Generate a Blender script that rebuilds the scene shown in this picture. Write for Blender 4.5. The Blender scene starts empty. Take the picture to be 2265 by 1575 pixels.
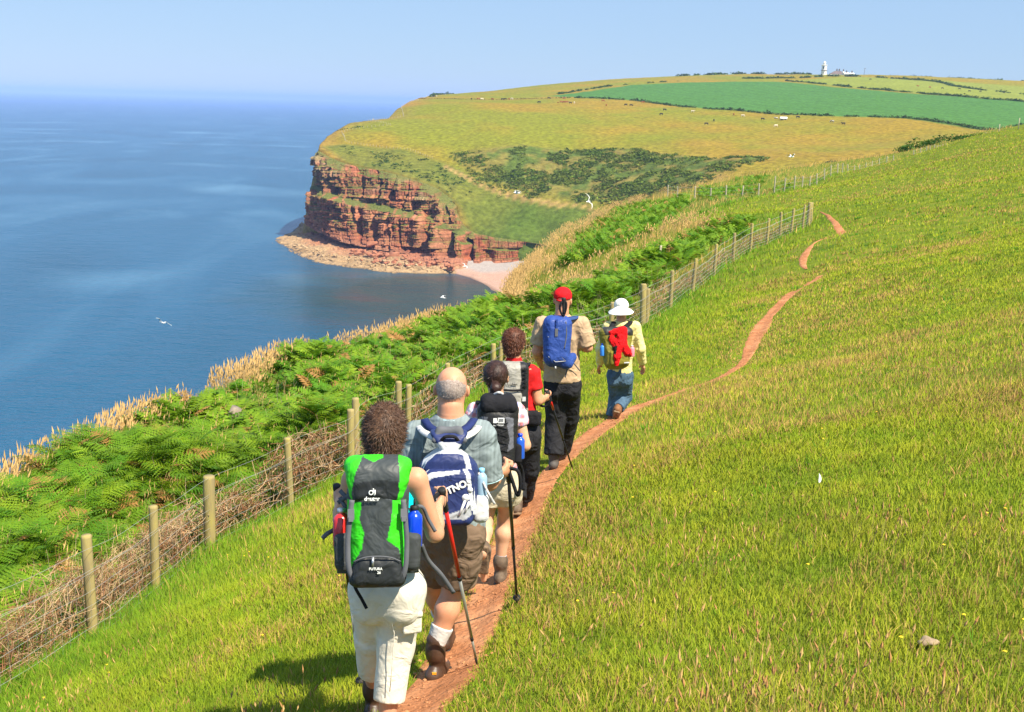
import bpy, math, random
import numpy as np
from mathutils import Vector, Matrix
# ---------------------------------------------------------------- camera, sky, sun, exposure
SC = bpy.context.scene
RS = np.random.RandomState(7)
F = 2600.0; CX = 1132.5; CY = 787.5
ROLL = math.radians(1.64); PITCH = math.radians(12.1)
_f = np.array([0, math.cos(PITCH), -math.sin(PITCH)])
_r0 = np.array([1.0, 0, 0]); _u0 = np.array([0, math.sin(PITCH), math.cos(PITCH)])
_r = math.cos(ROLL)*_r0 + math.sin(ROLL)*_u0
_u = -math.sin(ROLL)*_r0 + math.cos(ROLL)*_u0
cam = bpy.data.cameras.new('camera'); cam_o = bpy.data.objects.new('camera', cam)
SC.collection.objects.link(cam_o); SC.camera = cam_o
cam.lens = 36.0*F/2265.0; cam.sensor_width = 36.0; cam.clip_start = 0.1; cam.clip_end = 200000.0
cam_o.matrix_world = Matrix(((_r[0], _u[0], -_f[0], 0), (_r[1], _u[1], -_f[1], 0), (_r[2], _u[2], -_f[2], 0), (0, 0, 0, 1)))
SUN_DIR = Vector((0.44, -0.40, 0.80)).normalized()      # towards the sun: right of and behind the walkers
sun = bpy.data.lights.new('sun', 'SUN'); sun.energy = 5.0; sun.angle = math.radians(0.5); sun.color = (1.0, 0.91, 0.74)
sun_o = bpy.data.objects.new('sun', sun); SC.collection.objects.link(sun_o)
sun_o.rotation_euler = SUN_DIR.to_track_quat('Z', 'Y').to_euler()
world = bpy.data.worlds.new('World'); SC.world = world; world.use_nodes = True
wn = world.node_tree; wn.nodes.clear()
wo = wn.nodes.new('ShaderNodeOutputWorld'); wb = wn.nodes.new('ShaderNodeBackground'); ws = wn.nodes.new('ShaderNodeTexSky')
ws.sky_type = 'NISHITA'; ws.sun_disc = False; ws.sun_elevation = math.asin(SUN_DIR.z)
ws.sun_rotation = math.atan2(SUN_DIR.x, SUN_DIR.y); ws.altitude = 90
ws.air_density = 1.0; ws.dust_density = 0.0; ws.ozone_density = 3.0
wh = wn.nodes.new('ShaderNodeMix'); wh.data_type = 'RGBA'; wh.blend_type = 'MULTIPLY'; wh.inputs[0].default_value = 1.0
wh.inputs[7].default_value = (0.92, 0.94, 1.15, 1)
wx = wn.nodes.new('ShaderNodeMix'); wx.data_type = 'RGBA'; wx.inputs[0].default_value = 0.75; wx.inputs[7].default_value = (3.15, 4.75, 6.7, 1)   # even summer haze over the clear sky
wn.links.new(ws.outputs[0], wh.inputs[6]); wn.links.new(wh.outputs[2], wx.inputs[6]); wn.links.new(wx.outputs[2], wb.inputs[0])
wb.inputs[1].default_value = 0.075; wn.links.new(wb.outputs[0], wo.inputs[0])
SC.view_settings.view_transform = 'Standard'; SC.view_settings.look = 'None'
SC.view_settings.exposure = 0.82; SC.view_settings.gamma = 1.0
SC.render.engine = 'CYCLES'
SC.cycles.max_bounces = 6; SC.cycles.diffuse_bounces = 3; SC.cycles.glossy_bounces = 2; SC.cycles.transmission_bounces = 4
SC.cycles.volume_bounces = 1; SC.cycles.transparent_max_bounces = 6; SC.cycles.caustics_reflective = False; SC.cycles.caustics_refractive = False
SC.cycles.use_denoising = True

# ---------------------------------------------------------------- geometry helpers
def ray(px, py):
    d = _f*F + _r*(px-CX) - _u*(py-CY); return d/d[1]
def P(px, py, D): return ray(px, py)*D                       # the point seen at a pixel of the photo, D metres ahead
def W(px, py, z): d = ray(px, py); return d*(z/d[2])         # the point seen at a pixel, at height z
SEA = -90.0

def link(o, parent=None):
    SC.collection.objects.link(o)
    if parent is not None:
        o.parent = parent
        o.matrix_parent_inverse = Matrix.Identity(4)
    return o
def tag(o, label=None, cat=None, group=None, kind=None):
    if label: o['label'] = label
    if cat: o['category'] = cat
    if group: o['group'] = group
    if kind: o['kind'] = kind
    return o
def empty(name, loc, label=None, cat=None, group=None, rz=0):
    o = bpy.data.objects.new(name, None); o.location = loc; o.rotation_euler = (0, 0, rz); o.empty_display_size = 0.2
    link(o); return tag(o, label, cat, group)
def mesh(name, V, Fc, mats, parent=None, smooth=True, mi=None, col=None, origin=None):
    """V (n,3); Fc: (m,3) or (m,4) array, or list of such arrays / list of lists. World coordinates; moved to local if a parent."""
    V = np.asarray(V, np.float32).reshape(-1, 3)
    if parent is not None: V = V - np.array(parent.matrix_basis.translation if parent.parent is None else WLOC[parent.name], np.float32)
    org = None
    if parent is None and origin is not None: org = np.array(origin, np.float32); V = V-org
    me = bpy.data.meshes.new(name)
    if isinstance(Fc, np.ndarray): Fc = [Fc]
    if len(Fc) and isinstance(Fc[0], np.ndarray) and Fc[0].ndim == 2:
        li = np.concatenate([a.ravel() for a in Fc if len(a)]); tot = np.concatenate([np.full(len(a), a.shape[1]) for a in Fc if len(a)])
    else:
        li = np.array([i for f in Fc for i in f]); tot = np.array([len(f) for f in Fc])
    st = np.concatenate([[0], np.cumsum(tot)[:-1]])
    me.vertices.add(len(V)); me.vertices.foreach_set('co', V.ravel())
    me.loops.add(len(li)); me.loops.foreach_set('vertex_index', li.astype(np.int32))
    me.polygons.add(len(tot)); me.polygons.foreach_set('loop_start', st.astype(np.int32))
    if mi is not None: me.polygons.foreach_set('material_index', np.asarray(mi, np.int32))
    me.polygons.foreach_set('use_smooth', np.full(len(tot), bool(smooth)))
    me.update(calc_edges=True)
    if not isinstance(mats, (list, tuple)): mats = [mats]
    for m in mats: me.materials.append(m)
    if col is not None:
        ca = me.color_attributes.new('tint', 'FLOAT_COLOR', 'POINT')
        c = np.ones((len(V), 4), np.float32); c[:, :col.shape[1]] = col; ca.data.foreach_set('color', c.ravel())
    o = bpy.data.objects.new(name, me); link(o, parent)
    if org is not None: o.location = org
    if parent is not None: WLOC[o.name] = WLOC.get(parent.name, tuple(parent.location))
    else: WLOC[o.name] = tuple(o.location)
    return o
WLOC = {}

# ---------------------------------------------------------------- numpy noise
def _h(i, j, k, s):
    n = (i.astype(np.int64)*73856093) ^ (j.astype(np.int64)*19349663) ^ (k.astype(np.int64)*83492791) ^ (s*2654435761)
    n = (n ^ (n >> 13))*1274126177 & 0x7fffffff
    n = (n ^ (n >> 16))*2246822519 & 0x7fffffff
    return (n & 0xffffff)/float(0xffffff)
def vnoise(p, s=0):
    p = np.asarray(p, float); i = np.floor(p).astype(np.int64); f = p-i; f = f*f*(3-2*f); r = 0
    for a in (0, 1):
        for b in (0, 1):
            for c in (0, 1):
                w = (f[..., 0] if a else 1-f[..., 0])*(f[..., 1] if b else 1-f[..., 1])*(f[..., 2] if c else 1-f[..., 2])
                r = r + w*_h(i[..., 0]+a, i[..., 1]+b, i[..., 2]+c, s)
    return r
def fbm(p, o=4, s=0, g=0.5):
    r = 0; a = 1; t = 0; p = np.asarray(p, float)
    for k in range(o): r = r+a*vnoise(p*(2.03**k)+k*7.7, s+k); t += a; a *= g
    return r/t
def fb2(x, y, sc, o=4, s=0): return fbm(np.stack([x/sc, y/sc, np.zeros_like(x)+s*3.3], -1), o, s)

# ---------------------------------------------------------------- materials
def mat(name, base=(0.5, 0.5, 0.5), rough=0.6, spec=0.3, metal=0.0, noise=None, bump=None, ramp=None, tint=False, trans=0.0, obj=True, coat=0.0, upn=0.0, detail=6, stretch=None, wrinkle=None):
    """noise=(scale, amount) varies brightness; ramp=[(pos, colour)...] on noise scale; bump=(scale, strength, distance)."""
    m = bpy.data.materials.new(name); m.use_nodes = True; nt = m.node_tree; N = nt.nodes; L = nt.links
    b = N['Principled BSDF']; b.inputs['Roughness'].default_value = rough; b.inputs['Metallic'].default_value = metal
    b.inputs['Specular IOR Level'].default_value = spec; b.inputs['Coat Weight'].default_value = coat
    tc = N.new('ShaderNodeTexCoord'); vec = tc.outputs['Object']
    if stretch:
        mp = N.new('ShaderNodeMapping'); mp.inputs['Scale'].default_value = stretch; L.new(vec, mp.inputs[0]); vec = mp.outputs[0]
    out = None
    if ramp:
        nz = N.new('ShaderNodeTexNoise'); nz.inputs['Scale'].default_value = noise[0]; nz.inputs['Detail'].default_value = detail
        nz.inputs['Roughness'].default_value = 0.62; L.new(vec, nz.inputs['Vector'])
        cr = N.new('ShaderNodeValToRGB'); L.new(nz.outputs['Fac'], cr.inputs[0]); e = cr.color_ramp.elements
        while len(e) < len(ramp): e.new(0.5)
        for k, (p_, c_) in enumerate(ramp): e[k].position = p_; e[k].color = (*c_, 1)
        out = cr.outputs[0]
    elif noise:
        nz = N.new('ShaderNodeTexNoise'); nz.inputs['Scale'].default_value = noise[0]; nz.inputs['Detail'].default_value = detail; L.new(vec, nz.inputs['Vector'])
        mr = N.new('ShaderNodeMapRange'); mr.inputs[1].default_value = 0.3; mr.inputs[2].default_value = 0.7
        mr.inputs[3].default_value = 1-noise[1]; mr.inputs[4].default_value = 1+noise[1]; L.new(nz.outputs['Fac'], mr.inputs[0])
        mx = N.new('ShaderNodeMix'); mx.data_type = 'RGBA'; mx.blend_type = 'MULTIPLY'; mx.inputs[0].default_value = 1
        mx.inputs[6].default_value = (*base, 1); L.new(mr.outputs[0], mx.inputs[7]); out = mx.outputs[2]
    if tint:
        at = N.new('ShaderNodeAttribute'); at.attribute_name = 'tint'
        if out is None: out = at.outputs['Color']
        else:
            mx = N.new('ShaderNodeMix'); mx.data_type = 'RGBA'; mx.blend_type = 'MULTIPLY'; mx.inputs[0].default_value = 1
            L.new(out, mx.inputs[6]); L.new(at.outputs['Color'], mx.inputs[7]); out = mx.outputs[2]
    if out is None: b.inputs['Base Color'].default_value = (*base, 1)
    else: L.new(out, b.inputs['Base Color'])
    nrm = None
    for q in (bump, wrinkle):
        if not q: continue
        n2 = N.new('ShaderNodeTexNoise'); n2.inputs['Scale'].default_value = q[0]; n2.inputs['Detail'].default_value = 5 if q is bump else 2; L.new(vec, n2.inputs['Vector'])
        if q is wrinkle: n2.inputs['Distortion'].default_value = 1.2
        bp = N.new('ShaderNodeBump'); bp.inputs['Strength'].default_value = q[1]; bp.inputs['Distance'].default_value = q[2]
        L.new(n2.outputs['Fac'], bp.inputs['Height'])
        if nrm is not None: L.new(nrm, bp.inputs['Normal'])
        nrm = bp.outputs[0]
    if upn > 0:      # soft foliage normals: each thin leaf leans towards the canopy's own upward normal
        ge = N.new('ShaderNodeNewGeometry'); sa = N.new('ShaderNodeVectorMath'); sa.operation = 'SCALE'; sa.inputs['Scale'].default_value = 1-upn; L.new(ge.outputs['Normal'], sa.inputs[0])
        sb_ = N.new('ShaderNodeVectorMath'); sb_.operation = 'ADD'; sb_.inputs[1].default_value = (0, 0, upn); L.new(sa.outputs[0], sb_.inputs[0]); sn = N.new('ShaderNodeVectorMath'); sn.operation = 'NORMALIZE'; L.new(sb_.outputs[0], sn.inputs[0]); nrm = sn.outputs[0]
    if nrm is not None: L.new(nrm, b.inputs['Normal'])
    if trans > 0:
        tr = N.new('ShaderNodeBsdfTranslucent'); ms = N.new('ShaderNodeMixShader'); ms.inputs[0].default_value = trans
        if out is None: tr.inputs[0].default_value = (*base, 1)
        else: L.new(out, tr.inputs[0])
        L.new(b.outputs[0], ms.inputs[1]); L.new(tr.outputs[0], ms.inputs[2]); L.new(ms.outputs[0], N['Material Output'].inputs[0])
    return m

def rbf(pts):
    pts = np.asarray(pts, float); X = pts[:, :2]; n = len(X); s = np.abs(X).max()
    A = X/s
    d2 = ((A[:, None]-A[None])**2).sum(-1); K = 0.5*d2*np.log(d2+1e-12)+np.eye(n)*1e-5
    Pm = np.c_[np.ones(n), A]; M = np.block([[K, Pm], [Pm.T, np.zeros((3, 3))]])
    w = np.linalg.solve(M, np.r_[pts[:, 2], 0, 0, 0])
    def f(x, y):
        x = np.asarray(x, float); y = np.asarray(y, float); sh = x.shape; q = np.c_[x.ravel(), y.ravel()]/s; out = np.empty(len(q))
        for i in range(0, len(q), 20000):
            c = q[i:i+20000]; dd = ((c[:, None]-A[None])**2).sum(-1); out[i:i+20000] = (0.5*dd*np.log(dd+1e-12))@w[:n]+w[n]+c@w[n+1:]
        return out.reshape(sh)
    return f
def polydist(x, y, poly, closed=True):
    """signed distance to polygon: negative inside"""
    x = np.asarray(x, float); y = np.asarray(y, float); poly = np.asarray(poly, float); d = np.full(x.shape, 1e18); ins = np.zeros(x.shape, bool)
    n = len(poly)
    for i in range(n if closed else n-1):
        a = poly[i]; b = poly[(i+1) % n]; ex, ey = b-a; L2 = ex*ex+ey*ey+1e-12
        t = np.clip(((x-a[0])*ex+(y-a[1])*ey)/L2, 0, 1); d = np.minimum(d, (x-a[0]-t*ex)**2+(y-a[1]-t*ey)**2)
        c = ((a[1] > y) != (b[1] > y)); 
        with np.errstate(divide='ignore', invalid='ignore'): xi = (b[0]-a[0])*(y-a[1])/(b[1]-a[1]+1e-18)+a[0]
        ins ^= c & (x < xi)
    d = np.sqrt(d); return np.where(ins, -d, d) if closed else d
def gridfaces(nr, nc, keep=None):
    i = np.arange(nr-1)[:, None]*nc+np.arange(nc-1)[None]; q = np.stack([i, i+1, i+nc+1, i+nc], -1).reshape(-1, 4)
    return q if keep is None else q[keep.reshape(-1)]
# ---------------------------------------------------------------- near land
PATH = [(860, 1640, 4.7), (930, 1555, 5.35), (985, 1490, 6.0), (1085, 1290, 7.8), (1165, 1120, 9.7), (1235, 1020, 11.6), (1370, 927, 14.8), (1460, 882, 17.0), (1560, 842, 19.0),
        (1640, 800, 21.5), (1672, 745, 24.5), (1705, 695, 28.0), (1770, 640, 33.0), (1815, 606, 37.0)]
PATH2 = [(1783, 597, 38.7), (1776, 585, 40.0), (1781, 565, 42.5), (1797, 543, 45.5)]
PATH3 = [(1797, 543, 45.5), (1812, 534, 47), (1843, 524, 49.3), (1862, 517, 50.5), (1853, 501, 52.5), (1845, 486, 55.0), (1831, 476, 57.5), (1814, 470, 59.5)]
FENCE = [(207, 1420, 11.1), (345, 1317, 13.3), (464, 1225, 15.3), (643, 1128, 17.1), (783, 1035, 18.6), (890, 975, 20.7), (988, 915, 23.3), (1095, 855, 26.0), (1350, 765, 28.8), (1425, 722, 31.0), (1482, 685, 34.3),
         (1531, 650, 38.5), (1579, 612, 43.0), (1621, 583, 46.5), (1660, 555, 49.5), (1696, 540, 51.5), (1725, 525, 53.2), (1750, 515, 54.6), (1775, 505, 56), (1788, 500, 57)]
EDGE = [(0, 1040, 18), (250, 920, 21), (500, 820, 26), (640, 765, 30), (900, 720, 36), (1100, 680, 45), (1130, 620, 58), (1165, 570, 70), (1250, 490, 92), (1370, 440, 115), (1470, 412, 130), (1650, 380, 155)]
RIDGE = [(1750, 366, 172), (1850, 352, 185), (1950, 342, 190), (2030, 314, 195), (2110, 297, 185)]
ctl = [P(*q) for q in PATH+PATH2+PATH3+FENCE]
_e = []
for k, q in enumerate(EDGE+RIDGE):
    p = P(*q); p[2] -= 0.75 if q[2] < 44 else (1.0 if q[2] < 140 else .45); _e.append(p)
ctl += _e
ctl += [P(*q) for q in [(2265, 288, 130), (2150, 303, 135), (2050, 345, 140), (1900, 387, 150), (1780, 414, 125), (1712, 432, 106), (1820, 450, 78)]]
ctl += [P(*q) for q in [(1300, 560, 60), (1300, 640, 38), (1450, 500, 75), (1600, 455, 88), (1450, 600, 47)]]
ctl += [(0, 0, -1.72), (0.6, 2.5, -2.0), (-.9, 2.5, -2.4), (2.5, 4.5, -2.25), (2.6, 6, -2.35), (4.4, 10, -2.5), (6.5, 15, -2.75), (11, 25, -3.2), (17, 40, -3.4), (30, 70, -3.1), (43, 100, -2.1),
        (9, 15, -1.9), (30, 40, -0.5), (12, 8, 0.3), (60, 80, 3.0), (90, 130, 4.0), (-4.5, 5, -4.3), (-6.8, 12, -6.0), (-4.2, 8.5, -5.0), (-8.5, 8, -5.6), (-2.2, 9, -4.3), (-2.3, 13, -4.9), (-1.5, 16, -5.1), (1, 24, -5.4), (4.2, 28, -5.2),
        (9, 32, -4.3), (14, 48, -4.6), (24, 80, -5.2)]
near_rbf = rbf(np.array([tuple(c) for c in ctl]))
_ex = np.array(_e)
PLAT = [(-9.0, -6), (-9.2, 6), (-8.9, 13)]+[(p[0], p[1]) for p in _ex]+[(90, 165), (190, 190), (300, 120), (60, -6)]
def near_z(x, y, detail=True):
    x = np.asarray(x, float); y = np.asarray(y, float)
    z = near_rbf(x, y)
    if detail:
        z = z+(fb2(x, y, 2.3, 3, 5)-.5)*0.10+(fb2(x, y, 9, 2, 6)-.5)*0.25
        dp = polydist(x, y, PATHXY, closed=False); z = z-0.07*np.exp(-(dp/0.22)**2)
    d = polydist(x, y, PLAT); k = np.where((y > 160) & (x > 30), 0.45, 1.5)
    dd = np.clip(d, 0, None); return np.maximum(z-(np.sqrt(dd*dd+1)-1)*k-dd*dd*0.0*k, -93)
PATHXY = np.array([P(*q)[:2] for q in PATH]); PATH2XY = np.array([P(*q)[:2] for q in PATH2]); PATH3XY = np.array([P(*q)[:2] for q in PATH3])
FXY = np.array([P(*q)[:2] for q in FENCE])
FLINE = np.vstack([[-4.35, 4.5], [-4.3, 9.0], FXY])
FPOLY = np.vstack([[-60, 4.5], FLINE, [13.7, 58.5], [9.8, 75], [23, 106], [31, 126], [38, 141], [45, 151], [52.5, 157], [56, 160], [59, 156], [62, 149], [66, 145], [75, 150], [100, 190], [80, 230], [0, 260], [-60, 200]])   # the rough, seaward side of the fences
def rough_d(x, y): return polydist(x, y, FPOLY)        # < 0 in the rough strip

rows = np.concatenate([np.linspace(1.0, 3.0, 12)[:-1], 3.0*(1.0105**np.arange(0, 440))]); rows = rows[rows < 300]
cols = np.linspace(-0.72, 0.98, 360); YY, CC = np.meshgrid(rows, cols, indexing='ij'); XX = YY*CC
XX = XX+np.clip(4-YY, 0, 9)*CC*1.0
ZZ = near_z(XX, YY)
M_TURF = mat('turf_soil', ramp=[(0.30, (0.075, 0.120, 0.008)), (0.5, (0.135, 0.180, 0.012)), (0.72, (0.22, 0.19, 0.03))], noise=(1.1, 0), rough=0.95, spec=0.1, bump=(9, 0.6, 0.05), detail=10)
V = np.stack([XX, YY, ZZ], -1).reshape(-1, 3)
g = mesh('ground', V, gridfaces(*XX.shape), M_TURF); tag(g, 'sloping clifftop meadow ground under the grass', kind='structure')

# the worn red earth path (three visible stretches)
M_PATH = mat('red_earth', ramp=[(0.25, (0.30, 0.115, 0.045)), (0.5, (0.46, 0.19, 0.085)), (0.75, (0.60, 0.30, 0.15))], noise=(3.5, 0), rough=0.95, spec=0.1, bump=(22, 0.8, 0.03), detail=12)
def spline(pts, n):
    pts = np.asarray(pts, float); t = np.r_[0, np.cumsum(np.linalg.norm(np.diff(pts, axis=0), axis=1))]
    tt = np.linspace(0, t[-1], n); out = np.empty((n, pts.shape[1])); m = np.gradient(pts, t, axis=0)
    for i, s in enumerate(tt):
        k = min(max(np.searchsorted(t, s)-1, 0), len(t)-2); h = t[k+1]-t[k]; u = (s-t[k])/h
        out[i] = (2*u**3-3*u*u+1)*pts[k]+(u**3-2*u*u+u)*h*m[k]+(-2*u**3+3*u*u)*pts[k+1]+(u**3-u*u)*h*m[k+1]
    return out
def path_strip(xy, wfun, n):
    c = spline(xy, n); t = np.gradient(c, axis=0); t /= np.linalg.norm(t, axis=1)[:, None]; nn = np.c_[-t[:, 1], t[:, 0]]
    s = np.linspace(0, 1, n); w = wfun(s); off = np.linspace(-1, 1, 13)
    jl = (fb2(s*n*0.12, s*0, 1, 3, 11)-.5)*0.5; jr = (fb2(s*n*0.12, s*0+9, 1, 3, 12)-.5)*0.5
    V = []
    for i in range(n):
        for o in off: V.append(c[i]+nn[i]*o*w[i]*(1+(jl[i] if o < 0 else jr[i])))
    V = np.array(V); z = near_z(V[:, 0], V[:, 1]); o = np.tile(off, n)
    z = z+0.024-0.034*np.abs(o)**4+(fb2(V[:, 0], V[:, 1], 0.25, 3, 4)-.5)*0.03
    return np.c_[V, z], gridfaces(n, 13)
wf = lambda s: 0.185*(0.92+0.14*np.sin(s*23)+.08*np.sin(s*61))*np.interp(s, [0, .22, .40, .46, .53, .60, .9, 1], [1.1, 1.05, 1.0, .8, .6, 1.05, 1.0, .8])
v1, f1 = path_strip(PATHXY, wf, 520); v2, f2 = path_strip(PATH2XY, lambda s: 0.15*np.sin(s*2.8+.2)+.03, 60); v3, f3 = path_strip(PATH3XY, lambda s: np.interp(s, [0, .30, .42, .55, .8, 1], [.05, .06, .22, .19, .12, .03]), 60)
pth = mesh('path', np.vstack([v1, v2, v3]), np.vstack([f1, f2+len(v1), f3+len(v1)+len(v2)]), M_PATH)
tag(pth, 'narrow worn path of bare red earth winding through the grass', kind='structure')

# ---------------------------------------------------------------- sea
M_SEA = bpy.data.materials.new('sea_water'); M_SEA.use_nodes = True; nt = M_SEA.node_tree; N = nt.nodes; L = nt.links; b = N['Principled BSDF']
tc = N.new('ShaderNodeTexCoord')
def noise_node(vec, scale, detail, mapping=None, dist=0.0):
    if mapping:
        mp = N.new('ShaderNodeMapping'); mp.inputs['Scale'].default_value = mapping[0]; mp.inputs['Rotation'].default_value = mapping[1]; L.new(vec, mp.inputs[0]); vec = mp.outputs[0]
    n_ = N.new('ShaderNodeTexNoise'); n_.inputs['Scale'].default_value = scale; n_.inputs['Detail'].default_value = detail; n_.inputs['Distortion'].default_value = dist; L.new(vec, n_.inputs['Vector']); return n_.outputs['Fac']
def ramp_node(fac, els):
    cr = N.new('ShaderNodeValToRGB'); L.new(fac, cr.inputs[0]); e = cr.color_ramp.elements
    while len(e) < len(els): e.new(0.5)
    for k, (p_, c_) in enumerate(els): e[k].position = p_; e[k].color = (*c_, 1)
    return cr.outputs[0]
def mixrgb(fac, a, b_, mode='MIX'):
    mx = N.new('ShaderNodeMix'); mx.data_type = 'RGBA'; mx.blend_type = mode
    for s_, v_ in ((0, fac), (6, a), (7, b_)):
        if hasattr(v_, 'links'): L.new(v_, mx.inputs[s_])
        elif s_ == 0: mx.inputs[0].default_value = v_
        else: mx.inputs[s_].default_value = (*v_, 1)
    return mx.outputs[2]
deep = ramp_node(noise_node(tc.outputs['Object'], 0.0042, 5, ((1.3, 0.42, 1), (0, 0, 0.35)), 2.2), [(0.3, (0.007, 0.062, 0.120)), (0.55, (0.012, 0.082, 0.160)), (0.76, (0.040, 0.125, 0.215))])
wc_ = W(60, 455, SEA); mpw = N.new('ShaderNodeMapping'); mpw.inputs['Location'].default_value = (-wc_[0], -wc_[1], 0); L.new(tc.outputs['Object'], mpw.inputs[0])
wv = N.new('ShaderNodeTexWave'); wv.wave_type = 'RINGS'; wv.rings_direction = 'Z'; wv.inputs['Scale'].default_value = 0.00085; wv.inputs['Distortion'].default_value = 9.0; wv.inputs['Detail'].default_value = 3.0; wv.inputs['Detail Scale'].default_value = 1.2; L.new(mpw.outputs[0], wv.inputs['Vector'])
ws_ = ramp_node(wv.outputs['Fac'], [(0.80, (0, 0, 0)), (0.99, (1, 1, 1))]); nm_ = ramp_node(noise_node(tc.outputs['Object'], 0.006, 4, ((1, .5, 1), (0, 0, 0)), 1.0), [(0.46, (0, 0, 0)), (0.66, (0.75, 0.75, 0.75))])
deep = mixrgb(mixrgb(1.0, ws_, nm_, 'MULTIPLY'), deep, (0.085, 0.20, 0.31))
bayw = W(960, 650, SEA)
sc_ = N.new('ShaderNodeMapping'); sc_.vector_type = 'POINT'; sc_.inputs['Location'].default_value = (-bayw[0], -bayw[1], 0); L.new(tc.outputs['Object'], sc_.inputs[0])
sc2 = N.new('ShaderNodeMapping'); sc2.inputs['Scale'].default_value = (1/75., 1/95., 0); L.new(sc_.outputs[0], sc2.inputs[0])
ln = N.new('ShaderNodeVectorMath'); ln.operation = 'LENGTH'; L.new(sc2.outputs[0], ln.inputs[0])
ad = N.new('ShaderNodeMath'); ad.operation = 'ADD'; L.new(ln.outputs['Value'], ad.inputs[0])
nn_ = noise_node(tc.outputs['Object'], 0.03, 4); sb = N.new('ShaderNodeMath'); sb.operation = 'MULTIPLY_ADD'; sb.inputs[1].default_value = 0.7; sb.inputs[2].default_value = -0.35; L.new(nn_, sb.inputs[0]); L.new(sb.outputs[0], ad.inputs[1])
mk = N.new('ShaderNodeMapRange'); mk.inputs[1].default_value = 0.55; mk.inputs[2].default_value = 1.35; mk.inputs[3].default_value = 1; mk.inputs[4].default_value = 0; L.new(ad.outputs[0], mk.inputs[0])
shal = ramp_node(noise_node(tc.outputs['Object'], 0.022, 4), [(0.36, (0.012, 0.042, 0.048)), (0.55, (0.020, 0.050, 0.050)), (0.70, (0.045, 0.042, 0.042))])
L.new(mixrgb(mk.outputs[0], deep, shal), b.inputs['Base Color'])
b.inputs['Roughness'].default_value = 0.22; b.inputs['Specular IOR Level'].default_value = 0.28; b.inputs['IOR'].default_value = 1.33
bp = N.new('ShaderNodeBump'); bp.inputs['Strength'].default_value = 1.0; bp.inputs['Distance'].default_value = 2.4
L.new(noise_node(tc.outputs['Object'], 0.11, 6, ((0.55, 1.0, 1), (0, 0, 0.35))), bp.inputs['Height'])
bp2 = N.new('ShaderNodeBump'); bp2.inputs['Strength'].default_value = 0.8; bp2.inputs['Distance'].default_value = 1.8; L.new(noise_node(tc.outputs['Object'], 0.6, 3, ((0.6, 1, 1), (0, 0, 0.2))), bp2.inputs['Height']); L.new(bp.outputs[0], bp2.inputs['Normal']); L.new(bp2.outputs[0], b.inputs['Normal'])
S = 45000
sea = mesh('sea', [(-S, -8000, SEA), (S, -8000, SEA), (S, S, SEA), (-S, S, SEA)], np.array([[0, 1, 2, 3]]), M_SEA, smooth=False)
tag(sea, 'calm blue sea with faint current streaks reaching the horizon', kind='structure')

# ---------------------------------------------------------------- headland plateau, gully and slopes
def FP(px, py, D): return P(px, py, D+45*min(max((900-D)/200.0, 0), 1))
Tpx = [(1290, 548, 606), (1195, 539, 612), (1130, 529, 618), (1085, 523, 625), (1045, 513, 632), (1022, 495, 635), (1014, 470, 640), (1004, 444, 650), (975, 418, 660), (935, 402, 667), (890, 388, 674), (845, 377, 684), (800, 370, 698), (760, 359, 711), (730, 346, 722), (706, 332, 732)]
Tback = [(706, 322, 752), (722, 303, 800), (745, 287, 840), (775, 272, 880), (830, 266, 910), (858, 261, 930), (872, 247, 980), (890, 235, 1030), (908, 223, 1100), (925, 217, 1180)]
T = np.array([FP(*q) for q in Tpx]); TB = np.array([FP(*q) for q in Tback])
fpts = [tuple(p) for p in T]+[tuple(p) for p in TB]
fpts += [tuple(FP(*q)) for q in [
    (1000, 208, 1340), (1150, 193, 1500), (1300, 180, 1620), (1500, 168.5, 1680), (1700, 164, 1690), (1820, 164.5, 1700), (2000, 165, 1720), (2265, 171, 1740), (2450, 178, 1740), (930, 226, 1500), (1020, 214, 1650), (1150, 200, 1800), (1300, 187, 1900), (1080, 201.5, 1420), (960, 213, 1260),
    (925, 222, 1130), (1100, 220, 1130), (1250, 216, 1130), (1400, 223, 1080), (1500, 236, 1010), (1700, 253, 930), (2000, 263, 850), (2200, 293, 720), (2400, 330, 650),
    (1230, 210, 1200), (1400, 186, 1400), (1600, 179, 1450), (1740, 181, 1450), (2000, 206, 1260), (2265, 226, 1160), (1500, 205, 1250), (1800, 225, 1100),
    (900, 240, 985), (1000, 260, 900), (1300, 260, 900), (1700, 290, 800), (800, 300, 790), (1000, 310, 770), (1400, 300, 790), (1900, 320, 700),
    (755, 300, 800), (770, 318, 768), (900, 332, 742), (960, 352, 715), (1100, 338, 722), (1200, 326, 740), (1400, 331, 716), (1600, 354, 660), (1850, 352, 610), (2100, 340, 600),
    (990, 366, 700), (1040, 395, 682), (1100, 421, 665), (1200, 445, 645), (1300, 460, 630), (1100, 385, 690), (1300, 390, 680), (1100, 480, 642), (1200, 520, 622), (1300, 430, 650), (1500, 420, 615), (1650, 385, 610), (1250, 495, 620), (1350, 520, 590)]]
fpts += [(60, 560, -82), (60, 480, -86), (120, 450, -84), (10, 600, -84), (200, 480, -55), (300, 500, -35), (160, 560, -60), (600, 700, -25), (900, 1700, 30), (300, 300, -40), (150, 330, -75), (500, 500, -20)]
far_rbf = rbf(np.array(fpts))
FARP = [(p[0], p[1]) for p in T[::1]]+[(p[0], p[1]) for p in TB]+[(-100, 1400), (-60, 1900), (200, 2600), (2000, 2600), (2000, 250), (90, 250), (70, 560), (62, 650), (40, 660)]
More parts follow.
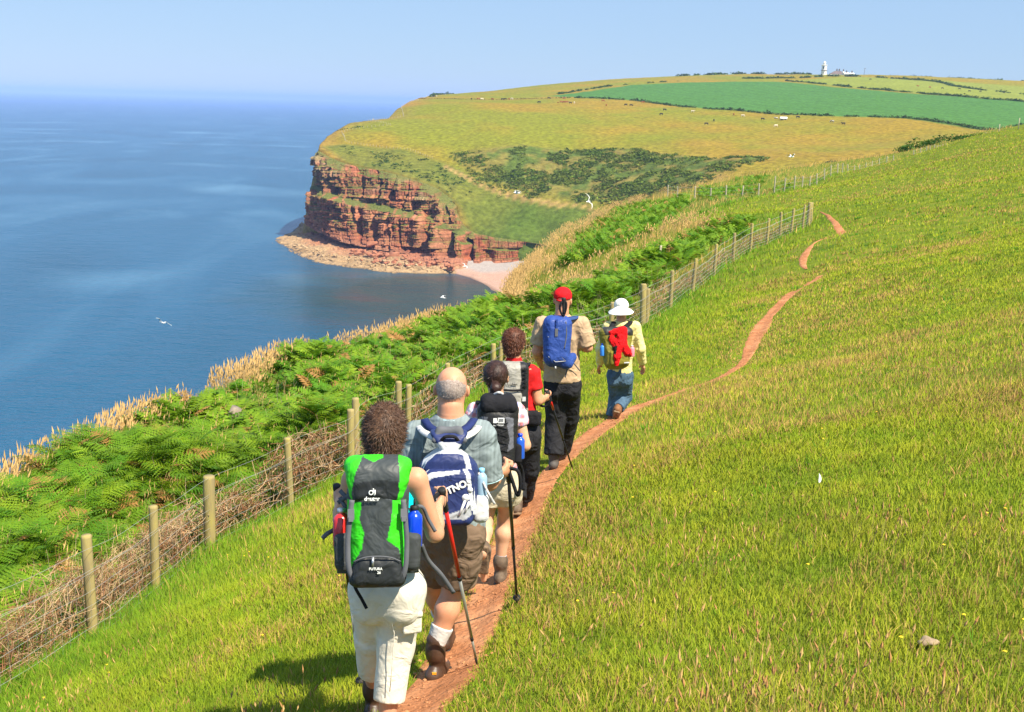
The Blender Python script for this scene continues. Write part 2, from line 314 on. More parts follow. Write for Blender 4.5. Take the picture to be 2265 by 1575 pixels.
def far_z(x, y):
    x = np.asarray(x, float); y = np.asarray(y, float); z = far_rbf(x, y)
    z = z+(fb2(x, y, 60, 4, 21)-.5)*2.0+(fb2(x, y, 14, 3, 22)-.5)*0.9
    g_ = GORSE(x, y); z = z+g_*(fb2(x, y, 7, 3, 23))*2.6
    y0 = np.clip((y-1700)/400, 0, 1); z = z-y0*60
    d = np.clip(polydist(x, y, FARP), 0, None)
    return np.maximum(z-np.where(d > 0, d*np.interp(y, [840, 960], [5.0, 1.25]), 0), -94)
GPOLY = np.array([FP(*q)[:2] for q in [(1000, 352, 722), (1150, 326, 738), (1400, 333, 716), (1600, 357, 660), (1680, 372, 640), (1620, 395, 620), (1500, 425, 612), (1300, 452, 636), (1180, 432, 655), (1080, 402, 680), (1030, 378, 700)]])
def GORSE(x, y):
    d = polydist(x, y, GPOLY); n = fb2(x, y, 30, 4, 31)
    return np.clip(0.5-d/14+(n-.5)*2.2, 0, 1)*(d < 18)
rows = 470*(1.0048**np.arange(0, 330)); rows = rows[rows < 2200]; cols = np.linspace(-0.20, 0.62, 560)
YF, CF = np.meshgrid(rows, cols, indexing='ij'); XF = YF*CF; ZF = far_z(XF, YF)
# colour zones of the fields (real crops and vegetation)
fx, fy = XF.ravel(), YF.ravel()
def zone(pix, soft=3.0):
    d = polydist(fx, fy, [FP(*q)[:2] for q in pix]); return np.clip(0.5-d/soft, 0, 1)
gold = np.array([0.255, 0.175, 0.018]); goldg = np.array([0.180, 0.185, 0.014]); brown = np.array([0.27, 0.15, 0.045])
n1 = fb2(fx, fy, 70, 4, 41); n2 = fb2(fx, fy*0.45, 9, 4, 42)
col = gold+(goldg-gold)*np.clip((n1-.38)*4, 0, 1)[:, None]
lowf = np.clip((800-fy)/60, 0, 1)*np.clip((n2-.35)*2, 0, 1); col = col+(np.array([0.25, 0.155, 0.035])-col)*(lowf*0.55)[:, None]
GREEN = [(1215, 212, 1180), (1400, 187, 1390), (1600, 180, 1440), (1740, 182, 1440), (2000, 207, 1260), (2330, 229, 1160), (2420, 280, 900), (2200, 291, 730), (2000, 261, 860), (1700, 250, 940), (1500, 233, 1020), (1400, 220, 1090)]
zg = zone(GREEN, 5); stripe = 0.5+0.5*np.sin((fx*0.55+fy*0.16)*0.55); cg = np.array([0.062, 0.155, 0.030])*(1+0.10*stripe+0.12*(n1-.5))[:, None]
col = col+(cg-col)*zg[:, None]
UP = [(1745, 178, 1480), (1900, 168, 1640), (2500, 180, 1600), (2500, 238, 1150), (2265, 222, 1180), (2000, 202, 1280)]
zu = zone(UP, 5); col = col+((np.array([0.19, 0.215, 0.028])*(0.9+0.3*n1)[:, None])-col)*zu[:, None]
edge_d = -polydist(fx, fy, FARP)                    # distance inland from the cliff top
br = np.clip(1.0-edge_d/np.where(fy > 860, 22, 14), 0, 1)*np.clip((fy-640)/60, 0, 1)*(0.35+0.65*n2); col = col+(brown-col)*np.clip(br, 0, 1)[:, None]*0.8
low = zone([(715, 330, 745), (760, 322, 765), (900, 333, 742), (960, 354, 714), (1020, 380, 695), (1090, 420, 668), (1180, 445, 648), (1340, 470, 625), (1300, 560, 560), (1195, 545, 600), (1040, 520, 630), (1015, 460, 645), (960, 410, 662), (880, 385, 676), (760, 358, 712)], 6)
cl = np.array([0.13, 0.145, 0.022])+(np.array([0.065, 0.115, 0.016])-np.array([0.13, 0.145, 0.022]))*np.clip((n1-.40)*4, 0, 1)[:, None]; col = col+(cl-col)*low[:, None]*0.85
gz = GORSE(fx, fy); gin = np.clip(0.5-polydist(fx, fy, GPOLY)/10, 0, 1); col = col+(np.array([0.19, 0.14, 0.045])-col)*(gin*0.6)[:, None]
col = col+(np.array([0.060, 0.105, 0.016])*(0.6+0.9*n2)[:, None]-col)*(np.clip(gz*1.7-.55, 0, .85)*np.clip((fb2(fx, fy, 9, 3, 47)-.40)*6, .12, 1))[:, None]
for w_, pix in ((1.3, [(985, 366, 700), (1040, 396, 682), (1100, 421, 666), (1200, 445, 646), (1300, 461, 630), (1330, 480, 620)]), (1.0, [(985, 372, 696), (1060, 412, 672), (1130, 436, 656), (1250, 462, 636)])):
    dp = polydist(fx, fy, [FP(*q)[:2] for q in pix], closed=False); t_ = np.exp(-(dp/w_)**2); col = col+(np.array([0.42, 0.24, 0.10])-col)*np.clip(t_*.6, 0, 1)[:, None]
col *= (0.86+0.28*fb2(fx, fy*0.5, 3.5, 3, 43))[:, None]
M_FIELD = mat('headland_grass', tint=True, noise=(0.35, 0.35), base=(1, 1, 1), rough=0.95, spec=0.1, bump=(0.5, 0.8, 0.8), detail=8)
far = mesh('headland', np.stack([XF, YF, ZF], -1).reshape(-1, 3), gridfaces(*XF.shape, keep=(ZF[:-1, :-1] > -93.9) | (ZF[1:, 1:] > -93.9)), M_FIELD, col=col)
tag(far, 'far grassy headland with golden and green fields', kind='structure')
# ---------------------------------------------------------------- red sandstone cliff of the headland
Bpx = [(1290, 572, -86.5), (1195, 572, -86.5), (1130, 580, -86.5), (1085, 583, -86.5), (1045, 583, -86.5), (1022, 584, -86.5), (1010, 584, -86.3), (995, 582, -86), (962, 573, -86), (918, 563, -85.5), (872, 558, -85), (832, 551, -84.5), (796, 545, -84), (757, 535, -83), (720, 520, -82), (692, 505, -81)]
Bp = np.array([W(*q) for q in Bpx])
T3 = np.array([FP(*q) for q in Tpx])
tx = np.r_[0, np.cumsum(np.linalg.norm(np.diff(Bp[:, :2]*0.5+T3[:, :2]*0.5, axis=0), axis=1))]
back = FP(706, 322, 752)
T3 = np.vstack([T3, T3[-1]+[-2, 22, -2], T3[-1]+[6, 60, -2]]); Bp = np.vstack([Bp, Bp[-1]+[-6, 35, 0], Bp[-1]+[2, 85, 0]]); tx = np.r_[tx, tx[-1]+25, tx[-1]+65]
NU, NV = 860, 250
su = np.linspace(0, tx[-1], NU)
def interp3(P3):
    return np.stack([np.interp(su, tx, P3[:, k]) for k in range(3)], -1)
def smooth1(a, n=9):
    k = np.ones(n)/n; return np.stack([np.convolve(np.pad(a[:, j], n//2, mode='edge'), k, 'valid') for j in range(a.shape[1])], -1)
Tt = smooth1(interp3(T3), 25); Bt = smooth1(interp3(Bp), 25)
tan = np.gradient(smooth1(Bt*0.6+Tt*0.4, 61), axis=0)[:, :2]; tan /= np.linalg.norm(tan, axis=1)[:, None]
nrm = np.c_[-tan[:, 1], tan[:, 0]]; nrm *= np.sign((nrm*[-0.5, -1.0]).sum(1).mean())       # towards the sea
v = np.linspace(0, 1, NV)
SS = np.repeat(su[:, None], NV, 1); VV = np.repeat(v[None], NU, 0)
zt = Tt[:, 2][:, None]; zb = Bt[:, 2][:, None]; ZC = zt+(zb-zt)*VV; HH = (zt-zb)
prof = np.interp(v, [0, .02, .10, .38, .455, .50, .86, 1.0], [0, .06, .22, .36, .40, .66, .80, 1.0])   # how far out from the top edge: a grassy bench halfway
XY = Tt[:, None, :2]+(Bt-Tt)[:, None, :2]*prof[None, :, None]
# layered, jointed blocks
def blocks(s, z, th, wd, seed, tilt=0.035):
    zz = (z+s*tilt+1.2*(fb2(s, z, 30, 2, seed)-.5))/th; zz = zz+0.35*np.sin(zz*1.7)
    l = np.floor(zz); o = _h(l, l*0, l*0, seed+1); ww = wd*(0.5+1.3*_h(l, l*0+3, l*0, seed+2)); ss = (s+1.0*(fb2(s, z, 8, 2, seed+9)-.5))/ww+o*7
    c = np.floor(ss); r = _h(l, c, l*0+5, seed+3); fz = zz-l; fs = ss-c
    crack = np.maximum(np.exp(-((np.minimum(fs, 1-fs)*ww)/0.28)**2), np.exp(-((np.minimum(fz, 1-fz)*th)/0.20)**2)*0.45)
    return o, r, crack, l, c
o1, r1, k1, l1, c1 = blocks(SS, ZC, 7.5, 9, 51); o2, r2, k2, l2, c2 = blocks(SS, ZC, 2.4, 4.2, 61); o3, r3, k3, l3, c3 = blocks(SS, ZC, 0.75, 2.2, 71)
butt = (fb2(SS, ZC*0.15, 30, 3, 81)-.5)*13+(fb2(SS, ZC*0.3, 9, 2, 82)-.5)*4.5
env = np.clip(VV/0.05, 0, 1)*np.clip((1-VV)/0.03, 0.3, 1)*np.clip(HH/30, 0.18, 1)
D_ = butt+(o1-.5)*1.6+(r1-.5)*5.2+(o2-.5)*0.9+(r2-.5)*1.9+(o3-.5)*0.8+(r3-.5)*0.6-k1*2.1-k2*0.8-k3*0.25
xpx = np.interp(su, tx[:len(Tpx)], [q[0] for q in Tpx])[:, None]
for cx_, w_, h_, dep in ((1000, 10, 0.55, 15), (1036, 9, .75, 13), (1078, 14, 0.55, 7), (955, 5, .35, 6)):     # sea caves and clefts at the foot
    D_ = D_-dep*np.exp(-((xpx-cx_)/w_)**4)*np.clip((VV-(1-h_))/0.08, 0, 1)/np.clip(env, .3, 1)
for cx_, w_, dep in ((742, 5, 5), (838, 4, 5), (872, 3.5, 5), (902, 3, 4.5), (960, 4, 6), (790, 3, 3.5), (995, 3, 5), (720, 3, 4)):                               # tall joints
    D_ = D_-dep*np.exp(-((xpx+6*np.sin(VV*7+cx_)-cx_)/w_)**2)*(fb2(SS, ZC, 9, 2, int(cx_)) > 0.42)
XYd = XY+nrm[:, None, :]*(D_*env+0.8)[:, :, None]
Zd = ZC+(r2-.5)*0.15; Zd[:, 0] = Tt[:, 2]-0.25
Vc = np.stack([XYd[..., 0], XYd[..., 1], Zd], -1)
du = np.gradient(Vc, axis=0); dv = np.gradient(Vc, axis=1); nn = np.cross(du, dv); nn /= np.linalg.norm(nn, axis=-1)[..., None]+1e-9
nn *= np.sign((nn[..., :2]*nrm[:, None]).sum(-1).mean())
nz = fb2(SS, ZC, 6, 4, 91); nb = fb2(SS, ZC*2, 18, 3, 92)
c_ = np.array([0.38, 0.105, 0.050])+(np.array([0.47, 0.20, 0.105])-np.array([0.38, 0.105, 0.050]))*r1[..., None]
c_ = c_+(np.array([0.40, 0.27, 0.155])-c_)*(np.clip((nb-.5)*5, 0, 1)*np.clip((r2-.3)*2, 0, 1)*np.clip(1.1-VV, 0, 1))[..., None]
c_ *= (0.62+0.5*o2+0.28*(r3-.5))[..., None]
c_ = c_*(1-0.55*np.clip(k2+k3*.6, 0, 1)[..., None])
pale = np.clip((VV-.93)*12, 0, 1)[..., None]; c_ = c_+(np.array([0.30, 0.17, 0.11])-c_)*pale*0.5
up = np.abs(nn[..., 2])
grass = np.clip((up-.50)*4, 0, 1)*np.clip((nz-.33)*6, 0, 1)*np.clip((0.9-VV)*8, 0, 1)
grass = np.maximum(grass, np.clip((.06-VV+0.16*(nb-.5)+.05*(nz-.5))*18, 0, 1))
bench = np.exp(-((VV-.475-0.10*(fb2(SS, SS*0, 25, 2, 93)-.5))/0.030)**2)*np.clip((nz-.36)*9, 0, 1)*np.clip((HH-20)/10, 0, 1); grass = np.maximum(grass, np.clip(bench*1.4, 0, 1))
gc = np.array([0.085, 0.115, 0.02])+(np.array([0.18, 0.16, 0.045])-np.array([0.085, 0.115, 0.02]))*nb[..., None]
c_ = c_+(gc-c_)*grass[..., None]
M_CLIFF = mat('sandstone', tint=True, noise=(0.8, 0.3), base=(1, 1, 1), rough=0.95, spec=0.1, bump=(1.6, 0.8, 0.5), detail=10)
cl = mesh('cliff', Vc.reshape(-1, 3), gridfaces(NU, NV), M_CLIFF, col=c_.reshape(-1, 3), smooth=False)
tag(cl, 'red sandstone sea cliff of layered, cracked blocks with grassy ledges', kind='structure')

# rock platform at the foot, down into the water
SHpx = [(1022, 606), (990, 606), (930, 605), (850, 602), (760, 590), (700, 580), (655, 562), (622, 545), (604, 531), (640, 516), (668, 492)]
sh = np.array([W(a, b_, SEA)[:2] for a, b_ in SHpx]); inn = np.array([W(*q)[:2] for q in [(1035, 586, -86.5), (1000, 582, -86), (945, 568, -85.5), (868, 552, -85), (796, 540, -84), (745, 525, -83), (715, 512, -82), (700, 505, -81.5), (694, 500, -81), (690, 495, -81), (688, 488, -81)]])
nA, nB = 420, 110
def rs(a, n): 
    t = np.r_[0, np.cumsum(np.linalg.norm(np.diff(a, axis=0), axis=1))]; s = np.linspace(0, t[-1], n); return np.stack([np.interp(s, t, a[:, k]) for k in (0, 1)], -1)
def rsi(a, n): s = np.linspace(0, len(a)-1, n); return np.stack([np.interp(s, np.arange(len(a)), a[:, k]) for k in (0, 1)], -1)
A_ = rsi(sh, nA); B_ = rsi(inn, nA); w = np.linspace(-0.22, 1.15, nB)
XYp = A_[:, None]+(B_-A_)[:, None]*w[None, :, None]; px_, py_ = XYp[..., 0], XYp[..., 1]
def plat_z(x, y, w):
    n_ = fb2(x, y, 9, 4, 101); l_ = np.floor((n_*6+fb2(x, y, 3.0, 2, 102)*1.5))/6
    base = np.where(w < 0, SEA+w*9, SEA+0.1+np.clip(w, 0, 1.2)*5.0); return base+(l_-.6)*3.4+(fb2(x, y, 1.6, 2, 103)-.5)*0.9
PZ = plat_z(px_, py_, w[None, :])
pc = np.array([0.36, 0.24, 0.13])[None, None]*(0.6+0.8*fb2(px_, py_, 3.5, 4, 104))[..., None]; red = np.clip((w[None]-.45)*2.2+(fb2(px_, py_, 18, 3, 105)-.5)*2, 0, 1)[..., None]
pc = pc+(np.array([0.36, 0.15, 0.085])-pc)*red; pc *= np.clip(0.45+(PZ-SEA)*1.2, 0.45, 1)[..., None]
pl = mesh('rock_platform', np.stack([px_, py_, PZ], -1).reshape(-1, 3), gridfaces(nA, nB), M_CLIFF, col=pc.reshape(-1, 3), smooth=False)
tag(pl, 'pale wave-cut rock ledges at the foot of the cliff', kind='structure')
# boulders
def boulder(seed, flat=0.6):
    r = np.random.RandomState(seed); import itertools
    bm_v = []; n = 9; phi = (1+5**.5)/2
    th = np.arccos(1-2*(np.arange(90)+.5)/90); ph = np.arange(90)*2.39996
    d = np.stack([np.sin(th)*np.cos(ph), np.sin(th)*np.sin(ph), np.cos(th)], -1)
    pl_ = r.normal(size=(n, 3)); pl_ /= np.linalg.norm(pl_, axis=1)[:, None]; of = r.uniform(.55, 1, n)
    pl_ = np.vstack([pl_, np.eye(3), -np.eye(3)]); of = np.r_[of, r.uniform(.7, 1, 6)]
    dd = d@pl_.T; t = np.where(dd > 0.05, of/np.maximum(dd, .05), 9).min(1); return d*t[:, None]*[1, .8, flat], th
from mathutils import geometry as _g
import bmesh
M_ROCK_R = mat('red_boulder', ramp=[(0.3, (0.30, 0.11, 0.06)), (0.6, (0.44, 0.19, 0.11)), (0.8, (0.50, 0.28, 0.18))], noise=(0.5, 0), rough=0.95, spec=0.1, bump=(2, .8, .3))
M_ROCK_P = mat('pale_boulder', ramp=[(0.3, (0.30, 0.19, 0.10)), (0.6, (0.46, 0.32, 0.18)), (0.8, (0.52, 0.42, 0.27))], noise=(0.5, 0), rough=0.95, spec=0.1, bump=(2, .8, .3))
def hull_mesh(name, pts, m):
    bm = bmesh.new(); [bm.verts.new(p) for p in pts]; bmesh.ops.convex_hull(bm, input=bm.verts)
    for v_ in [v_ for v_ in bm.verts if not v_.link_faces]: bm.verts.remove(v_)
    me = bpy.data.meshes.new(name); bm.to_mesh(me); bm.free(); me.materials.append(m); return me
bmesh_r = [hull_mesh('boulder', boulder(k)[0], M_ROCK_R) for k in range(6)]; bmesh_p = [hull_mesh('boulder', boulder(k+20, .45)[0], M_ROCK_P) for k in range(6)]
R2 = np.random.RandomState(5)
def put_boulder(px, py, z, s, red, lab, grp=None, r=R2):
    p = W(px, py, z); me = (bmesh_r if red else bmesh_p)[r.randint(6)]
    o = bpy.data.objects.new('boulder', me); o.location = p; o.rotation_euler = (r.uniform(-.3, .3), r.uniform(-.3, .3), r.uniform(0, 6.3)); o.scale = (s, s*r.uniform(.8, 1.1), s*r.uniform(.8, 1.1)); link(o)
    tag(o, lab, 'boulder', grp); return o
put_boulder(886, 548, -84, 6.0, True, 'largest red boulder, flat-sided, fallen against the foot of the cliff')
put_boulder(872, 565, -86, 3.9, True, 'angular red boulder just below the largest fallen block')
put_boulder(838, 563, -86, 3.6, True, 'tilted red slab left of the two largest fallen blocks')
put_boulder(820, 540, -82, 4.2, True, 'orange-topped square block lodged at the cliff foot')
for k in range(72):
    a = R2.uniform(775, 1000); t_ = R2.uniform(0, 1); yb = np.interp(a, [775, 850, 930, 1000], [548, 560, 566, 584]); yy = yb+t_*np.interp(a, [775, 850, 930, 1000], [22, 26, 24, 12])
    put_boulder(a, yy, -84.5-3.5*t_, R2.uniform(.8, 2.2), True, 'red fallen boulder in the jumble under the cliff', 'red boulders fallen under the cliff')
for k in range(90):
    a = R2.uniform(650, 1010); t_ = R2.uniform(.0, 1)**.6; yw = np.interp(a, [650, 700, 760, 850, 1010], [556, 576, 587, 600, 606]); yy = yw-3-t_*22
    put_boulder(a, yy, -89.2+3.0*t_, R2.uniform(.5, 1.7), False, 'pale flat boulder on the ledges at the water edge', 'pale boulders along the water edge')

# shingle beach in the cove
bw = [(1000, 604), (1040, 614), (1075, 630), (1105, 650), (1130, 672), (1160, 700), (1180, 740)]; bb = [(1000, 588, -87.2), (1040, 585, -86.8), (1090, 582, -86.6), (1140, 578, -86.4), (1200, 573, -86.0), (1260, 580, -86), (1320, 600, -85)]
A_ = rsi(np.array([W(a, b_, SEA)[:2] for a, b_ in bw]), 120); B_ = rsi(np.array([W(*q)[:2] for q in bb]), 120); w = np.linspace(-.25, 1.2, 60)
XYb = A_[:, None]+(B_-A_)[:, None]*w[None, :, None]; zb_ = SEA+0.05+w[None]*3.6+0*XYb[..., 0]; zb_ = zb_+(fb2(XYb[..., 0], XYb[..., 1], 12, 3, 7)-.5)*0.5
sand = np.array([0.44, 0.27, 0.20])+0*XYb[..., :1]; grey = np.clip((w[None]-.55)*6+(fb2(XYb[..., 0], XYb[..., 1], 20, 2, 8)-.5)*3, 0, 1)[..., None]
sand = sand+(np.array([0.34, 0.29, 0.26])-sand)*grey; sand *= (np.clip(0.55+(w[None]-0.0)*5, .5, 1)*(0.85+.3*fb2(XYb[..., 0], XYb[..., 1], 2, 3, 9)))[..., None]
M_BEACH = mat('shingle', tint=True, noise=(1.5, 0.2), base=(1, 1, 1), rough=0.95, spec=0.1, bump=(3, .6, .2))
be = mesh('beach', np.stack([XYb[..., 0], XYb[..., 1], zb_], -1).reshape(-1, 3), gridfaces(120, 60), M_BEACH, col=sand.reshape(-1, 3)); tag(be, 'pinkish shingle beach in the cove', kind='structure')
# ---------------------------------------------------------------- vegetation (uncountable stuff)
def proj(p):
    p = np.asarray(p, float); zc = p@_f; return CX+F*(p@_r)/zc, CY-F*(p@_u)/zc
def inpoly(x, y, poly): return polydist(x, y, poly) < 0
RV = np.random.RandomState(11)
def blades(base, h, w, lean, az, col, seg=2, tipc=1.25):
    """base (n,3), height, width, lean (horizontal offset of the tip), azimuth, colour -> verts, quads, tris, colours"""
    n = len(base); sd = RV.uniform(0, 2*np.pi, n); wx, wy = np.cos(sd)*w/2, np.sin(sd)*w/2; lx, ly = np.cos(az)*lean, np.sin(az)*lean
    z0 = np.zeros(n)
    b0 = base+np.stack([-wx, -wy, z0], 1); b1 = base+np.stack([wx, wy, z0], 1); tip = base+np.stack([lx, ly, h], 1)
    if seg == 1:
        V = np.stack([b0, b1, tip], 1).reshape(-1, 3); i = np.arange(n)[:, None]*3; c = np.repeat(col, 3, 0).reshape(n, 3, 3); c[:, 2] *= tipc
        return V, None, np.hstack([i, i+1, i+2]), c.reshape(-1, 3)
    mid = base+np.stack([lx*.32, ly*.32, h*.6], 1); m0 = mid+np.stack([-wx, -wy, z0], 1)*.75; m1 = mid+np.stack([wx, wy, z0], 1)*.75
    V = np.stack([b0, b1, m1, m0, tip], 1).reshape(-1, 3); i = np.arange(n)[:, None]*5; c = np.repeat(col, 5, 0).reshape(n, 5, 3); c[:, 4] *= tipc
    return V, np.hstack([i, i+1, i+2, i+3]), np.hstack([i+3, i+2, i+4]), c.reshape(-1, 3)
class Acc:
    def __init__(s): s.V = []; s.Q = []; s.T = []; s.C = []; s.n = 0
    def add(s, V, Q, T, C):
        s.V.append(V); s.C.append(C)
        if Q is not None and len(Q): s.Q.append(np.asarray(Q)+s.n)
        if T is not None and len(T): s.T.append(np.asarray(T)+s.n)
        s.n += len(V)
    def build(s, name, m, smooth=False, **k):
        F_ = ([np.vstack(s.Q)] if s.Q else [])+([np.vstack(s.T)] if s.T else [])
        return mesh(name, np.vstack(s.V), F_, m, smooth=smooth, col=np.vstack(s.C), **k)
M_LEAF = mat('grass_blade', tint=True, base=(1, 1, 1), noise=(0.8, 0.12), rough=0.6, spec=0.2, trans=0.36, upn=.55, detail=2)
def wedge(n, d0, d1, pw, c0=-0.50, c1=0.50):
    """points in the view wedge (a little wider than the frame), density ~ D^pw"""
    u = RV.uniform(0, 1, n); a = pw+2; y = (d0**a+u*(d1**a-d0**a))**(1/a) if abs(a) > 1e-6 else d0*(d1/d0)**u
    return RV.uniform(0, 1, n)*((c1-c0)*y+4.4)+c0*y-2.2, y
def pathd(x, y): return np.minimum(np.minimum(polydist(x, y, PATHXY, False), polydist(x, y, PATH2XY, False)), polydist(x, y, PATH3XY, False))
G1 = np.array([0.205, 0.295, 0.009]); G2 = np.array([0.370, 0.395, 0.020]); G3 = np.array([0.085, 0.250, 0.008]); TAN = np.array([0.55, 0.37, 0.10]); RUST = np.array([0.42, 0.21, 0.09])
A = Acc()
for (n, d0, d1, pw, hh, seg) in ((470000, 3.3, 11, -1.0, 0.042, 2), (540000, 10, 38, -1.15, 0.046, 1), (230000, 34, 150, -1.3, 0.075, 1), (60000, 1.2, 3.6, -0.5, .06, 2)):
    x, y = wedge(n, d0, d1, pw, -0.50, 0.52)
    rd = rough_d(x, y); pd_ = pathd(x, y); wloc = 0.13+0.16*(fb2(x, y, .35, 2, 14)-.5)
    keep = (rd > -0.5) & ((pd_ > wloc*np.where((y > 17) & (y < 21), 0.2, 1.0))); keep |= (y < 3.3) & (rd > 0)
    x, y, rd, pd_ = x[keep], y[keep], rd[keep], pd_[keep]; n = len(x)
    p1 = fb2(x, y, 2.2, 4, 201); p2 = fb2(x, y, 0.45, 3, 202); p3 = fb2(x, y, 7, 3, 203)
    nf = np.exp(-np.clip(rd, 0, 9)/1.3)
    dry = np.clip((p1-.50)*5, 0, 1)*0.42+np.clip((p3-.5)*4, 0, 1)*0.25; dry = np.clip(dry+0.30*np.clip((6-y)/3, 0, 1)+0.18*np.exp(-pd_/0.5)-nf*0.6, 0.03, 0.75)
    h = hh*(0.45+1.0*p2+0.7*p1)*(1+1.5*nf)*np.clip(.35+pd_*1.4, .4, 1)*RV.uniform(.6, 1.35, n); w = np.maximum(0.0052, 0.00085*y)*RV.uniform(.7, 1.3, n)
    r_ = RV.uniform(0, 1, n); t = np.clip((p2-.3)*2.2+RV.normal(0, .25, n), 0, 1)[:, None]
    c = G1+(G2-G1)*t; c = c+(G3-c)*(nf*.8)[:, None]; isd = r_ < dry; tc_ = np.where((RV.uniform(0, 1, n) < .28)[:, None], RUST, TAN)*RV.uniform(.6, 1.1, n)[:, None]
    c = np.where(isd[:, None], tc_, c)*RV.uniform(.75, 1.2, n)[:, None]
    h = np.where(isd, h*1.25, h); z = near_z(x, y)-0.01
    az = RV.uniform(0, 6.3, n)
    A.add(*blades(np.stack([x, y, z], 1), h, w, h*RV.uniform(.1, .75, n), az, c, seg))
x, y = wedge(3200, 3.6, 60, -.9, -0.5, 0.52); k = (rough_d(x, y) > .15) & (pathd(x, y) > .25); x, y = x[k], y[k]; m_ = len(x); nb_ = 22; cx_ = np.repeat(x, nb_)+RV.normal(0, .035, m_*nb_)*(1+np.repeat(y, nb_)*.03); cy_ = np.repeat(y, nb_)+RV.normal(0, .035, m_*nb_)*(1+np.repeat(y, nb_)*.03)
tt_ = np.repeat(RV.uniform(0, 1, m_), nb_); cg_ = np.where((tt_ < .45)[:, None], G3*1.0, np.where((tt_ < .75)[:, None], G2*.95, TAN*.85))*RV.uniform(.7, 1.2, (m_*nb_, 1)); hh_ = np.repeat(RV.uniform(.045, .11, m_), nb_)*RV.uniform(.6, 1.2, m_*nb_)
A.add(*blades(np.stack([cx_, cy_, near_z(cx_, cy_)-.01], 1), hh_, np.maximum(.005, .0008*cy_), hh_*RV.uniform(.2, 1.0, m_*nb_), np.arctan2(cy_-np.repeat(y, nb_), cx_-np.repeat(x, nb_)), cg_, 1))
gr = A.build('grass', M_LEAF); tag(gr, 'short green and straw-coloured meadow grass', kind='stuff')

# taller stems with reddish and tan seed heads
def seed_stems(base, h, col, headc, headl, headw, lean, az, sw=0.003, arr=None):
    A_ = Acc(); n = len(base); V, Q, T_, C_ = blades(base, h, np.full(n, 1.0)*sw, lean, az, col, 2, 1.0); A_.add(V, Q, T_, C_)
    tip = V.reshape(n, 5, 3)[:, 4]; d = tip-V.reshape(n, 5, 3)[:, 2]; d /= np.linalg.norm(d, axis=1)[:, None]
    k = 4; e1 = np.cross(d, [0.3, 1, 0.1]); e1 /= np.linalg.norm(e1, axis=1)[:, None]; e2 = np.cross(d, e1); vs_ = [tip-d*(headl*.5)[:, None]]
    for j in range(k):
        a_ = j*2*np.pi/k; vs_.append(tip+d*(headl*0.0)[:, None]+(e1*np.cos(a_)+e2*np.sin(a_))*headw[:, None])
    vs_.append(tip+d*(headl*.6)[:, None]); VV_ = np.stack(vs_, 1).reshape(-1, 3); i = np.arange(n)[:, None]*(k+2); Ts = []
    for j in range(k): Ts.append(np.hstack([i, i+1+j, i+1+(j+1) % k])); Ts.append(np.hstack([i+k+1, i+1+(j+1) % k, i+1+j]))
    A_.add(VV_, None, np.vstack(Ts), np.repeat(headc, k+2, 0)); return A_
x, y = wedge(20000, 3.6, 15, -.5, -0.30, 0.50); p = fb2(x, y, 1.1, 3, 211); k = ((p-.52)*7+np.clip((9-y)/6, -.5, 1)*1.0+np.clip(x/y*1.0, -.3, .6) > RV.uniform(.35, 1.9, len(x))) & (rough_d(x, y) > .3) & (pathd(x, y) > .5)
x, y = x[k], y[k]; n = len(x); rr = RV.uniform(0, 1, n)[:, None]
SA = seed_stems(np.stack([x, y, near_z(x, y)], 1), RV.uniform(.10, .24, n), np.tile([0.30, 0.26, 0.07], (n, 1)), np.where(rr < .5, [[0.55, 0.29, 0.10]], [[0.66, 0.43, 0.16]])*RV.uniform(.7, 1.1, (n, 1)), RV.uniform(.025, .060, n), RV.uniform(.003, .007, n), RV.uniform(.01, .07, n), RV.uniform(0, 6.3, n))
tag(SA.build('seed_grass', M_LEAF), 'reddish and tan seed heads standing over the meadow grass', kind='stuff')
x, y = wedge(150, 4, 20, -.5, -0.40, 0.45); k = (rough_d(x, y) > .3) & (pathd(x, y) > .4); x, y = x[k], y[k]; n = len(x); fz = near_z(x, y)+RV.uniform(.06, .11, n); a_ = np.arange(5)*1.2566
FV = np.stack([x[:, None]+np.cos(a_)*.011, y[:, None]+np.sin(a_)*.011, fz[:, None]+.002*np.sin(a_*2)], -1).reshape(-1, 3); i = np.arange(n)[:, None]*5
tag(mesh('yellow_flowers', FV, np.hstack([i, i+1, i+2, i+3, i+4]), mat('petal_yellow', (0.85, 0.55, 0.02), .6)), 'tiny yellow flowers dotted in the grass', kind='stuff')

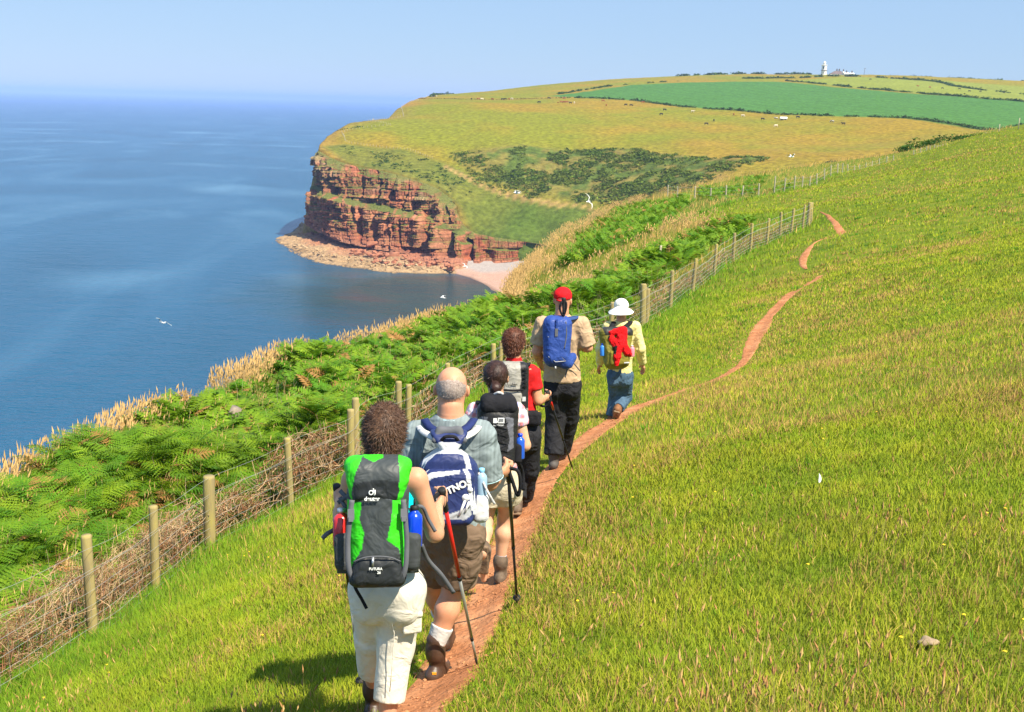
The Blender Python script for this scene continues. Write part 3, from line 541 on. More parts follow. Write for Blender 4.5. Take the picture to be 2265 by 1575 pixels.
# ------------------------------------------------ bracken and tawny grass seaward of the fence
def frond(detail, r):
    """unit frond: starts at origin, rises and arches over along +x; ~1 long"""
    A_ = Acc(); n = 15 if detail == 2 else (13 if detail == 1 else 6); t = np.linspace(0, 1, n+1); ang = np.radians(np.interp(t, [0, .35, 1], [82, 55, r.uniform(-15, 15)]))
    ds = 1.0/n; px = np.r_[0, np.cumsum(np.cos(ang[:-1])*ds)]; pz = np.r_[0, np.cumsum(np.sin(ang[:-1])*ds)]
    st = np.stack([px, px*0, pz], 1); g_ = np.array([1.0, 1.0, 1.0])
    sw = 0.006; V = np.vstack([st+[0, -sw, 0], st+[0, sw, 0]]); i = np.arange(n)[:, None]; A_.add(V, np.hstack([i, i+1, i+n+2, i+n+1]), None, np.tile([1.1, .9, .8], (len(V), 1)))
    for j in range(int(n*0.28), n):
        tt = j/n; L_ = 0.36*math.sin(min(1, (1.02-tt)*1.35)*math.pi/2)*(1 if tt > .32 else .8); tg = np.array([math.cos(ang[j]), 0, math.sin(ang[j])])
        for s in (-1, 1):
            d = np.array([0, s, 0])*0.86+tg*0.5+np.array([0, 0, -0.10+r.uniform(-.08, .08)]); d /= np.linalg.norm(d); o = st[j]+tg*r.uniform(0, .02); w = tg*(0.030 if detail == 2 else 0.036)*(1.2 if detail == 0 else 1)*(15/n if n < 15 else 1)**.7
            c = r.uniform(.8, 1.15)
            if detail == 2:
                m = 6; pts = []; T_ = []; ns = np.cross(d, tg); q = 0
                for a in range(m):
                    ta, tb = a/m, (a+1)/m; wa = (1-ta)**.6; pa = o+d*L_*ta+np.array([0, 0, -.10*L_*ta*ta]); pb = o+d*L_*tb+np.array([0, 0, -.10*L_*tb*tb])
                    pts += [pa, pb, pa*0.4+pb*0.6+w*wa*1.25+d*.012, pa*0.4+pb*0.6-w*wa*1.25+d*.012]; T_ += [[q, q+1, q+2], [q, q+3, q+1]]; q += 4
                A_.add(np.array(pts), None, np.array(T_), np.full((len(pts), 3), c))
            else:
                pts = np.array([o, o+d*L_*.4+w, o+d*L_+[0, 0, -.1*L_], o+d*L_*.4-w]); A_.add(pts, np.array([[0, 1, 2, 3]]), None, np.full((4, 3), c))
    return np.vstack(A_.V), (np.vstack(A_.Q) if A_.Q else None), (np.vstack(A_.T) if A_.T else None), np.vstack(A_.C)
rf = np.random.RandomState(3); FR = {d: [frond(d, rf) for _ in range(5)] for d in (0, 1, 2)}
def place_fronds(A_, x, y, z, size, detail, col, up=0.0, tilt=0.35):
    n = len(x); kind = RV.randint(0, 5, n); az = RV.uniform(0, 2*np.pi, n)
    for k in range(5):
        s = np.where(kind == k)[0]
        if not len(s): continue
        V, Q, T_, C_ = FR[detail][k]; ca, sa = np.cos(az[s])[:, None], np.sin(az[s])[:, None]; tl = RV.normal(0, tilt, len(s))[:, None]
        vx, vy, vz = V[None, :, 0], V[None, :, 1], V[None, :, 2]; vy2 = vy*np.cos(tl)-vz*np.sin(tl); vz2 = vy*np.sin(tl)+vz*np.cos(tl)
        X = (vx*ca-vy2*sa)*size[s][:, None]+x[s][:, None]; Y = (vx*sa+vy2*ca)*size[s][:, None]+y[s][:, None]; Z = vz2*size[s][:, None]+z[s][:, None]
        VV_ = np.stack([X, Y, Z], -1).reshape(-1, 3); off = (np.arange(len(s))*len(V))[:, None, None]
        A_.add(VV_, None if Q is None else (Q[None]+off).reshape(-1, 4), None if T_ is None else (T_[None]+off).reshape(-1, 3), (C_[None]*col[s][:, None]).reshape(-1, 3))
BR1 = np.array([0.080, 0.215, 0.008]); BR2 = np.array([0.205, 0.320, 0.014])
M_FERN = mat('bracken_leaf', tint=True, base=(1, 1, 1), noise=(1.3, .15), rough=0.55, spec=0.25, trans=0.34, upn=.25, detail=2)
# zones of the rough slope, laid out over the ground: tawny grass bands and bracken patches
TANZ = [[(1095, 690), (1150, 625), (1250, 600), (1400, 540), (1560, 475), (1700, 425), (1730, 440), (1620, 490), (1500, 545), (1380, 610), (1260, 680), (1180, 720), (1100, 720)],
        [(1095, 690), (1160, 560), (1210, 520), (1330, 450), (1360, 470), (1290, 520), (1240, 590), (1160, 690)],
        [(1330, 450), (1480, 402), (1700, 372), (1760, 372), (1600, 412), (1500, 440), (1400, 470)],
        [(1740, 400), (1740, 372), (1900, 345), (2130, 290), (2230, 270), (2230, 300), (2060, 345), (1900, 388)],
        [(1290, 600), (1360, 575), (1350, 640), (1280, 680)]]
BRZ = [[(1180, 530), (1290, 470), (1430, 430), (1520, 440), (1500, 490), (1330, 560), (1250, 590), (1200, 580)], [(1540, 425), (1660, 405), (1680, 425), (1560, 445)], [(1560, 410), (1590, 392), (1690, 385), (1690, 400)],
       [(1660, 480), (1700, 430), (1760, 420), (1780, 450), (1730, 470), (1650, 505)], [(1300, 700), (1350, 640), (1450, 560), (1560, 510), (1660, 470), (1660, 520), (1560, 570), (1480, 620), (1420, 660)],
       [(2020, 310), (2120, 290), (2180, 292), (2150, 312), (2030, 325)], [(-200, 1600), (-200, 1000), (0, 1030), (250, 920), (500, 820), (640, 765), (900, 720), (1110, 690), (1330, 690), (1400, 700), (1100, 830), (900, 950), (600, 1120), (0, 1600)]]
def zmap(x, y, z):
    px, py = proj(np.stack([x, y, z], 1)); jx = (fb2(x, y, 3.5, 3, 231)-.5)*70; jy = (fb2(x, y, 3.5, 3, 232)-.5)*45
    t = np.zeros(len(x), bool); b_ = np.zeros(len(x), bool)
    for q in TANZ: t |= inpoly(px+jx, py+jy, q)
    for q in BRZ: b_ |= inpoly(px+jx, py+jy, q)
    return t, b_ & ~t
BA = Acc(); DA = Acc()
for (n, d0, d1, pw, det) in ((10000, 7, 21, -0.2, 2), (21000, 20, 47, -0.5, 1), (42000, 45, 215, -1.0, 0)):
    x, y = wedge(n*4, d0, d1, pw, -0.56, 0.36); rd = rough_d(x, y); pdg = polydist(x, y, PLAT)
    k = (rd < -0.55) & (pdg < 0.2); x, y, rd, pdg = x[k], y[k], rd[k], pdg[k]; z = near_z(x, y); t, b_ = zmap(x, y, z); p = fb2(x, y, 2.2, 3, 241)
    near = y < 45
    k = b_ & np.where(near, (p > .33) | (rd > -1.2), True) & ~(near & (pdg > -0.35)); x, y, z, rd, p = x[k][:n], y[k][:n], z[k][:n], rd[k][:n], p[k][:n]; m = len(x)
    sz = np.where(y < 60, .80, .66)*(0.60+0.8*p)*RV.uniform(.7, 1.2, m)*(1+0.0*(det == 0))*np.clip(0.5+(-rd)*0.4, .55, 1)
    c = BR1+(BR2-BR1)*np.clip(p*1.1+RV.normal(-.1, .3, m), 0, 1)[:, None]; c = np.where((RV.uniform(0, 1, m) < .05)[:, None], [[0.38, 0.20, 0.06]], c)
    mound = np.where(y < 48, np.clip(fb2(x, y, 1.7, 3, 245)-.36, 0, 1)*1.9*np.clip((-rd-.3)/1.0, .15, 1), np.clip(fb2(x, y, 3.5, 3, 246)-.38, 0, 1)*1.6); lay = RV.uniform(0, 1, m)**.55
    place_fronds(BA, x, y, z+mound*lay-.08, sz*(1-.15*lay), det, c*(.85+.25*lay)[:, None])  # low fronds tinted darker: shade of the gaps put into the colour
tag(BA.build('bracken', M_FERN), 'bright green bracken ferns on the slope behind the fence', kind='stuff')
# tawny grasses: everywhere in the rough, thickest in the bands and along the cliff edge
for (n, d0, d1, pw, hh, ww) in ((60000, 8, 30, -.5, .34, .008), (90000, 24, 75, -.7, .34, .02), (110000, 60, 225, -.9, .42, .055)):
    x, y = wedge(n, d0, d1, pw, -0.56, 0.40); rd = rough_d(x, y); pdg = polydist(x, y, PLAT); k = (rd < 0.25) & (pdg < 2.0); x, y, rd, pdg = x[k], y[k], rd[k], pdg[k]; z = near_z(x, y); t, b_ = zmap(x, y, z)
    p = fb2(x, y, 1.6, 3, 251); edge = pdg > np.where(y < 60, -1.1, -3.5)
    k = t | edge | (RV.uniform(0, 1, len(x)) < np.where(b_, .10, .75)); x, y, z, rd, p, t, edge, b_ = [q[k] for q in (x, y, z, rd, p, t, edge, b_)]; m = len(x)
    tanp = np.where(t | edge, .70, np.where(b_, .7, .42))+(p-.5)*.6; ist = RV.uniform(0, 1, m) < tanp
    c = np.where(ist[:, None], np.array([0.56, 0.355, 0.105])*RV.uniform(.65, 1.25, (m, 1)), (np.array([0.13, 0.20, 0.03])+(p[:, None]-.5)*.1)*RV.uniform(.7, 1.2, (m, 1)))
    h = hh*(.5+.9*p)*RV.uniform(.6, 1.3, m)*np.where(edge, 1.3, 1)*np.clip(.45+(-rd)*.5, .4, 1); A_ = blades(np.stack([x, y, z-.03], 1), h, RV.uniform(.6, 1.3, m)*ww*np.ones(m), h*RV.uniform(.1, .6, m), 0.4+RV.normal(0, 1.1, m), np.clip(c, 0.01, 1), 2 if y.max() < 80 else 1)
    DA.add(*A_)
tag(DA.build('rough_grass', M_LEAF), 'long tawny and green grass on the rough cliff slope', kind='stuff')
# plumed stems standing against the sea along the edge
PL = Acc()
def plumes(x, y, h, hl, hw):
    n = len(x); z = near_z(x, y); c = np.tile([0.58, 0.43, 0.16], (n, 1))*RV.uniform(.7, 1.1, (n, 1)); hc = np.array([0.64, 0.42, 0.16])*RV.uniform(.7, 1.2, (n, 1))
    for rep in range(3):
        a_ = seed_stems(np.stack([x, y, z], 1)+RV.normal(0, .012, (n, 3))*[1, 1, 0], h*(1-.10*rep), c, hc, hl*(1-.2*rep), hw, h*RV.uniform(.05, .35, n), RV.uniform(-.6, 2.6, n), sw=.006); PL.add(np.vstack(a_.V), np.vstack(a_.Q), np.vstack(a_.T), np.vstack(a_.C))
ee = spline([p[:2] for p in ([(-8.9, 13)]+[tuple(q[:2]) for q in _ex[:12]])], 4000)
for (n, a0, a1, hh) in ((2000, 0, .17, .72), (2000, .14, .42, .80), (1000, .3, 1., .8)):
    s_ = RV.uniform(a0, a1, n*3); dn = fbm(np.stack([s_*110, s_*0, s_*0], -1), 3, 5); s_ = s_[dn > RV.uniform(.40, .62, len(s_))][:n]; i = (s_*3999).astype(int); n = len(i); q = ee[i]+RV.normal(0, .28, (n, 2)); plumes(q[:, 0], q[:, 1], hh*RV.uniform(.55, 1.2, n), RV.uniform(.10, .22, n), RV.uniform(.010, .022, n))
x, y = wedge(9000, 26, 110, -.7, -.1, .30); z = near_z(x, y); t, b_ = zmap(x, y, z); k = t & (rough_d(x, y) < -.5) & (polydist(x, y, PLAT) < 0); x, y = x[k], y[k]; n = len(x); plumes(x, y, RV.uniform(.35, .75, n), RV.uniform(.10, .2, n), .012+y*.00025)
x, y = wedge(2500, 9, 30, -.4, -.5, -.02); k = (rough_d(x, y) < -.4) & (rough_d(x, y) > -4.5); x, y = x[k], y[k]; n = len(x); plumes(x, y, RV.uniform(.4, .95, n), RV.uniform(.07, .13, n), RV.uniform(.004, .009, n))
tag(PL.build('plume_grass', M_LEAF), 'dry golden plumed grasses lining the cliff edge', kind='stuff')

# dead bracken stalks heaped against the fence
def sticks(base, d, L_, w, col, bend):
    n = len(base); e = np.cross(d, RV.normal(0, 1, (n, 3))); e /= np.linalg.norm(e, axis=1)[:, None]; e2 = np.cross(d, e); V = []; C_ = []
    for k, t in enumerate((0, .35, .7, 1.0)):
        c0 = base+d*(L_*t)[:, None]+e*(bend*math.sin(t*3.0))[:, None]+np.array([0, 0, -1])*(bend*.6*t*t)[:, None]
        for a in (0, 2.094, 4.189): V.append(c0+(e*math.cos(a)+e2*math.sin(a))*(w*(1-.5*t))[:, None]); C_.append(col)
    V = np.stack(V, 1).reshape(-1, 3); C_ = np.stack(C_, 1).reshape(-1, 3); i = np.arange(n)[:, None]*12; Q = []
    for k in range(3):
        for a in range(3): b_ = (a+1) % 3; Q.append(np.hstack([i+k*3+a, i+k*3+b_, i+k*3+3+b_, i+k*3+3+a]))
    return V, np.vstack(Q), None, C_
fl = spline(FLINE, 3000); SK = Acc()
for (y0, y1, n, hmax, spread) in ((6.5, 14.6, 3300, .78, .42), (14.4, 16.8, 900, .7, .5), (17.0, 19.0, 900, .8, .4), (19, 30, 1500, .55, .5), (31, 56, 1200, .45, .5)):
    i = RV.choice(np.where((fl[:, 1] > y0) & (fl[:, 1] < y1))[0], n); dn = fb2(fl[i, 0], fl[i, 1], .8, 2, 261); u = np.abs(RV.normal(0, spread, n)); tn = np.array([-1., 0.35]); q = fl[i]+(u+.05)[:, None]*tn
    hh = RV.uniform(0, 1, n)*hmax*(.5+dn)*np.clip(1.1-u*.5, .2, 1); z = near_z(q[:, 0], q[:, 1])+hh
    d = np.stack([RV.normal(0, .45, n), RV.normal(.55, .6, n), RV.normal(.28, .42, n)], 1); d /= np.linalg.norm(d, axis=1)[:, None]
    cc = np.where(RV.uniform(0, 1, (n, 1)) < .45, [[0.27, 0.12, 0.055]], [[0.46, 0.31, 0.17]])*RV.uniform(.6, 1.15, (n, 1))
    L_ = RV.uniform(.18, .55, n); SK.add(*sticks(np.c_[q, z]-d*(L_*.5)[:, None], d, L_, RV.uniform(.0022, .0045, n)*np.clip(y0/9, 1, 2.2), cc, RV.uniform(0, .06, n)))
i = RV.choice(np.where(fl[:, 1] < 40)[0], 900); q = fl[i]+np.c_[-RV.uniform(.2, 5, 900), RV.uniform(0, 1, 900)]; d = np.stack([RV.normal(0, .3, 900), RV.normal(0, .3, 900), np.ones(900)], 1); d /= np.linalg.norm(d, axis=1)[:, None]
SK.add(*sticks(np.c_[q, near_z(q[:, 0], q[:, 1])], d, RV.uniform(.5, 1.0, 900), np.full(900, .004), np.tile([0.50, 0.38, 0.24], (900, 1))*RV.uniform(.6, 1.1, (900, 1)), RV.uniform(0, .08, 900)))
M_STICK = mat('dead_stalk', tint=True, rough=.8, spec=.2)
tag(SK.build('dead_stalks', M_STICK), 'tangle of dead brown bracken stalks heaped along the fence', kind='stuff')

# crumbs of earth and small stones on the path
n = 2600; s_ = RV.uniform(0, 1, n)**1.6; pc_ = spline(PATHXY, 3000); i_ = (s_*2999).astype(int); q = pc_[i_]+RV.normal(0, .11, (n, 2)); zz_ = near_z(q[:, 0], q[:, 1])+.022; sz = RV.uniform(.003, .011, n)*np.where(RV.uniform(0, 1, n) < .06, 2.0, 1)
d_ = RV.normal(0, 1, (n, 6, 3)); d_ /= np.linalg.norm(d_, axis=2)[:, :, None]; base8 = np.array([(1, 0, 0), (0, 1, 0), (-1, 0, 0), (0, -1, 0), (0, 0, .7), (0, 0, -.7)]); V = (np.c_[q, zz_][:, None]+(base8[None]+d_*.3)*sz[:, None, None]).reshape(-1, 3); i = np.arange(n)[:, None]*6
Ts = np.vstack([np.hstack([i+a, i+(a+1) % 4, i+4]) for a in range(4)]+[np.hstack([i+(a+1) % 4, i+a, i+5]) for a in range(4)])
tag(mesh('path_grit', V, Ts, mat('earth_crumb', tint=True, rough=.95, spec=.1), smooth=False, col=np.repeat(np.array([.46, .21, .10])*RV.uniform(.5, 1.3, (n, 1)), 6, 0)), 'crumbs of earth and grit scattered on the path', kind='stuff')

# gorse on the gully side, hedges between the fields
def leafy(A_, cen, rad, n, col, flat=.6, sz=.35):
    m = len(cen); c = np.repeat(cen, n, 0); r = np.repeat(rad, n)[:, None]; d = RV.normal(0, 1, (m*n, 3)); d /= np.linalg.norm(d, axis=1)[:, None]; d[:, 2] = np.abs(d[:, 2])*flat
    p = c+d*r*RV.uniform(.55, 1.05, (m*n, 1)); e = RV.normal(0, 1, (m*n, 3, 3))*(r*sz)[:, None]*[1, 1, .7]
    V = (p[:, None]+e).reshape(-1, 3); cc = np.repeat(np.repeat(col, n, 0)*RV.uniform(.6, 1.35, (m*n, 1)), 3, 0); A_.add(V, None, np.arange(len(V)).reshape(-1, 3), cc)
GA = Acc(); n = 26000; gx = RV.uniform(GPOLY[:, 0].min()-12, GPOLY[:, 0].max()+12, n); gy = RV.uniform(GPOLY[:, 1].min()-12, GPOLY[:, 1].max()+12, n); gg = GORSE(gx, gy)*np.clip((fb2(gx, gy, 13, 4, 271)-.41)*6, .04, 1); k = gg > RV.uniform(0.05, 1, n)
gx, gy = gx[k][:9000], gy[k][:9000]; n = len(gx); gcol = np.array([0.070, 0.145, 0.014])+(np.array([0.19, 0.21, 0.03])-np.array([0.070, 0.145, 0.014]))*fb2(gx, gy, 9, 3, 272)[:, None]
leafy(GA, np.c_[gx, gy, far_z(gx, gy)], RV.uniform(.6, 1.7, n), 16, gcol*RV.uniform(.7, 1.3, (n, 1)), .5)
lowp = np.array([FP(*q)[:2] for q in [(745, 335, 760), (960, 360, 712), (1040, 410, 675), (1040, 500, 640), (1000, 440, 655), (900, 390, 680), (780, 360, 712)]])
gx = RV.uniform(lowp[:, 0].min(), lowp[:, 0].max(), 1500); gy = RV.uniform(lowp[:, 1].min(), lowp[:, 1].max(), 1500); k = inpoly(gx, gy, lowp) & (fb2(gx, gy, 12, 3, 275) > .5); gx, gy = gx[k][:260], gy[k][:260]
leafy(GA, np.c_[gx, gy, far_z(gx, gy)], RV.uniform(.6, 1.5, len(gx)), 12, np.tile([0.05, .10, .015], (len(gx), 1)), .5)
M_BUSH = mat('bush_leaf', tint=True, base=(1, 1, 1), noise=(.3, .2), rough=.8, spec=.1, trans=.15, detail=2)
tag(GA.build('gorse', M_BUSH), 'dark green gorse scrub covering the side of the gully', kind='stuff')
def hedge(pix, rad, gap, label, col=(0.062, 0.110, 0.022), seed=0, step=1.7):
    p3 = np.array([FP(*q)[:2] for q in pix]); L_ = np.linalg.norm(np.diff(p3, axis=0), axis=1).sum(); c = spline(p3, max(8, int(L_/step))); nse = fb2(c[:, 0], c[:, 1], 14, 3, 280+seed); k = nse > gap; c = c[k]; A_ = Acc()
    c = c+RV.normal(0, .5, c.shape); leafy(A_, np.c_[c, far_z(c[:, 0], c[:, 1])], rad*(.32+1.05*nse[k])*RV.uniform(.7, 1.2, len(c)), 16, np.tile(col, (len(c), 1)), .75)
    o = A_.build('hedge', M_BUSH, origin=(*c[0], far_z(c[0, 0], c[0, 1]))); tag(o, label, 'hedge', 'hedges between the fields'); return o
hedge([(925, 218, 1160), (1100, 219, 1130), (1210, 216, 1130), (1240, 215, 1130)], 1.0, .30, 'low dark hedge along the top of the golden field, nearest the sea', (0.10, .085, .03), 1)
hedge([(1240, 214, 1130), (1310, 216, 1120), (1400, 221, 1085), (1480, 232, 1025), (1600, 243, 975), (1700, 251, 935), (1850, 256, 900), (2000, 262, 860), (2100, 272, 800), (2205, 292, 728)], 2.3, .36, 'long bushy hedge between the golden field and the dark green field', seed=2)
hedge([(2205, 292, 728), (2235, 284, 760), (2300, 270, 820)], 2.0, .2, 'short dark hedge at the right frame edge beside the green field', seed=3)
hedge([(1730, 177, 1470), (1760, 182, 1455), (1850, 190, 1390), (1950, 201, 1310), (2080, 211, 1240), (2280, 224, 1160)], 3.0, .33, 'dark hedge between the green field and the upper cattle field', seed=4)
hedge([(1235, 206, 1215), (1290, 197, 1290), (1400, 186, 1400), (1500, 180, 1440)], 2.2, .5, 'broken hedge along the seaward rim of the green field', seed=5)
hedge([(1500, 169.0, 1675), (1560, 166.5, 1690), (1660, 164.0, 1700), (1800, 163, 1700)], 3.6, .44, 'broken line of bushes on the skyline left of the lighthouse', seed=6)
hedge([(1640, 176, 1500), (1690, 173, 1520), (1740, 171.5, 1540), (1900, 168.5, 1640), (2060, 172, 1600), (2150, 183, 1480), (2265, 188, 1460), (2350, 190, 1460)], 3.2, .42, 'row of dark bushes below the lighthouse', seed=7)
hedge([(955, 214, 1250), (975, 209, 1330), (1003, 207.5, 1345)], 2.6, .0, 'small dark thicket on the skyline at the left end of the headland', seed=8)
hedge([(1960, 166, 1715), (2060, 166, 1720), (2180, 169, 1730), (2265, 172, 1735)], 3.4, .40, 'bushes on the skyline right of the lighthouse', seed=9)
def bushes(pix, rad, label, col):
    A_ = Acc(); c = np.array([P(*q) for q in pix]); c[:, 2] = near_z(c[:, 0], c[:, 1]); k = 5; cc = np.repeat(c, k, 0)+RV.normal(0, 1, (len(c)*k, 3))*[rad, rad, 0]; leafy(A_, cc, rad*RV.uniform(.5, 1.1, len(cc)), 60, np.tile(col, (len(cc), 1)), .9, .16); o = A_.build('gorse_bush', M_BUSH, origin=tuple(c[0])); tag(o, label, 'bush')
bushes([(2000, 330, 178), (2020, 322, 180), (2042, 316, 182), (2060, 313, 182)], 1.0, 'clump of dark gorse in the tawny grass behind the close-set stakes', (.05, .12, .015))
bushes([(2105, 307, 178), (2125, 301, 176), (2145, 297, 172)], 1.0, 'dark gorse clump behind the wooden rails', (.045, .11, .015))
hedge([(748, 291, 832), (765, 286, 838), (800, 282, 845)], 1.4, .0, 'dark scrub patch at the seaward corner of the cliff top', (0.05, .10, .02), 10)
hedge([(1820, 357, 600), (1840, 353, 605), (1858, 355, 600)], 2.0, .0, 'round dark bush at the end of the gully', (0.04, .09, .02), 11, .6)
# ---------------------------------------------------------------- fences
M_POST = mat('weathered_post', ramp=[(0.25, (0.25, 0.20, 0.12)), (0.5, (0.36, 0.29, 0.12)), (0.72, (0.42, 0.36, 0.09))], noise=(7, 0), rough=.9, spec=.15, stretch=(1, 1, .25), bump=(25, .6, .01))
M_WIRE = mat('galvanised_wire', (0.42, 0.42, 0.38), .45, .5, .3)
M_PALE = mat('pale_post', (0.42, 0.37, 0.27), .9, noise=(3, .2))
def tube(pts, r, k=6, cap=True):
    pts = np.asarray(pts, float); n = len(pts); r = np.broadcast_to(np.asarray(r, float), (n,)); t = np.gradient(pts, axis=0); t /= np.linalg.norm(t, axis=1)[:, None]+1e-12
    V = []; a0 = np.array([0.31, 0.95, 0.12]) if abs(t[0][2]) > .7 else np.array([0, 0, 1.0]); e = np.cross(t[0], a0); e /= np.linalg.norm(e)
    for i in range(n):
        e = e-t[i]*(e@t[i]); e /= np.linalg.norm(e)+1e-12; e2 = np.cross(t[i], e); a = np.arange(k)*2*np.pi/k
        V.append(pts[i]+(e*np.cos(a)[:, None]+e2*np.sin(a)[:, None])*r[i])
    V = np.vstack(V); Q = []
    for i in range(n-1):
        for j in range(k): Q.append([i*k+j, i*k+(j+1) % k, (i+1)*k+(j+1) % k, (i+1)*k+j])
    T_ = []
    if cap:
        V = np.vstack([V, pts[0], pts[-1]]); m = n*k
        for j in range(k): T_.append([m, (j+1) % k, j]); T_.append([m+1, (n-1)*k+j, (n-1)*k+(j+1) % k])
    return V, Q, T_
class PM:
    """collects pieces into one mesh (lists of quads and tris)"""
    def __init__(s): s.V = []; s.F = []; s.M = []; s.n = 0
    def add(s, V, *Fs, m=0):
        s.V.append(np.asarray(V, float)); 
        for F_ in Fs:
            for f in F_: s.F.append([int(i)+s.n for i in f]); s.M.append(m)
        s.n += len(V); return s
    def tube(s, pts, r, k=6, cap=True, m=0): return s.add(*tube(pts, r, k, cap), m=m)
    def box(s, c, h, R=None, m=0):
        v = np.array([(x, y, z) for z in (-1, 1) for (x, y) in ((-1, -1), (1, -1), (1, 1), (-1, 1))])*h
        if R is not None: v = v@np.asarray(R).T
        return s.add(v+c, [[3, 2, 1, 0], [4, 5, 6, 7], [0, 1, 5, 4], [1, 2, 6, 5], [2, 3, 7, 6], [3, 0, 4, 7]], m=m)
    def build(s, name, mats, parent=None, smooth=True, **k): return mesh(name, np.vstack(s.V), s.F, mats, parent, smooth, mi=s.M, **k)
rp = np.random.RandomState(21)
def post(parent, base, h, r, lean=(0, 0), m=None, sunk=.3, name='post'):
    b = np.array(base, float); top = b+np.array([lean[0]*h, lean[1]*h, h]); z = [0-sunk, 0, h*.3, h*.6, h-.03, h]; pts = [b+(top-b)*(q/h) for q in z]; k = 8
    V, Q, T_ = tube(pts, [r*1.05, r*1.02, r, r*.97, r*.97, r*.86], k); V = V+rp.normal(0, r*.03, V.shape)*[1, 1, 0]
    return PM().add(V, Q, T_).build(name, m or M_POST, parent)
fe = empty('wire_fence', (*FXY[0], near_z(*FXY[0])), 'timber post and sheep netting fence running beside the bracken down the meadow edge', 'fence')
H1 = 1.15
SPEC = [(207, 1185, 1420, 11.1, .055), (345, 1118, 1317, 13.3, .055), (464, 1052, 1225, 15.3, .085), (643, 968, 1128, 17.1, .055), (776, 905, 1040, 18.3, .065), (788, 881, 1035, 18.8, .065), (882, 843, 975, 20.4, .06), (902, 850, 975, 20.8, .06), (988, 803, 915, 23.3, .06),
        (1091, 762, 855, 26.0, .06), (1104, 766, 855, 26.3, .055), (1348, 668, 765, 28.8, .06), (1421, 628, 722, 30.7, .085), (1429, 650, 722, 31.1, .07)]+[(a, None, b_, d_, .06) for a, b_, d_ in FENCE[10:-1]]+[(1787, 447, 500, 57, .09), (1793, 448, 497, 57.6, .08)]
tops = []
post(fe, (-4.28, 9.0, near_z(-4.28, 9.0)), H1, .055)
for (a, yt, yb, D_, r_) in SPEC:
    b_ = P(a, yb, D_); b_[2] = float(near_z(b_[0], b_[1])); h = H1
    if yt is not None: h = float(np.clip(P(a, yt, D_)[2]-b_[2], .95, 1.45))
    ln_ = (rp.normal(0, .02), rp.normal(0, .02)); post(fe, b_, h, r_, ln_); tops.append((b_, h))
wl = spline(np.array([[-4.35, 6.0]]+[[-4.28, 9.0]]+[q[0][:2] for q in tops if True][0:5]+[q[0][:2] for q in tops][5:]), 900); wz = near_z(wl[:, 0], wl[:, 1]); kk = np.ones(41)/41; wz = np.convolve(np.pad(wz, 20, mode='edge'), kk, 'valid')
wl = wl+np.array([.06, -.01]); A_ = Acc()
def ribbon_wire(p, rad):
    V, Q, T_ = tube(p, rad, 3, False); A_.add(V, np.array(Q), None, np.ones((len(V), 3)))
for i, hw in enumerate((.08, .20, .32, .45, .60, .78, .80, 1.03)):
    s_ = slice(None, None, 4); ribbon_wire(np.c_[wl[s_], wz[s_]+hw+.012*np.sin(np.arange(len(wl[s_]))*.7+i)], 0.0017+np.clip(wl[s_][:, 1]-20, 0, 40)*.00009)
dist = np.r_[0, np.cumsum(np.linalg.norm(np.diff(wl, axis=0), axis=1))]
for s_ in np.arange(0, dist[-1], .17):
    p = np.array([np.interp(s_, dist, wl[:, 0]), np.interp(s_, dist, wl[:, 1]), np.interp(s_, dist, wz)]); 
    if p[1] > 40 and int(s_/.17) % 2: continue
    ribbon_wire([p+[0, 0, .08], p+[.006, .004, .45], p+[0, 0, .80]], .0012+max(0, p[1]-20)*.00006)
A_.build('netting', M_WIRE, parent=fe)

def small_fence(name, label, pts, h, r, m, group=None, rails=None, hs=None):
    o = empty(name, tuple(pts[0]), label, 'fence', group)
    for k, p in enumerate(pts): post(o, p, (hs[k] if hs else h)*rp.uniform(.94, 1.06), r, (rp.normal(0, .03), rp.normal(0, .03)), m, .4)
    if rails:
        w = PM()
        for q in rails: w.tube([np.array(p)+[0, 0, q*h] for p in pts], r*.12, 3, False)
        w.build('wires', M_WIRE, o)
    return o
f2 = [(1477, 419, 128), (1499, 424, 124), (1537, 430, 121), (1572, 430, 117), (1606, 426, 114), (1642, 424, 111), (1678, 423, 109)]
f3 = [(1712, 428, 106), (1735, 416, 110), (1757, 411, 114), (1775, 408, 118), (1791, 405, 122), (1807, 401, 126), (1823, 397.5, 130), (1837, 394.5, 134), (1852, 391, 138), (1862.5, 389, 141), (1875, 387, 144), (1889, 384, 147), (1900, 381, 150), (1914, 378, 152), (1928, 375, 154), (1944, 371, 155), (1960, 367.5, 156), (1975, 364, 157)]
f4 = [(2020, 354, 158), (2035, 351.5, 159), (2048, 349, 160), (2056, 347.5, 160), (2065, 345.5, 159), (2071, 344, 158), (2077, 342.5, 157), (2084, 341, 156), (2090, 339, 155), (2096, 337, 154)]
def gz(q, dz=0): 
    p = P(*q); p[2] = near_z(p[0], p[1]); return p
small_fence('wire_fence', 'line of short stakes with wires crossing the bracken beyond the first fence', [gz(q) for q in f2], 1.25, .07, M_PALE, rails=(.35, .6, .9))
small_fence('wire_fence', 'line of thin stakes along the top edge of the meadow beyond the path bends', [gz(q) for q in f3], 1.2, .06, M_PALE, rails=(.3, .6, .9), hs=[1.75]+[1.25]*17)
small_fence('wire_fence', 'closely set stakes climbing to the wooden rails near the far hedge', [gz(q) for q in f4], 1.3, .06, M_PALE, rails=(.3, .6, .9))
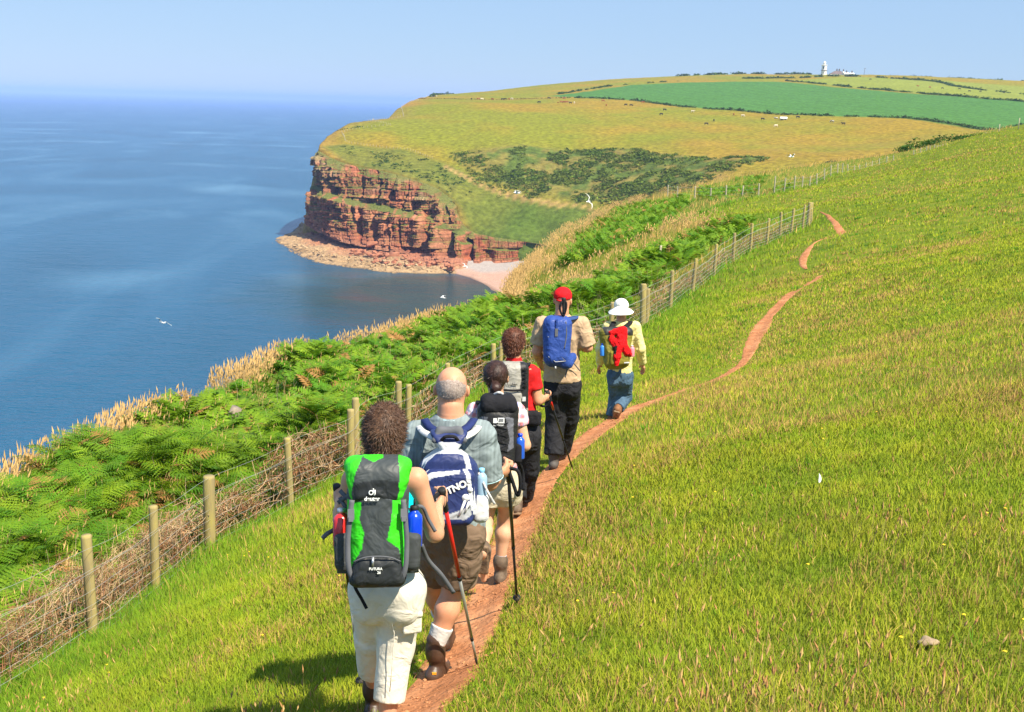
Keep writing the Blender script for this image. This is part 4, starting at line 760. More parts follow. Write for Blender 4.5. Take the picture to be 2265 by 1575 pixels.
# rails and corner posts beside the far hedge
rl = empty('rail_fence', tuple(gz((2100, 325, 150))), 'short run of weathered wooden rails at the top of the meadow', 'fence')
rpz = [gz(q) for q in [(2098, 336, 152), (2120, 323, 149), (2148, 311, 146), (2158, 308, 145), (2180, 301, 143)]]
for p in rpz: post(rl, p, 1.25, .08, m=M_PALE)
for (a, b_, ha, hb) in ((0, 2, .75, 1.0), (0, 2, .15, .55), (3, 4, .6, .5)):
    PM().tube([rpz[a]+[0, 0, ha], rpz[b_]+[0, 0, hb]], .06, 6).build('rail', M_PALE, rl)
for (q, h, lab) in (((1458, 592, 47), 1.0, 'lone weathered stake standing in the tawny grass above the fence'), ((2209, 294, 138), 1.3, 'single grey post on the meadow skyline near the right edge'), ((2252, 288, 134), 1.3, 'last grey post on the skyline at the right frame edge')):
    p = gz(q); t_ = PM(); V, Q, T_ = tube([p-[0, 0, .3], p+[0, 0, h*.5], p+[.03, 0, h]], [.055, .05, .045], 8); t_.add(V, Q, T_); o = t_.build('stake', M_PALE, origin=tuple(p)); tag(o, lab, 'stake')
p = P(508, 926, 22); p[2] = near_z(p[0], p[1])+.35; tp = P(524, 902, 22.0)
V, Q, T_ = tube([p-[.3, 0, .5], p*.5+tp*.5, tp], [.11, .11, .105], 12); o = PM().add(V, Q, T_).build('old_post', mat('grey_post', (0.27, .22, .17), .9, noise=(14, .3), stretch=(1, 1, .3)), origin=tuple(p)); tag(o, 'thick grey old post leaning out of the bracken', 'post')

# far fences along the cliff top
def farline(pix, step, h, r, label, name='wire_fence', D0=None):
    p = spline(np.array([FP(*q)[:2] for q in pix]), 400); d = np.r_[0, np.cumsum(np.linalg.norm(np.diff(p, axis=0), axis=1))]; s = np.arange(0, d[-1], step)
    xy = np.stack([np.interp(s, d, p[:, 0]), np.interp(s, d, p[:, 1])], 1); z = far_z(xy[:, 0], xy[:, 1]); o = empty(name, (*xy[0], float(z[0])), label, 'fence')
    for k in range(len(xy)):
        post(o, (*xy[k], z[k]), h, r, (rp.normal(0, .03), 0), M_PALE, .5)
    return o
farline([(758, 300, 808), (762, 308, 790), (768, 317, 772), (800, 322, 762), (850, 328, 750), (900, 334, 742), (930, 343, 730), (960, 353, 715)], 2.6, 1.25, .13, 'pale fence along the lip of the slope above the red cliff')
farline([(756, 292, 820), (790, 287, 835), (830, 284.5, 840), (870, 283, 845)], 2.8, 1.25, .13, 'pale fence closing the corner of the field behind the dark scrub patch')
farline([(820, 270, 890), (845, 277, 868), (866, 282, 850)], 2.8, 1.25, .13, 'short pale fence slanting down to the field corner')
farline([(815, 270, 895), (850, 263, 918), (892, 257, 935)], 3.0, 1.25, .13, 'pale fence along the cliff edge climbing from the viewpoint')
farline([(893, 256, 936), (890, 247, 975), (888, 238, 1010), (905, 228, 1060), (926, 222, 1120)], 4.0, 1.3, .14, 'pale fence along the far cliff edge up to the skyline')
ob = empty('lookout_fence', tuple(FP(812, 269, 897)), 'pale low wooden rail at the cliff-edge viewpoint', 'fence'); q = [FP(800, 269, 900), FP(812, 268, 905), FP(826, 267, 908)]
for p_ in q: p_[2] = far_z(p_[0], p_[1]); post(ob, p_, 1.3, .2, m=M_PALE)
PM().tube([p_+[0, 0, 1.1] for p_ in q], .17, 5).build('rail', M_PALE, ob)

# ---------------------------------------------------------------- lighthouse and keepers' houses
M_WHITE = mat('white_render', (0.82, 0.81, 0.77), .8, noise=(.3, .05)); M_SLATE = mat('slate_roof', (0.17, 0.13, 0.13), .8, noise=(.6, .25)); M_DGLASS = mat('dark_glass', (0.03, .04, .05), .2, .5); M_STONE = mat('chimney_stone', (.14, .11, .10), .9)
LB = FP(1822, 165, 1690); LB[2] = far_z(LB[0], LB[1])-1.0; sc = 1690/2650.
lh = empty('lighthouse', tuple(LB), 'round white lighthouse tower with a gallery and glazed lantern on the skyline', 'lighthouse')
def lathe(prof, c, k=24, mi=0):
    V = []; 
    for (r_, z_) in prof: a = np.arange(k)*2*np.pi/k; V.append(np.c_[np.cos(a)*r_, np.sin(a)*r_, np.full(k, z_)]+c)
    V = np.vstack(V); Q = [[i*k+j, i*k+(j+1) % k, (i+1)*k+(j+1) % k, (i+1)*k+j] for i in range(len(prof)-1) for j in range(k)]; return V, Q
PM().add(*lathe([(3.9, -2), (3.7, 6.0), (3.7, 6.01), (3.55, 9.5), (3.4, 13.6), (0, 13.61)], LB)).build('tower', M_WHITE, lh)
PM().add(*lathe([(3.6, 6.6), (4.5, 6.7), (4.5, 7.2), (3.6, 7.25)], LB)).build('string_course', M_STONE, lh)
PM().add(*lathe([(3.4, 13.2), (4.3, 13.5), (4.3, 13.9), (0.1, 13.95)], LB)).build('gallery', M_WHITE, lh)
gal = PM(); gal.add(*lathe([(4.2, 14.85), (4.25, 14.9), (4.2, 14.95), (4.15, 14.9), (4.2, 14.85)], LB))
for k in range(16): a = k*math.pi/8; gal.tube([LB+[4.2*math.cos(a), 4.2*math.sin(a), 13.9], LB+[4.2*math.cos(a), 4.2*math.sin(a), 14.9]], .06, 4)
gal.build('railing', M_WHITE, lh)
PM().add(*lathe([(1.9, 13.9), (1.9, 15.2), (2.0, 15.2)], LB)).build('lantern_base', M_WHITE, lh); PM().add(*lathe([(1.8, 15.2), (1.8, 17.2)], LB)).build('lantern_glass', mat('lantern_glass', (.75, .72, .6), .2, .5), lh)
PM().add(*lathe([(2.15, 17.2), (1.9, 17.9), (1.1, 18.6), (.3, 18.9), (.25, 19.6), (0, 19.7)], LB)).build('lantern_roof', M_WHITE, lh)
for (a, z_, w_, h_) in ((-2.0, 10.6, .8, 1.6), (-2.0, 3.4, .5, .7), (-1.2, 10.6, .35, .6)):
    c = LB+np.array([3.62*math.cos(a), 3.62*math.sin(a), z_]); Rz = np.array([[math.cos(a), -math.sin(a), 0], [math.sin(a), math.cos(a), 0], [0, 0, 1]]); PM().box(c, (.16, w_, h_), Rz).build('window', M_DGLASS, lh, smooth=False)
def house(px, wid, hgt, rh, label, dep=8, D_=1690, chim=2, roof=M_SLATE, hip=True):
    b_ = FP(px, 165, D_); b_[2] = far_z(b_[0], b_[1])-.8; o = empty('keepers_house', tuple(b_), label, 'house')
    PM().box(b_+[0, 0, hgt/2-1], (wid/2, dep/2, hgt/2+1)).build('wall', M_WHITE, o, smooth=False); z = hgt; i_ = wid*.32 if hip else 0; e_ = .4
    V = np.array([(-wid/2-e_, -dep/2-e_, z), (wid/2+e_, -dep/2-e_, z), (wid/2+e_, dep/2+e_, z), (-wid/2-e_, dep/2+e_, z), (-wid/2+i_, 0, z+rh), (wid/2-i_, 0, z+rh)])+b_
    rf_ = PM().add(V, [[0, 1, 5, 4], [2, 3, 4, 5], [1, 2, 5], [3, 0, 4], [3, 2, 1, 0]]).build('roof', roof, o, smooth=False)
    for k in range(chim): x_ = (k-(chim-1)/2)*max(3.2, wid*.15); c_ = PM().box(b_+[x_, 0, z+rh+.6], (.7, .6, 1.9)); c_.tube([b_+[x_, 0, z+rh+2.4], b_+[x_, 0, z+rh+3.2]], .25, 6); c_.build('chimney', M_STONE, rf_, smooth=False)
    for k in (-1, 0, 1): PM().box(b_+[k*wid*.3, -dep/2-.02, hgt*.5], (.5, .08, .7)).build('window', M_DGLASS, o, smooth=False)
    return o
house(1853, 22, 1.6, 4.4, 'long low house with a dark hipped roof and two chimneys beside the lighthouse', chim=2)
for px, w_, h_, lab in ((1865, 1.8, 4.2, 'narrow white outbuilding just right of the dark-roofed house'), (1872, 6.5, 2.6, 'white gabled outbuilding between the narrow white block and the far white shed'), (1884, 5.5, 2.4, 'white shed furthest right of the lighthouse buildings')): house(px, w_, h_, 1.6, lab, 5, 1680, 1, M_WHITE, False)
b_ = FP(1911, 165, 1690); b_[2] = far_z(b_[0], b_[1]); ms = empty('mast', tuple(b_), 'thin dark mast with a short crossarm on the skyline right of the lighthouse', 'mast'); PM().tube([b_, b_+[.6, 0, 9]], .22, 6).build('pole', M_STONE, ms); PM().tube([b_+[-.9, 0, 8.4], b_+[2.4, 0, 8.8]], .22, 6).build('crossarm', M_STONE, ms)
# trailer in the gold field
b_ = FP(1733, 262.5, 880); b_[2] = far_z(b_[0], b_[1]); tr = empty('feed_trailer', tuple(b_), 'pale grey livestock feed trailer parked in the golden field', 'trailer')
tp_ = PM(); tp_.add(*lathe([(1.5, -2.6), (1.5, 2.6)], np.zeros(3), 16)); tv = tp_.V[0][:, [2, 1, 0]]*[1, .8, .75]; tp_.V = [tv+b_+[0, 0, 1.2]]; tp_.build('hood', M_WHITE, tr); PM().box(b_+[0, 0, .8], (2.4, 1.0, .35)).build('bed', M_STONE, tr, smooth=False)
for sx in (-1, 1): PM().add(*lathe([(0, -.15), (.45, -.15), (.45, .15), (0, .15)], np.zeros(3), 12)); w_ = PM().tube([b_+[sx*1.3, -1.2, .45], b_+[sx*1.3, -.95, .45]], .45, 12).build('wheel', M_DGLASS, tr)

# ---------------------------------------------------------------- implicit-surface modelling (bodies, cattle, packs)
class SDF:
    def __init__(s, lo, hi, h):
        s.lo = np.array(lo, float); s.h = h; s.sh = tuple(np.ceil((np.array(hi)-s.lo)/h).astype(int)+1); s.f = np.full(s.sh, 0.25, np.float32)
    def sub(s, lo, hi):
        a = np.maximum(np.floor((np.array(lo)-s.lo)/s.h).astype(int), 0); b = np.minimum(np.ceil((np.array(hi)-s.lo)/s.h).astype(int)+1, s.sh)
        if (b <= a).any(): return None, None
        sl = tuple(slice(a[i], b[i]) for i in range(3)); g_ = np.meshgrid(*[s.lo[i]+s.h*np.arange(a[i], b[i]) for i in range(3)], indexing='ij'); return sl, np.stack(g_, -1)
    def put(s, sl, d, k, op='+'):
        f = s.f[sl]
        if op == '-': d = -d; hh = np.clip(.5-.5*(f-d)/k, 0, 1) if k > 0 else None; s.f[sl] = np.maximum(f, d) if k <= 0 else (f*(1-hh)+d*hh+k*hh*(1-hh)); return
        if k <= 0: s.f[sl] = np.minimum(f, d); return
        hh = np.clip(.5+.5*(f-d)/k, 0, 1); s.f[sl] = f*(1-hh)+d*hh-k*hh*(1-hh)
    def cone(s, a, b, ra, rb, k=.03, squash=None, op='+'):
        """capsule with two radii; squash=(dir, factor): thinner along dir"""
        a = np.array(a, float); b = np.array(b, float); m = max(ra, rb)+k+3*s.h+.02; sl, p = s.sub(np.minimum(a, b)-m, np.maximum(a, b)+m)
        if sl is None: return s
        q = p-a; ab = b-a; t = np.clip((q@ab)/(ab@ab+1e-12), 0, 1); v = q-t[..., None]*ab
        if squash is not None: dr = np.array(squash[0], float); dr /= np.linalg.norm(dr); v = v+dr*((v@dr)*(1/squash[1]-1))[..., None]
        s.put(sl, (np.linalg.norm(v, axis=-1)-(ra+(rb-ra)*t)).astype(np.float32), k, op); return s
    def ell(s, c, r, R=None, k=.03, op='+'):
        c = np.array(c, float); r = np.array(r, float); m = r.max()+k+3*s.h; sl, p = s.sub(c-m, c+m)
        if sl is None: return s
        q = p-c
        if R is not None: q = q@np.asarray(R)
        n = np.linalg.norm(q/r, axis=-1); n2 = np.linalg.norm(q/(r*r), axis=-1)+1e-9; s.put(sl, (n*(n-1)/n2).astype(np.float32), k, op); return s
    def box(s, c, hx, rnd=.02, R=None, k=.01, op='+', taper=None):
        c = np.array(c, float); hx = np.array(hx, float); m = np.linalg.norm(hx)+k+3*s.h; sl, p = s.sub(c-m, c+m)
        if sl is None: return s
        q = p-c
        if R is not None: q = q@np.asarray(R)
        if taper: 
            for (ax, along, amt) in taper: q[..., ax] = q[..., ax]/(1-amt*q[..., along]/hx[along])
        d = np.abs(q)-(hx-rnd); s.put(sl, (np.linalg.norm(np.maximum(d, 0), axis=-1)+np.minimum(d.max(-1), 0)-rnd).astype(np.float32), k, op); return s
    def halfspace(s, pt, n, keep=True):
        g_ = np.meshgrid(*[s.lo[i]+s.h*np.arange(s.sh[i]) for i in range(3)], indexing='ij'); n = np.array(n, float); n /= np.linalg.norm(n)
        d = sum((g_[i]-pt[i])*n[i] for i in range(3)).astype(np.float32); s.f = np.maximum(s.f, d); return s     # removes what lies on the +n side
    def mesh(s):
        f = s.f; f = np.pad(f, 1, constant_values=.3); lo = s.lo-s.h; ins = f < 0; nx, ny, nz = f.shape; cnt = np.zeros((nx-1, ny-1, nz-1)); acc = np.zeros((nx-1, ny-1, nz-1, 3)); X, Y, Z = slice(None), slice(None), slice(None)
        for ax in range(3):
            sa = [slice(None)]*3; sb = [slice(None)]*3; sa[ax] = slice(0, -1); sb[ax] = slice(1, None); fa, fb_ = f[tuple(sa)], f[tuple(sb)]; cr = (fa < 0) != (fb_ < 0)
            t = np.where(cr, fa/np.where(cr, fa-fb_, 1), 0); o1_, o2_ = [q for q in range(3) if q != ax]
            for u in (0, 1):
                for w in (0, 1):
                    ss = [slice(None)]*3; ss[o1_] = slice(u, f.shape[o1_]-1+u); ss[o2_] = slice(w, f.shape[o2_]-1+w); c_ = cr[tuple(ss)]; tt = t[tuple(ss)]
                    cnt += c_; acc[..., ax] += tt*c_; acc[..., o1_] += u*c_; acc[..., o2_] += w*c_
        m = cnt > 0; idx = np.full(m.shape, -1); idx[m] = np.arange(m.sum()); ijk = np.argwhere(m); V = (ijk+acc[m]/cnt[m][:, None])*s.h+lo; Fq = []
        for ax in range(3):
            sa = [slice(1, -1)]*3; sb = [slice(1, -1)]*3; sa[ax] = slice(0, -1); sb[ax] = slice(1, None); a_ = ins[tuple(sa)]; b2 = ins[tuple(sb)]; e = np.argwhere(a_ != b2)
            if not len(e): continue
            off = np.ones(3, int); off[ax] = 0; e = e+off; o1_, o2_ = (ax+1) % 3, (ax+2) % 3
            def C(u, w): q = e.copy(); q[:, o1_] -= u; q[:, o2_] -= w; return idx[q[:, 0], q[:, 1], q[:, 2]]
            q = np.stack([C(1, 1), C(0, 1), C(0, 0), C(1, 0)], 1); fl_ = ~ins[e[:, 0], e[:, 1], e[:, 2]]; q[fl_] = q[fl_][:, ::-1]; Fq.append(q)
        Fq = np.vstack(Fq)
        return V, Fq
def laplace(V, Fq, it=1, lam=.5):
    n = len(V); e = np.vstack([Fq[:, [0, 1]], Fq[:, [1, 2]], Fq[:, [2, 3]], Fq[:, [3, 0]]]); e = np.vstack([e, e[:, ::-1]]); deg = np.bincount(e[:, 0], minlength=n)
    for _ in range(it):
        S_ = np.stack([np.bincount(e[:, 0], V[e[:, 1], k], n) for k in range(3)], 1)/np.maximum(deg, 1)[:, None]; V = V+(S_-V)*lam
    return V
def vnorm(V, Fq):
    a = V[Fq[:, 2]]-V[Fq[:, 0]]; b_ = V[Fq[:, 3]]-V[Fq[:, 1]]; nf_ = np.cross(a, b_); N_ = np.zeros_like(V)
    for k in range(4):
        for j in range(3): N_[:, j] += np.bincount(Fq[:, k], nf_[:, j], len(V))
    return N_/(np.linalg.norm(N_, axis=1)[:, None]+1e-12)

# ---------------------------------------------------------------- cattle (grazing, far away)
def cow_mesh(pose):
    s = SDF((-1.5, -.5, -.1), (1.6, .5, 1.75), .045); k = .07
    s.cone((-.75, 0, 1.05), (.55, 0, 1.0), .33, .36, k, ((0, 1, 0), .8)); s.cone((-.9, 0, 1.12), (-.6, 0, .98), .24, .3, k); s.cone((.5, 0, 1.05), (.75, 0, 1.12), .33, .24, k)
    if pose == 'graze': s.cone((.75, 0, 1.1), (1.15, 0, .65), .2, .13, k); s.cone((1.13, 0, .62), (1.3, 0, .25), .13, .08, .04)
    else: s.cone((.75, 0, 1.15), (1.1, 0, 1.4), .2, .14, k); s.cone((1.08, 0, 1.42), (1.45, 0, 1.25), .13, .08, .04)
    hx = (1.13, .62) if pose == 'graze' else (1.08, 1.45)
    for sy in (-1, 1):
        s.cone((hx[0], sy*.1, hx[1]), (hx[0]-.03, sy*.24, hx[1]+.02), .05, .03, .02)
        s.cone((.6, sy*.17, .85), (.62, sy*.18, .42), .13, .07, .05); s.cone((.62, sy*.18, .42), (.60, sy*.18, .0), .065, .055, .03)
        s.cone((-.78, sy*.18, .95), (-.70, sy*.19, .55), .19, .09, .05); s.cone((-.70, sy*.19, .55), (-.86, sy*.19, .42), .085, .07, .03); s.cone((-.86, sy*.19, .42), (-.83, sy*.19, .0), .065, .055, .03)
    s.cone((-1.08, 0, 1.2), (-1.15, 0, .55), .04, .05, .02); return s.mesh()
COWM = {'black': mat('black_hide', (.02, .018, .016), .7), 'brown': mat('red_brown_hide', (.30, .095, .03), .7), 'white': mat('cream_hide', (.72, .62, .48), .7), 'pied': mat('pied_hide', ramp=[(.44, (.025, .02, .02)), (.5, (.7, .68, .62))], noise=(1.6, 0), rough=.7, detail=1)}
_cow = {q: cow_mesh(q) for q in ('graze', 'stand')}
def cow(px, py, D_, colr, pose, az, label, group=None, sc_=1.05):
    p = FP(px, py, D_); p[2] = far_z(p[0], p[1]); V, Q = _cow[pose]; key = 'cow_%s_%s' % (colr, pose)
    if key in bpy.data.meshes: o = bpy.data.objects.new('cow', bpy.data.meshes[key]); link(o)
    else: o = mesh('cow', V, Q, COWM[colr]); o.data.name = key
    o.location = p; o.rotation_euler = (0, 0, az); o.scale = (sc_,)*3; tag(o, label, 'cow', group); return o
rc = np.random.RandomState(9)
CW = [(1043, 222, 1120, 'black', 'black cow under the hedge, leftmost of the herd'), (1058, 221.5, 1120, 'brown', 'brown cow between the leftmost black cow and a cream one'), (1066, 221.5, 1120, 'white', 'cream cow near the left end of the hedge'), (1089, 222, 1115, 'brown', 'lone brown cow under the hedge left of the black pair'),
      (1111, 222, 1110, 'black', 'black cow, left one of a close pair by the hedge'), (1117, 222, 1110, 'black', 'black cow, right one of a close pair by the hedge'), (1126, 222, 1108, 'brown', 'brown cow touching the black pair by the hedge'), (1132, 222.5, 1105, 'white', 'cream cow ending the tight cluster by the hedge'),
      (1214, 219, 1110, 'black', 'black cow close under the hedge above the cream cow'), (1248, 219, 1100, 'brown', 'brown cow right under the hedge above the brown group'), (1192, 234, 1020, 'black', 'black cow standing alone below the others at left'),
      (1234, 231, 1030, 'brown', 'small brown calf, left end of the brown group', ), (1241, 231, 1030, 'brown', 'brown cow second in the brown group'), (1247, 230.5, 1032, 'brown', 'brown cow third in the brown group'), (1253, 230, 1034, 'brown', 'brown cow at the right end of the brown group'), (1261, 233, 1024, 'black', 'black cow just left of the big cream cow'), (1270, 232, 1026, 'white', 'big cream cow right of the brown group'),
      (1334, 223, 1060, 'brown', 'brown cow below the gap in the hedge'), (1341, 236, 1000, 'brown', 'brown cow grazing left of two black cows'), (1384, 234, 1010, 'black', 'black cow, left of the two above the lone black ones'), (1396, 235.5, 1005, 'black', 'black cow, right of the two above the lone black ones'), (1422, 226, 1045, 'brown', 'brown cow resting along the hedge top'), (1470, 249, 965, 'black', 'black cow alone in mid field'), (1462, 263, 925, 'black', 'nearest black cow, alone below the others'),
      (1532, 252, 950, 'white', 'cream cow standing alone in the field centre'), (1579, 268, 880, 'black', 'small dark cow low in the field'), (1562, 278, 850, 'black', 'dark cow lowest in the golden field'), (1623, 255, 925, 'brown', 'brown cow by the hedge left of the trailer'), (1643, 257, 915, 'white', 'cream cow by the hedge left of the trailer'), (1687, 264, 885, 'black', 'dark cow lying left of the trailer'), (1716, 262, 885, 'pied', 'black and white cow beside the trailer'), (1765, 258, 890, 'black', 'black cow under the hedge right of the trailer'),
      (1840, 269, 840, 'pied', 'black and white cow in the right of the field'), (1865, 275, 820, 'black', 'dark cow rightmost in the golden field'), (1716, 279, 830, 'white', 'pale cow lying below the trailer'),
      (1925, 177, 1560, 'black', 'black cow highest in the upper field'), (2030, 188.5, 1430, 'brown', 'tan cow in the upper field'), (2057, 190, 1420, 'brown', 'second tan cow in the upper field'), (2085, 190, 1420, 'black', 'black cow left of a dark cluster in the upper field'), (2123, 188.5, 1440, 'black', 'black cow in the middle of the upper field'), (2145, 193.5, 1400, 'black', 'black cow lowest in the upper field'), (2170, 190, 1420, 'black', 'black cow at the right of the upper field'), (2222, 189.5, 1430, 'black', 'black cow close to the right end of the upper field')]
for k, q in enumerate(CW): cow(q[0], q[1]+2, q[2], q[3], 'graze' if k % 3 else 'stand', rc.choice([0.2, 3.0, -.4, 2.6, 1.3, 3.5]), q[4], 'cattle grazing on the headland', 1.3 if q[0] != 1234 else .8)

# ---------------------------------------------------------------- gulls
M_GULL = mat('gull_feathers', (.85, .85, .83), .7); M_GREYW = mat('gull_wing', (.55, .57, .60), .7); M_BILL = mat('gull_bill', (.75, .45, .05), .5)
def gull(px, py, D_, az, roll, flap, label, sit=False, pitch=0, sc_=1.0):
    p = P(px, py, D_); o = empty('gull', tuple(p), label, 'gull', 'gulls over the cove'); o.rotation_euler = (roll, pitch, az); o.scale = (sc_,)*3
    s = SDF((-.4, -.15, -.15), (.4, .15, .2), .012); s.cone((-.18, 0, 0), (.10, 0, 0), .05, .07, .03); s.cone((.1, 0, .01), (.23, 0, .03), .06, .035, .03); s.ell((.25, 0, .035), (.045, .035, .035), k=.02); s.cone((-.18, 0, 0), (-.33, 0, .01), .04, .03, .02, ((0, 0, 1), .3))
    V, Q = s.mesh(); bo = mesh('body', V+p, Q, M_GULL, o); bo.data.transform(Matrix.Identity(4))
    PM().tube([p+[.28, 0, .03], p+[.345, 0, .02]], [.014, .004], 6).build('bill', M_BILL, o)
    for sd in (-1, 1):
        w = PM(); st_ = [(0.02, 0.03, .09, .0), (0.30, .09 if not sit else -.02, .08, .24*flap), (0.55, .02, .055, .24*flap-.05*flap), (.72, -.12, .012, .12*flap)]
        if sit: st_ = [(0.05, .08, .06, .03), (.07, -.05, .06, .02), (.06, -.2, .04, .02), (.04, -.34, .01, .02)]
        V = []
        for (y_, x_, c_, z_) in st_: V += [p+[x_+c_, sd*y_, z_], p+[x_-c_, sd*y_, z_+.0], p+[x_, sd*y_, z_+.018]]
        F_ = []
        for k in range(3): a = k*3; F_ += [[a, a+3, a+5, a+2], [a+2, a+5, a+4, a+1], [a+1, a+4, a+3, a]]
        w.add(V, F_).build('wing', M_GREYW if sit else M_GULL, o)
    return o
gull(1144, 427, 95, -2.9, .1, .7, 'white gull gliding level in front of the gully path', sc_=1.05)
gull(1301, 446, 80, 1.0, 1.1, .9, 'white gull banking steeply, wings upright, near the slope edge', sc_=.8)
gull(1750, 347, 110, 0.3, -.15, .9, 'white gull flying low over the golden field beyond the meadow fence', sc_=1.05)
gull(980, 659, 120, 3.0, 0, .8, 'white gull over the dark bay water below the cliff', sc_=1.0)
gull(359, 714, 80, 2.5, .5, .7, 'white gull over open water at left', sc_=1.0)
gull(1028, 589, 230, 0.6, 0.4, .7, 'white gull passing in front of the beach rocks', sc_=1.5)
# ---------------------------------------------------------------- walkers: shared building blocks
class Sh:
    """records rounded primitives, then evaluates them as one smooth surface"""
    def __init__(s, h=.008): s.h = h; s.o = []
    def cone(s, *a, **k): s.o.append(('cone', a, k)); return s
    def ell(s, *a, **k): s.o.append(('ell', a, k)); return s
    def box(s, *a, **k): s.o.append(('box', a, k)); return s
    def flat(s, *a, **k): s.o.append(('flat', a, k)); return s
    def cut(s, pt, n): s.o.append(('cut', (pt, n), {})); return s
    def mesh(s, smooth=2, fold=0, fs=.07, seed=0, stretch=(1, 1, 1)):
        lo = np.full(3, 1e9); hi = -lo
        for t, a, k in s.o:
            if t == 'cut' or k.get('op') == '-': continue
            if t in ('cone', 'flat'): r = max(a[2], a[3]); lo = np.minimum(lo, np.minimum(a[0], a[1])-r); hi = np.maximum(hi, np.maximum(a[0], a[1])+r)
            else: m = np.linalg.norm(a[1]) if t == 'box' else max(a[1]); lo = np.minimum(lo, np.array(a[0])-m); hi = np.maximum(hi, np.array(a[0])+m)
        q = SDF(lo-3*s.h, hi+3*s.h, s.h)
        for t, a, k in s.o:
            if t == 'cone': q.cone(*a, **k)
            elif t == 'ell': q.ell(*a, **k)
            elif t == 'box': q.box(*a, **k)
            elif t == 'cut': q.halfspace(*a)
            elif t == 'flat':
                A0, B0, ra, rb = np.array(a[0], float), np.array(a[1], float), a[2], a[3]; kk = k.get('k', .02); m = max(ra, rb)+kk+3*s.h+.02; sl, p = q.sub(np.minimum(A0, B0)-m, np.maximum(A0, B0)+m); L_ = np.linalg.norm(B0-A0); ax = (B0-A0)/L_; w = p-A0; t_ = w@ax; v = w-t_[..., None]*ax
                if k.get('squash'): dr = np.array(k['squash'][0], float); dr /= np.linalg.norm(dr); v = v+dr*((v@dr)*(1/k['squash'][1]-1))[..., None]
                d = np.maximum(np.linalg.norm(v, axis=-1)-(ra+(rb-ra)*np.clip(t_/L_, 0, 1)), np.abs(t_-L_/2)-L_/2); q.put(sl, d.astype(np.float32), kk, k.get('op', '+'))
        V, Fq = q.mesh(); V = laplace(V, Fq, smooth)
        if fold:
            N_ = vnorm(V, Fq); pp = V*np.array(stretch)/fs; n1 = fbm(pp+fbm(pp*.7+5, 2, seed+3)[:, None]*1.5, 3, seed); V = V+N_*((1-np.abs(n1-.5)*4)*fold-fold*.4)[:, None]; V = laplace(V, Fq, 1, .3)
        return V, Fq
def part(name, sh, m, parent, fold=0, fs=.07, seed=0, colf=None, smooth=2, xf=None, stretch=(1, 1, 1)):
    V, Fq = sh.mesh(smooth, fold, fs, seed, stretch)
    if xf is not None: V = V@np.asarray(xf[1]).T+np.asarray(xf[0])
    col = colf(V, vnorm(V, Fq)) if colf else None
    return mesh(name, V, Fq, m, parent, True, col=col)
def unit(v): v = np.array(v, float); return v/(np.linalg.norm(v)+1e-12)
SK1 = dict(base=(0.62, 0.31, 0.19)); 
def skinmat(n, c): 
    m = mat(n, c, .5, .35, noise=(18, .10), bump=(60, .15, .002)); m.node_tree.nodes['Principled BSDF'].inputs['Subsurface Weight'].default_value = .12; m.node_tree.nodes['Principled BSDF'].inputs['Subsurface Radius'].default_value = (.02, .008, .004); return m
M_SKIN_A = skinmat('skin_fair', (0.60, 0.31, 0.185)); M_SKIN_B = skinmat('skin_sunned', (0.66, 0.31, 0.18)); M_SKIN_C = skinmat('skin_warm', (0.68, 0.38, 0.24))
M_EYE = mat('eye', (.75, .73, .7), .2); M_IRIS = mat('iris', (.08, .05, .03), .2)
def fabric(n, c, amt=.10, sc_=30, r=.85, wr=(9, .5, .03), **k): return mat(n, c, r, .15, noise=(sc_, amt), bump=(160, .25, .002), wrinkle=wr, **k)
M_BLACK = fabric('black_fabric', (.018, .018, .022)); M_DGREY = fabric('charcoal_fabric', (.055, .060, .062), r=.6); M_MGREY = fabric('grey_webbing', (.12, .125, .14), r=.7, wr=None)
M_LGREY = fabric('pale_grey_fabric', (.60, .60, .60)); M_RUBBER = mat('black_rubber', (.02, .02, .02), .6); M_METAL = mat('bare_metal', (.55, .55, .55), .35, .5, .8); M_BUCK = mat('buckle_plastic', (.16, .16, .18), .4, .5)

